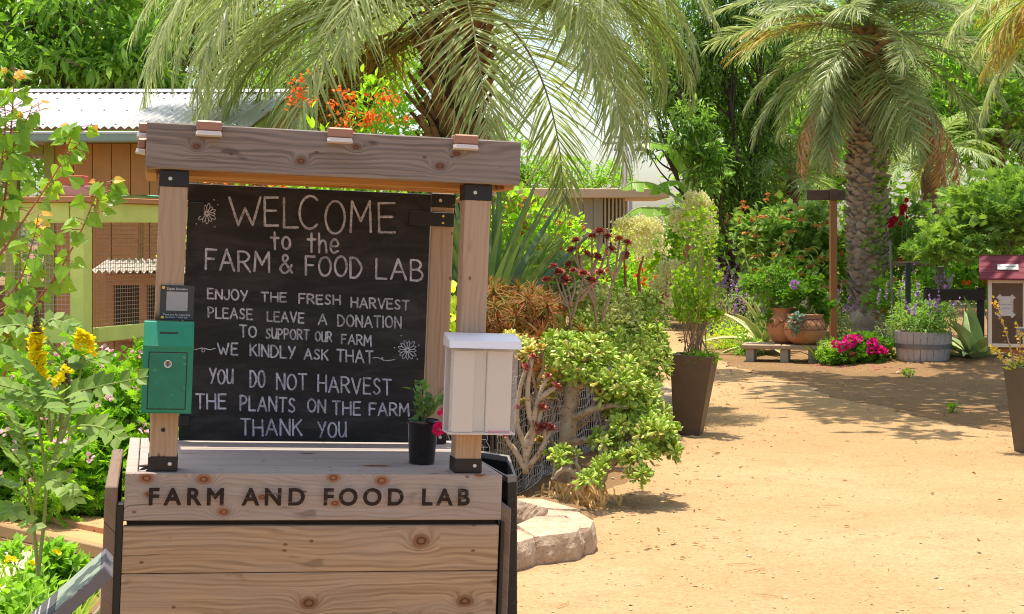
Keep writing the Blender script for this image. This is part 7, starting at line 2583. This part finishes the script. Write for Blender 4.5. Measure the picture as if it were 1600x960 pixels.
def rz_(y): return zA + (zB_ - zA) * (y + .10) / .27
V = []
for h_ in (.014, .024):
    for y in (-.005, .055):
        for x in (-.085, .095):
            V.append((x, y - h_ * .6, rz_(y) + h_ * .8))
sg.add(V, [(0, 1, 3, 2), (4, 6, 7, 5), (0, 4, 5, 1), (1, 5, 7, 3), (3, 7, 6, 2), (2, 6, 4, 0)])
sign = obj('name_plate', sg, plain('white plate', (.66, .60, .58), .5), ro)
sl = math.atan2(zB_ - zA, .27)
flat_text('lettering', 'LITTLE FREE LIBRARY', .03, M_ink, sign, (.005, .025 - .0147, rz_(.025) + .0203), (sl, 0, 0), width=.15, bold=.0006)
lbox('post', M_orangew, .07, .15, .10, .19, -l0.z, -.002)
lbox('bracket', M_orangew, -.08, hw - .02, .06, .22, -.04, -.003)
mb = MB(); mb.lathe([(.010, 0), (.010, .012), (0, .014)], 12)
obj('handle', mb, M_screw, door, (hw - .02, -.012, lh * .5), (R(90), 0, 0))

# grey utility box low at the far right, tucked by the library
ub = W(1592, 516, 13.0)
t = thing('meter_box', 'small grey box on a stake in front of the library box', 'box', (ub.x + .05, 13.0, 0))
mb = MB(); mb.box(-.06, .08, -.04, .05, ub.z - .05, ub.z + .02, .004)
obj('case', mb, plain('slate grey metal', (.16, .16, .18), .5), t)
mb = MB(); mb.tube([(.02, .0, 0), (.02, .0, ub.z - .05)], .012, 8)
obj('stake', mb, M_greyrim, t)

# signpost with plank arms
sp = W(1302, 470, 21.3)
t = thing('signpost', 'orange brown timber signpost with dark plank arms beside the scaly palm trunk', 'signpost', (sp.x, 21.3, 0))
zt = W(1302, 309, 21.3).z
mb = MB(); mb.box(-.045, .045, -.045, .045, 0, zt, .004)
obj('post', mb, wood('cedar signpost', (.36, .15, .06), (.25, .10, .04), (.30, .15, .08), 'Z', .1), t)
M_dplank = wood('dark sign plank', (.11, .065, .045), (.06, .035, .025), (.13, .09, .07), 'X', .2)
a = W(1261, 311, 21.3).x - sp.x
for nm, rz, x0, x1, yo in (('sign_plank', -.06, a, -.049, 0), ('sign_plank', .35, .049, .18, 0)):
    mb = MB(); mb.box(x0, x1, -.022, .022, -.07, .07, .004)
    obj(nm, mb, M_dplank, t, (0, yo, zt - .02 + .055), (0, 0, rz))
mb = MB(); mb.box(-.047, .047, -.06, .06, zt - .04, zt + .12, .004)
obj('cap_bracket', mb, M_dplank, t)

# ------------------------------------------------------------------ kitchen garden beyond
def sh(px, py, Y, rx, ry, rz, *a, **kw):
    c = W(px, py, Y)
    kw['center'] = (c.x, Y, max(c.z, rz * .4))
    return kw, (rx, ry, rz)
defs = [
 # px, py, Y, rx, rz, n, size, leaf, T, asp, label, flowers
 (1205, 370, 25, .75, .62, 1500, .13, F_fig, T_OV, 1.3, 'broad leaved climber with soft orange flowers left of the signpost', (F_soft, 26, .06, 'head'), 'climber'),
 (1262, 385, 24.6, .65, .62, 1300, .13, F_fig, T_OV, 1.3, 'broad leaved climber with orange flowers right behind the signpost', (F_soft, 20, .06, 'head'), 'climber'),
 (1225, 455, 24, .65, .5, 1200, .12, F_bright, T_OV, 1.2, 'leafy bean plant below the orange flowers behind the dark potted shrub', (F_soft, 10, .06, 'head'), 'vegetable'),
 (1310, 430, 25, .5, .7, 1100, .12, F_bright, T_OV, 1.2, 'leafy bean plant hidden partly by the scaly trunk', (F_soft, 10, .06, 'head'), 'vegetable'),
 (1415, 350, 24, .5, .55, 1000, .12, F_fig, T_OV, 1.2, 'hollyhock with crimson flowers on tall stalks beside the scaly palm trunk', None, 'hollyhock'),
 (1445, 430, 23.5, .6, .55, 1300, .12, F_bright, T_OV, 1.2, 'sunlit vegetable bush above the half barrel', (F_soft, 10, .06, 'head'), 'vegetable'),
 (1505, 420, 22.5, .55, .45, 1200, .11, F_bright, T_OV, 1.1, 'bright vegetable bush between the barrel and the library roof', (F_ora, 4, .08, 'head'), 'vegetable'),
 (1570, 420, 23, .6, .55, 1200, .12, F_bright, T_OV, 1.2, 'vegetable bush under the fig tree behind the library box', None, 'vegetable'),
 (1400, 470, 22.3, .4, .35, 900, .09, F_bright, T_OV, 1.0, 'low leafy plant with orange heads just right of the trunk base', (F_soft, 8, .06, 'head'), 'vegetable'),
 (1165, 500, 23, .5, .42, 1500, .06, F_sage, T_LONG, 1.2, 'silvery salvia bush left of the variegated agave', (F_lil, 16, .28, 'spike'), 'salvia'),
 (1275, 500, 21.8, .38, .42, 1100, .06, F_sage, T_LONG, 1.2, 'silvery salvia at the foot of the signpost', (F_lil, 10, .25, 'spike'), 'salvia'),
 (1310, 505, 21.9, .28, .36, 800, .06, F_sage, T_LONG, 1.2, 'small silvery salvia left of the palm collar', (F_lil, 4, .25, 'spike'), 'salvia'),
 (1408, 500, 20.6, .34, .40, 900, .06, F_sage, T_LONG, 1.2, 'silvery salvia with purple spikes right of the palm collar', (F_lil, 9, .3, 'spike'), 'salvia'),
 (1440, 480, 20.2, .34, .42, 900, .06, F_bright, T_LONG, 1.2, 'green salvia with purple spikes behind the half barrel', (F_lil, 10, .32, 'spike'), 'salvia'),
 (1130, 470, 25, .5, .45, 1200, .06, F_sage, T_LONG, 1.2, 'grey lavender bush behind the slim planter shrub', (F_lil, 22, .25, 'spike'), 'lavender'),
 (1135, 530, 21.5, .34, .3, 900, .055, F_lime, T_LONG, 1.2, 'lime green bush right of the tall brown planter', (F_yel, 10, .04, 'small'), 'shrub'),
 (1165, 545, 20.4, .26, .2, 600, .055, F_bright, T_LONG, 1.2, 'low green tuft left of the stone bench', None, 'shrub'),
 (1020, 470, 33, .8, .4, 1300, .09, F_sage, T_LONG, 1.4, 'grey lavender clump at the bend of the path', (F_lil, 22, .28, 'spike'), 'lavender'),
 (1060, 470, 29, .55, .5, 1200, .09, F_bright, T_LONG, 1.4, 'green clump right behind the leaning red stem', (F_lil, 8, .25, 'spike'), 'shrub'),
 (1025, 395, 27, .8, .7, 1700, .11, F_lime, T_OV, 1.1, 'yellow green shrub behind the cream flower plumes', None, 'shrub'),
 (1075, 390, 26.5, .6, .8, 1500, .11, F_bright, T_OV, 1.1, 'bright shrub under the banana plant', None, 'shrub'),
 (960, 440, 24, .65, .45, 1300, .1, F_bright, T_OV, 1.0, 'green shrub with orange flowers behind the burgundy aeoniums', (F_ora, 22, .06, 'head'), 'shrub'),
 (885, 425, 21, .55, .42, 1300, .1, F_honey, T_OV, 1.0, 'orange dotted green shrub in front of the taupe building', (F_soft, 40, .05, 'head'), 'shrub'),
 (835, 380, 19, .6, .6, 1500, .1, F_honey, T_OV, 1.0, 'orange dotted shrub right behind the yucca blades', (F_soft, 36, .05, 'head'), 'shrub'),
 (870, 440, 14.5, .35, .3, 260, .16, F_sage, T_OV, 1.5, 'grey green broad leaved plant left of the aeoniums', None, 'plant'),
 (735, 420, 14, .5, .75, 1300, .1, F_honey, T_OV, 1.0, 'green shrub glimpsed between the two right posts', (F_yel, 20, .05, 'head'), 'shrub'),
 (850, 460, 12.8, .25, .22, 60, .28, F_dark, T_LONG, 1.5, 'dark strappy leaved plant behind the red aloes', None, 'plant'),
 (1110, 430, 31, .7, .7, 1500, .1, F_dark, T_OV, 1.0, 'dark shrub at the foot of the willowy tree', None, 'shrub'),
 (1000, 440, 30, .6, .5, 1000, .1, F_bright, T_OV, 1.0, 'green shrub left of the path bend', None, 'shrub'),
 (985, 545, 17, .4, .3, 700, .08, F_bright, T_OV, 1.0, 'green shrub on the far end of the raised bed', None, 'shrub'),
]
for i, (px, py, Y, rx, rz, n, size, leaf, T, asp, lab, fl, cat) in enumerate(defs):
    c = W(px, py, Y)
    nm = {'climber': 'climbing_plant', 'vegetable': 'vegetable_plant', 'hollyhock': 'hollyhock', 'salvia': 'salvia_bush', 'lavender': 'lavender_bush', 'shrub': 'garden_shrub', 'plant': 'garden_plant'}[cat]
    shrub(nm, lab, (c.x, Y, max(c.z, rz * .35)), (rx, rx * .8, rz), n, size, leaf, T, asp, 900 + i, None, cat, fl, 8, M_greenst, nclump=int(18 + n / 120), spread=.2)
# hollyhock stalks with crimson flowers
hk = bpy.data.objects['hollyhock']
ms, mf = MB(), MB()
for x0, x1 in ((1418, 1416), (1396, 1392), (1412, 1408)):
    P = np.array([W(x0, 520, 23.4), W((x0 + x1) / 2, 420, 23.4), W(x1, 308, 23.4)]) - np.array(hk.location)
    ms.tube(P, [.014, .011, .006], 6)
for px, py, s_ in ((1416, 313, .07), (1411, 325, .12), (1409, 333, .08), (1397, 343, .11), (1390, 349, .14), (1407, 350, .06), (1409, 402, .11), (1417, 340, .05), (1421, 392, .05)):
    p = np.array(W(px, py, 23.2) - hk.location)
    k = 12
    a = np.arange(k) * 6.283 / k
    dd = np.c_[np.cos(a), np.full(k, -.5), np.sin(a)]
    mf = MB()
    mf.inst(T_HEART, np.zeros((k, 3)), frames(dd, (0, -1, 0), s_ * .6, 1.1, .3, rng))
    obj('flower', mf, F_red, hk, tuple(p))
obj('stalks', ms, M_greenst, hk)

# trellis netting and bed planks in the kitchen garden
t = thing('trellis', 'pale string trellis on thin green stakes among the vegetables', 'trellis', (W(1480, 470, 24.6).x, 24.6, 0))
for x in np.linspace(-1.3, 1.5, 6):
    mb = MB(); mb.tube([(x, 0, 0), (x, 0, 2.2)], .014, 6)
    obj('stake', mb, plain('green stake', (.04, .075, .05), .6), t)
mb = MB()
for z in np.arange(.5, 2.15, .15):
    P = [(x, -.02 - .02 * math.sin(x * 5 + z), z + .02 * math.sin(x * 3.7 + z * 9)) for x in np.linspace(-1.35, 1.55, 30)]
    mb.tube(P, .007, 4, cap=False)
for x in np.arange(-1.3, 1.5, .15):
    mb.tube([(x, -.02, .45), (x + .02, -.03, 1.3), (x, -.02, 2.15)], .004, 3, cap=False)
obj('netting', mb, plain('pale netting', (.60, .62, .60), .6), t)
t = thing('bed_frame', 'dark stained plank bed frame with a black stake behind the half barrel', 'raised bed', (W(1495, 455, 19.8).x, 19.8, 0))
for x0, x1, z0, z1 in ((-.40, .36, .74, .88),):
    mb = MB(); mb.box(x0, x1, -.025, .025, z0, z1, .004)
    obj('plank', mb, M_dark, t)
for x in (-.36, .32):
    mb = MB(); mb.box(x - .04, x + .04, .026, .1, 0, .90, .004)
    obj('post', mb, M_dark, t)
for x in (-.62,):
    mb = MB(); mb.box(x - .03, x + .03, -.03, .03, 0, W(1423, 411, 19.8).z, .004)
    obj('stake', mb, plain('dark green stake', (.02, .035, .025), .6), t)
a, b = W(1395, 413, 20.6), W(1465, 413, 20.6)
mb = MB(); mb.box(-(b.x - a.x) / 2, (b.x - a.x) / 2, -.03, .03, -.03, .03, .004)
rail = thing('garden_rail', 'weathered grey rail on a post right of the scaly trunk', 'rail', ((a.x + b.x) / 2, 20.6, 0))
obj('bar', mb, M_band, rail, (0, 0, a.z))
mb = MB(); mb.box(.30, .37, -.03, .03, 0, a.z - .03, .004)
obj('post', mb, M_band, rail)
mb = MB(); mb.tube([(-.28, 0, 0), (-.30, 0, .6), (-.33, 0, a.z + .3)], .016, 6)
obj('pale_stake', mb, M_greyrim, rail)

# leonotis arches left of the signpost: curved green stalks with orange whorls
rng = np.random.default_rng(95)
t = thing('lion_tail_plant', 'arching green stalks with orange flower whorls above the terracotta pots', 'plant', (W(1205, 480, 22.6).x, 22.6, 0))
ms, mf, mb = MB(), MB(), MB()
for pts in ([(1205, 480), (1170, 420), (1165, 370), (1195, 340), (1240, 345)], [(1215, 480), (1225, 400), (1250, 345), (1285, 360)], [(1200, 480), (1185, 400), (1182, 330)], [(1210, 480), (1235, 420), (1270, 385)], [(1195, 480), (1175, 440), (1180, 395)], [(1225, 480), (1250, 430), (1290, 400)], [(1205, 480), (1210, 420), (1220, 375)], [(1230, 490), (1290, 450), (1320, 440)]):
    P = pxc([(x, y, 22.6 + rng.normal(0, .1)) for x, y in pts], 7) - np.array(t.location)
    ms.tube(P, np.linspace(.014, .006, len(P)), 5)
    for f in (.55, .75, .95):
        p = P[int(f * (len(P) - 1))]
        k = 16
        a = rng.uniform(0, 6.28, k)
        dd = np.c_[np.cos(a), np.sin(a), rng.normal(.1, .25, k)]
        mf.inst(T_LONG, p + dd * .012, frames(dd, (0, 0, 1), .075, 1.8, .4, rng))
    n = 30
    mb.inst(T_LONG, P[rng.integers(2, len(P), n)], frames(rng.normal(size=(n, 3)) + (0, 0, .2), (0, 0, 1), rng.uniform(.1, .17, n), 1.4, .4, rng))
obj('stalks', ms, M_greenst, t); obj('whorls', mf, F_soft, t); obj('leaves', mb, F_fig, t)

# weeds at the edge of the mulch
rng = np.random.default_rng(97)
for px, py, lab in ((1420, 590, 'tiny bright weed on the mulch in front of the half barrel'), (1490, 645, 'small dark weed on the mulch edge near the path')):
    p = G(px, py)
    shrub('weed_tuft', lab, (p.x, p.y, .03), (.05, .05, .04), 40, .04, F_ger, T_OV, 1.2, 970 + px, None, 'weed', None, 3, M_greenst)

bpy.context.view_layer.update()
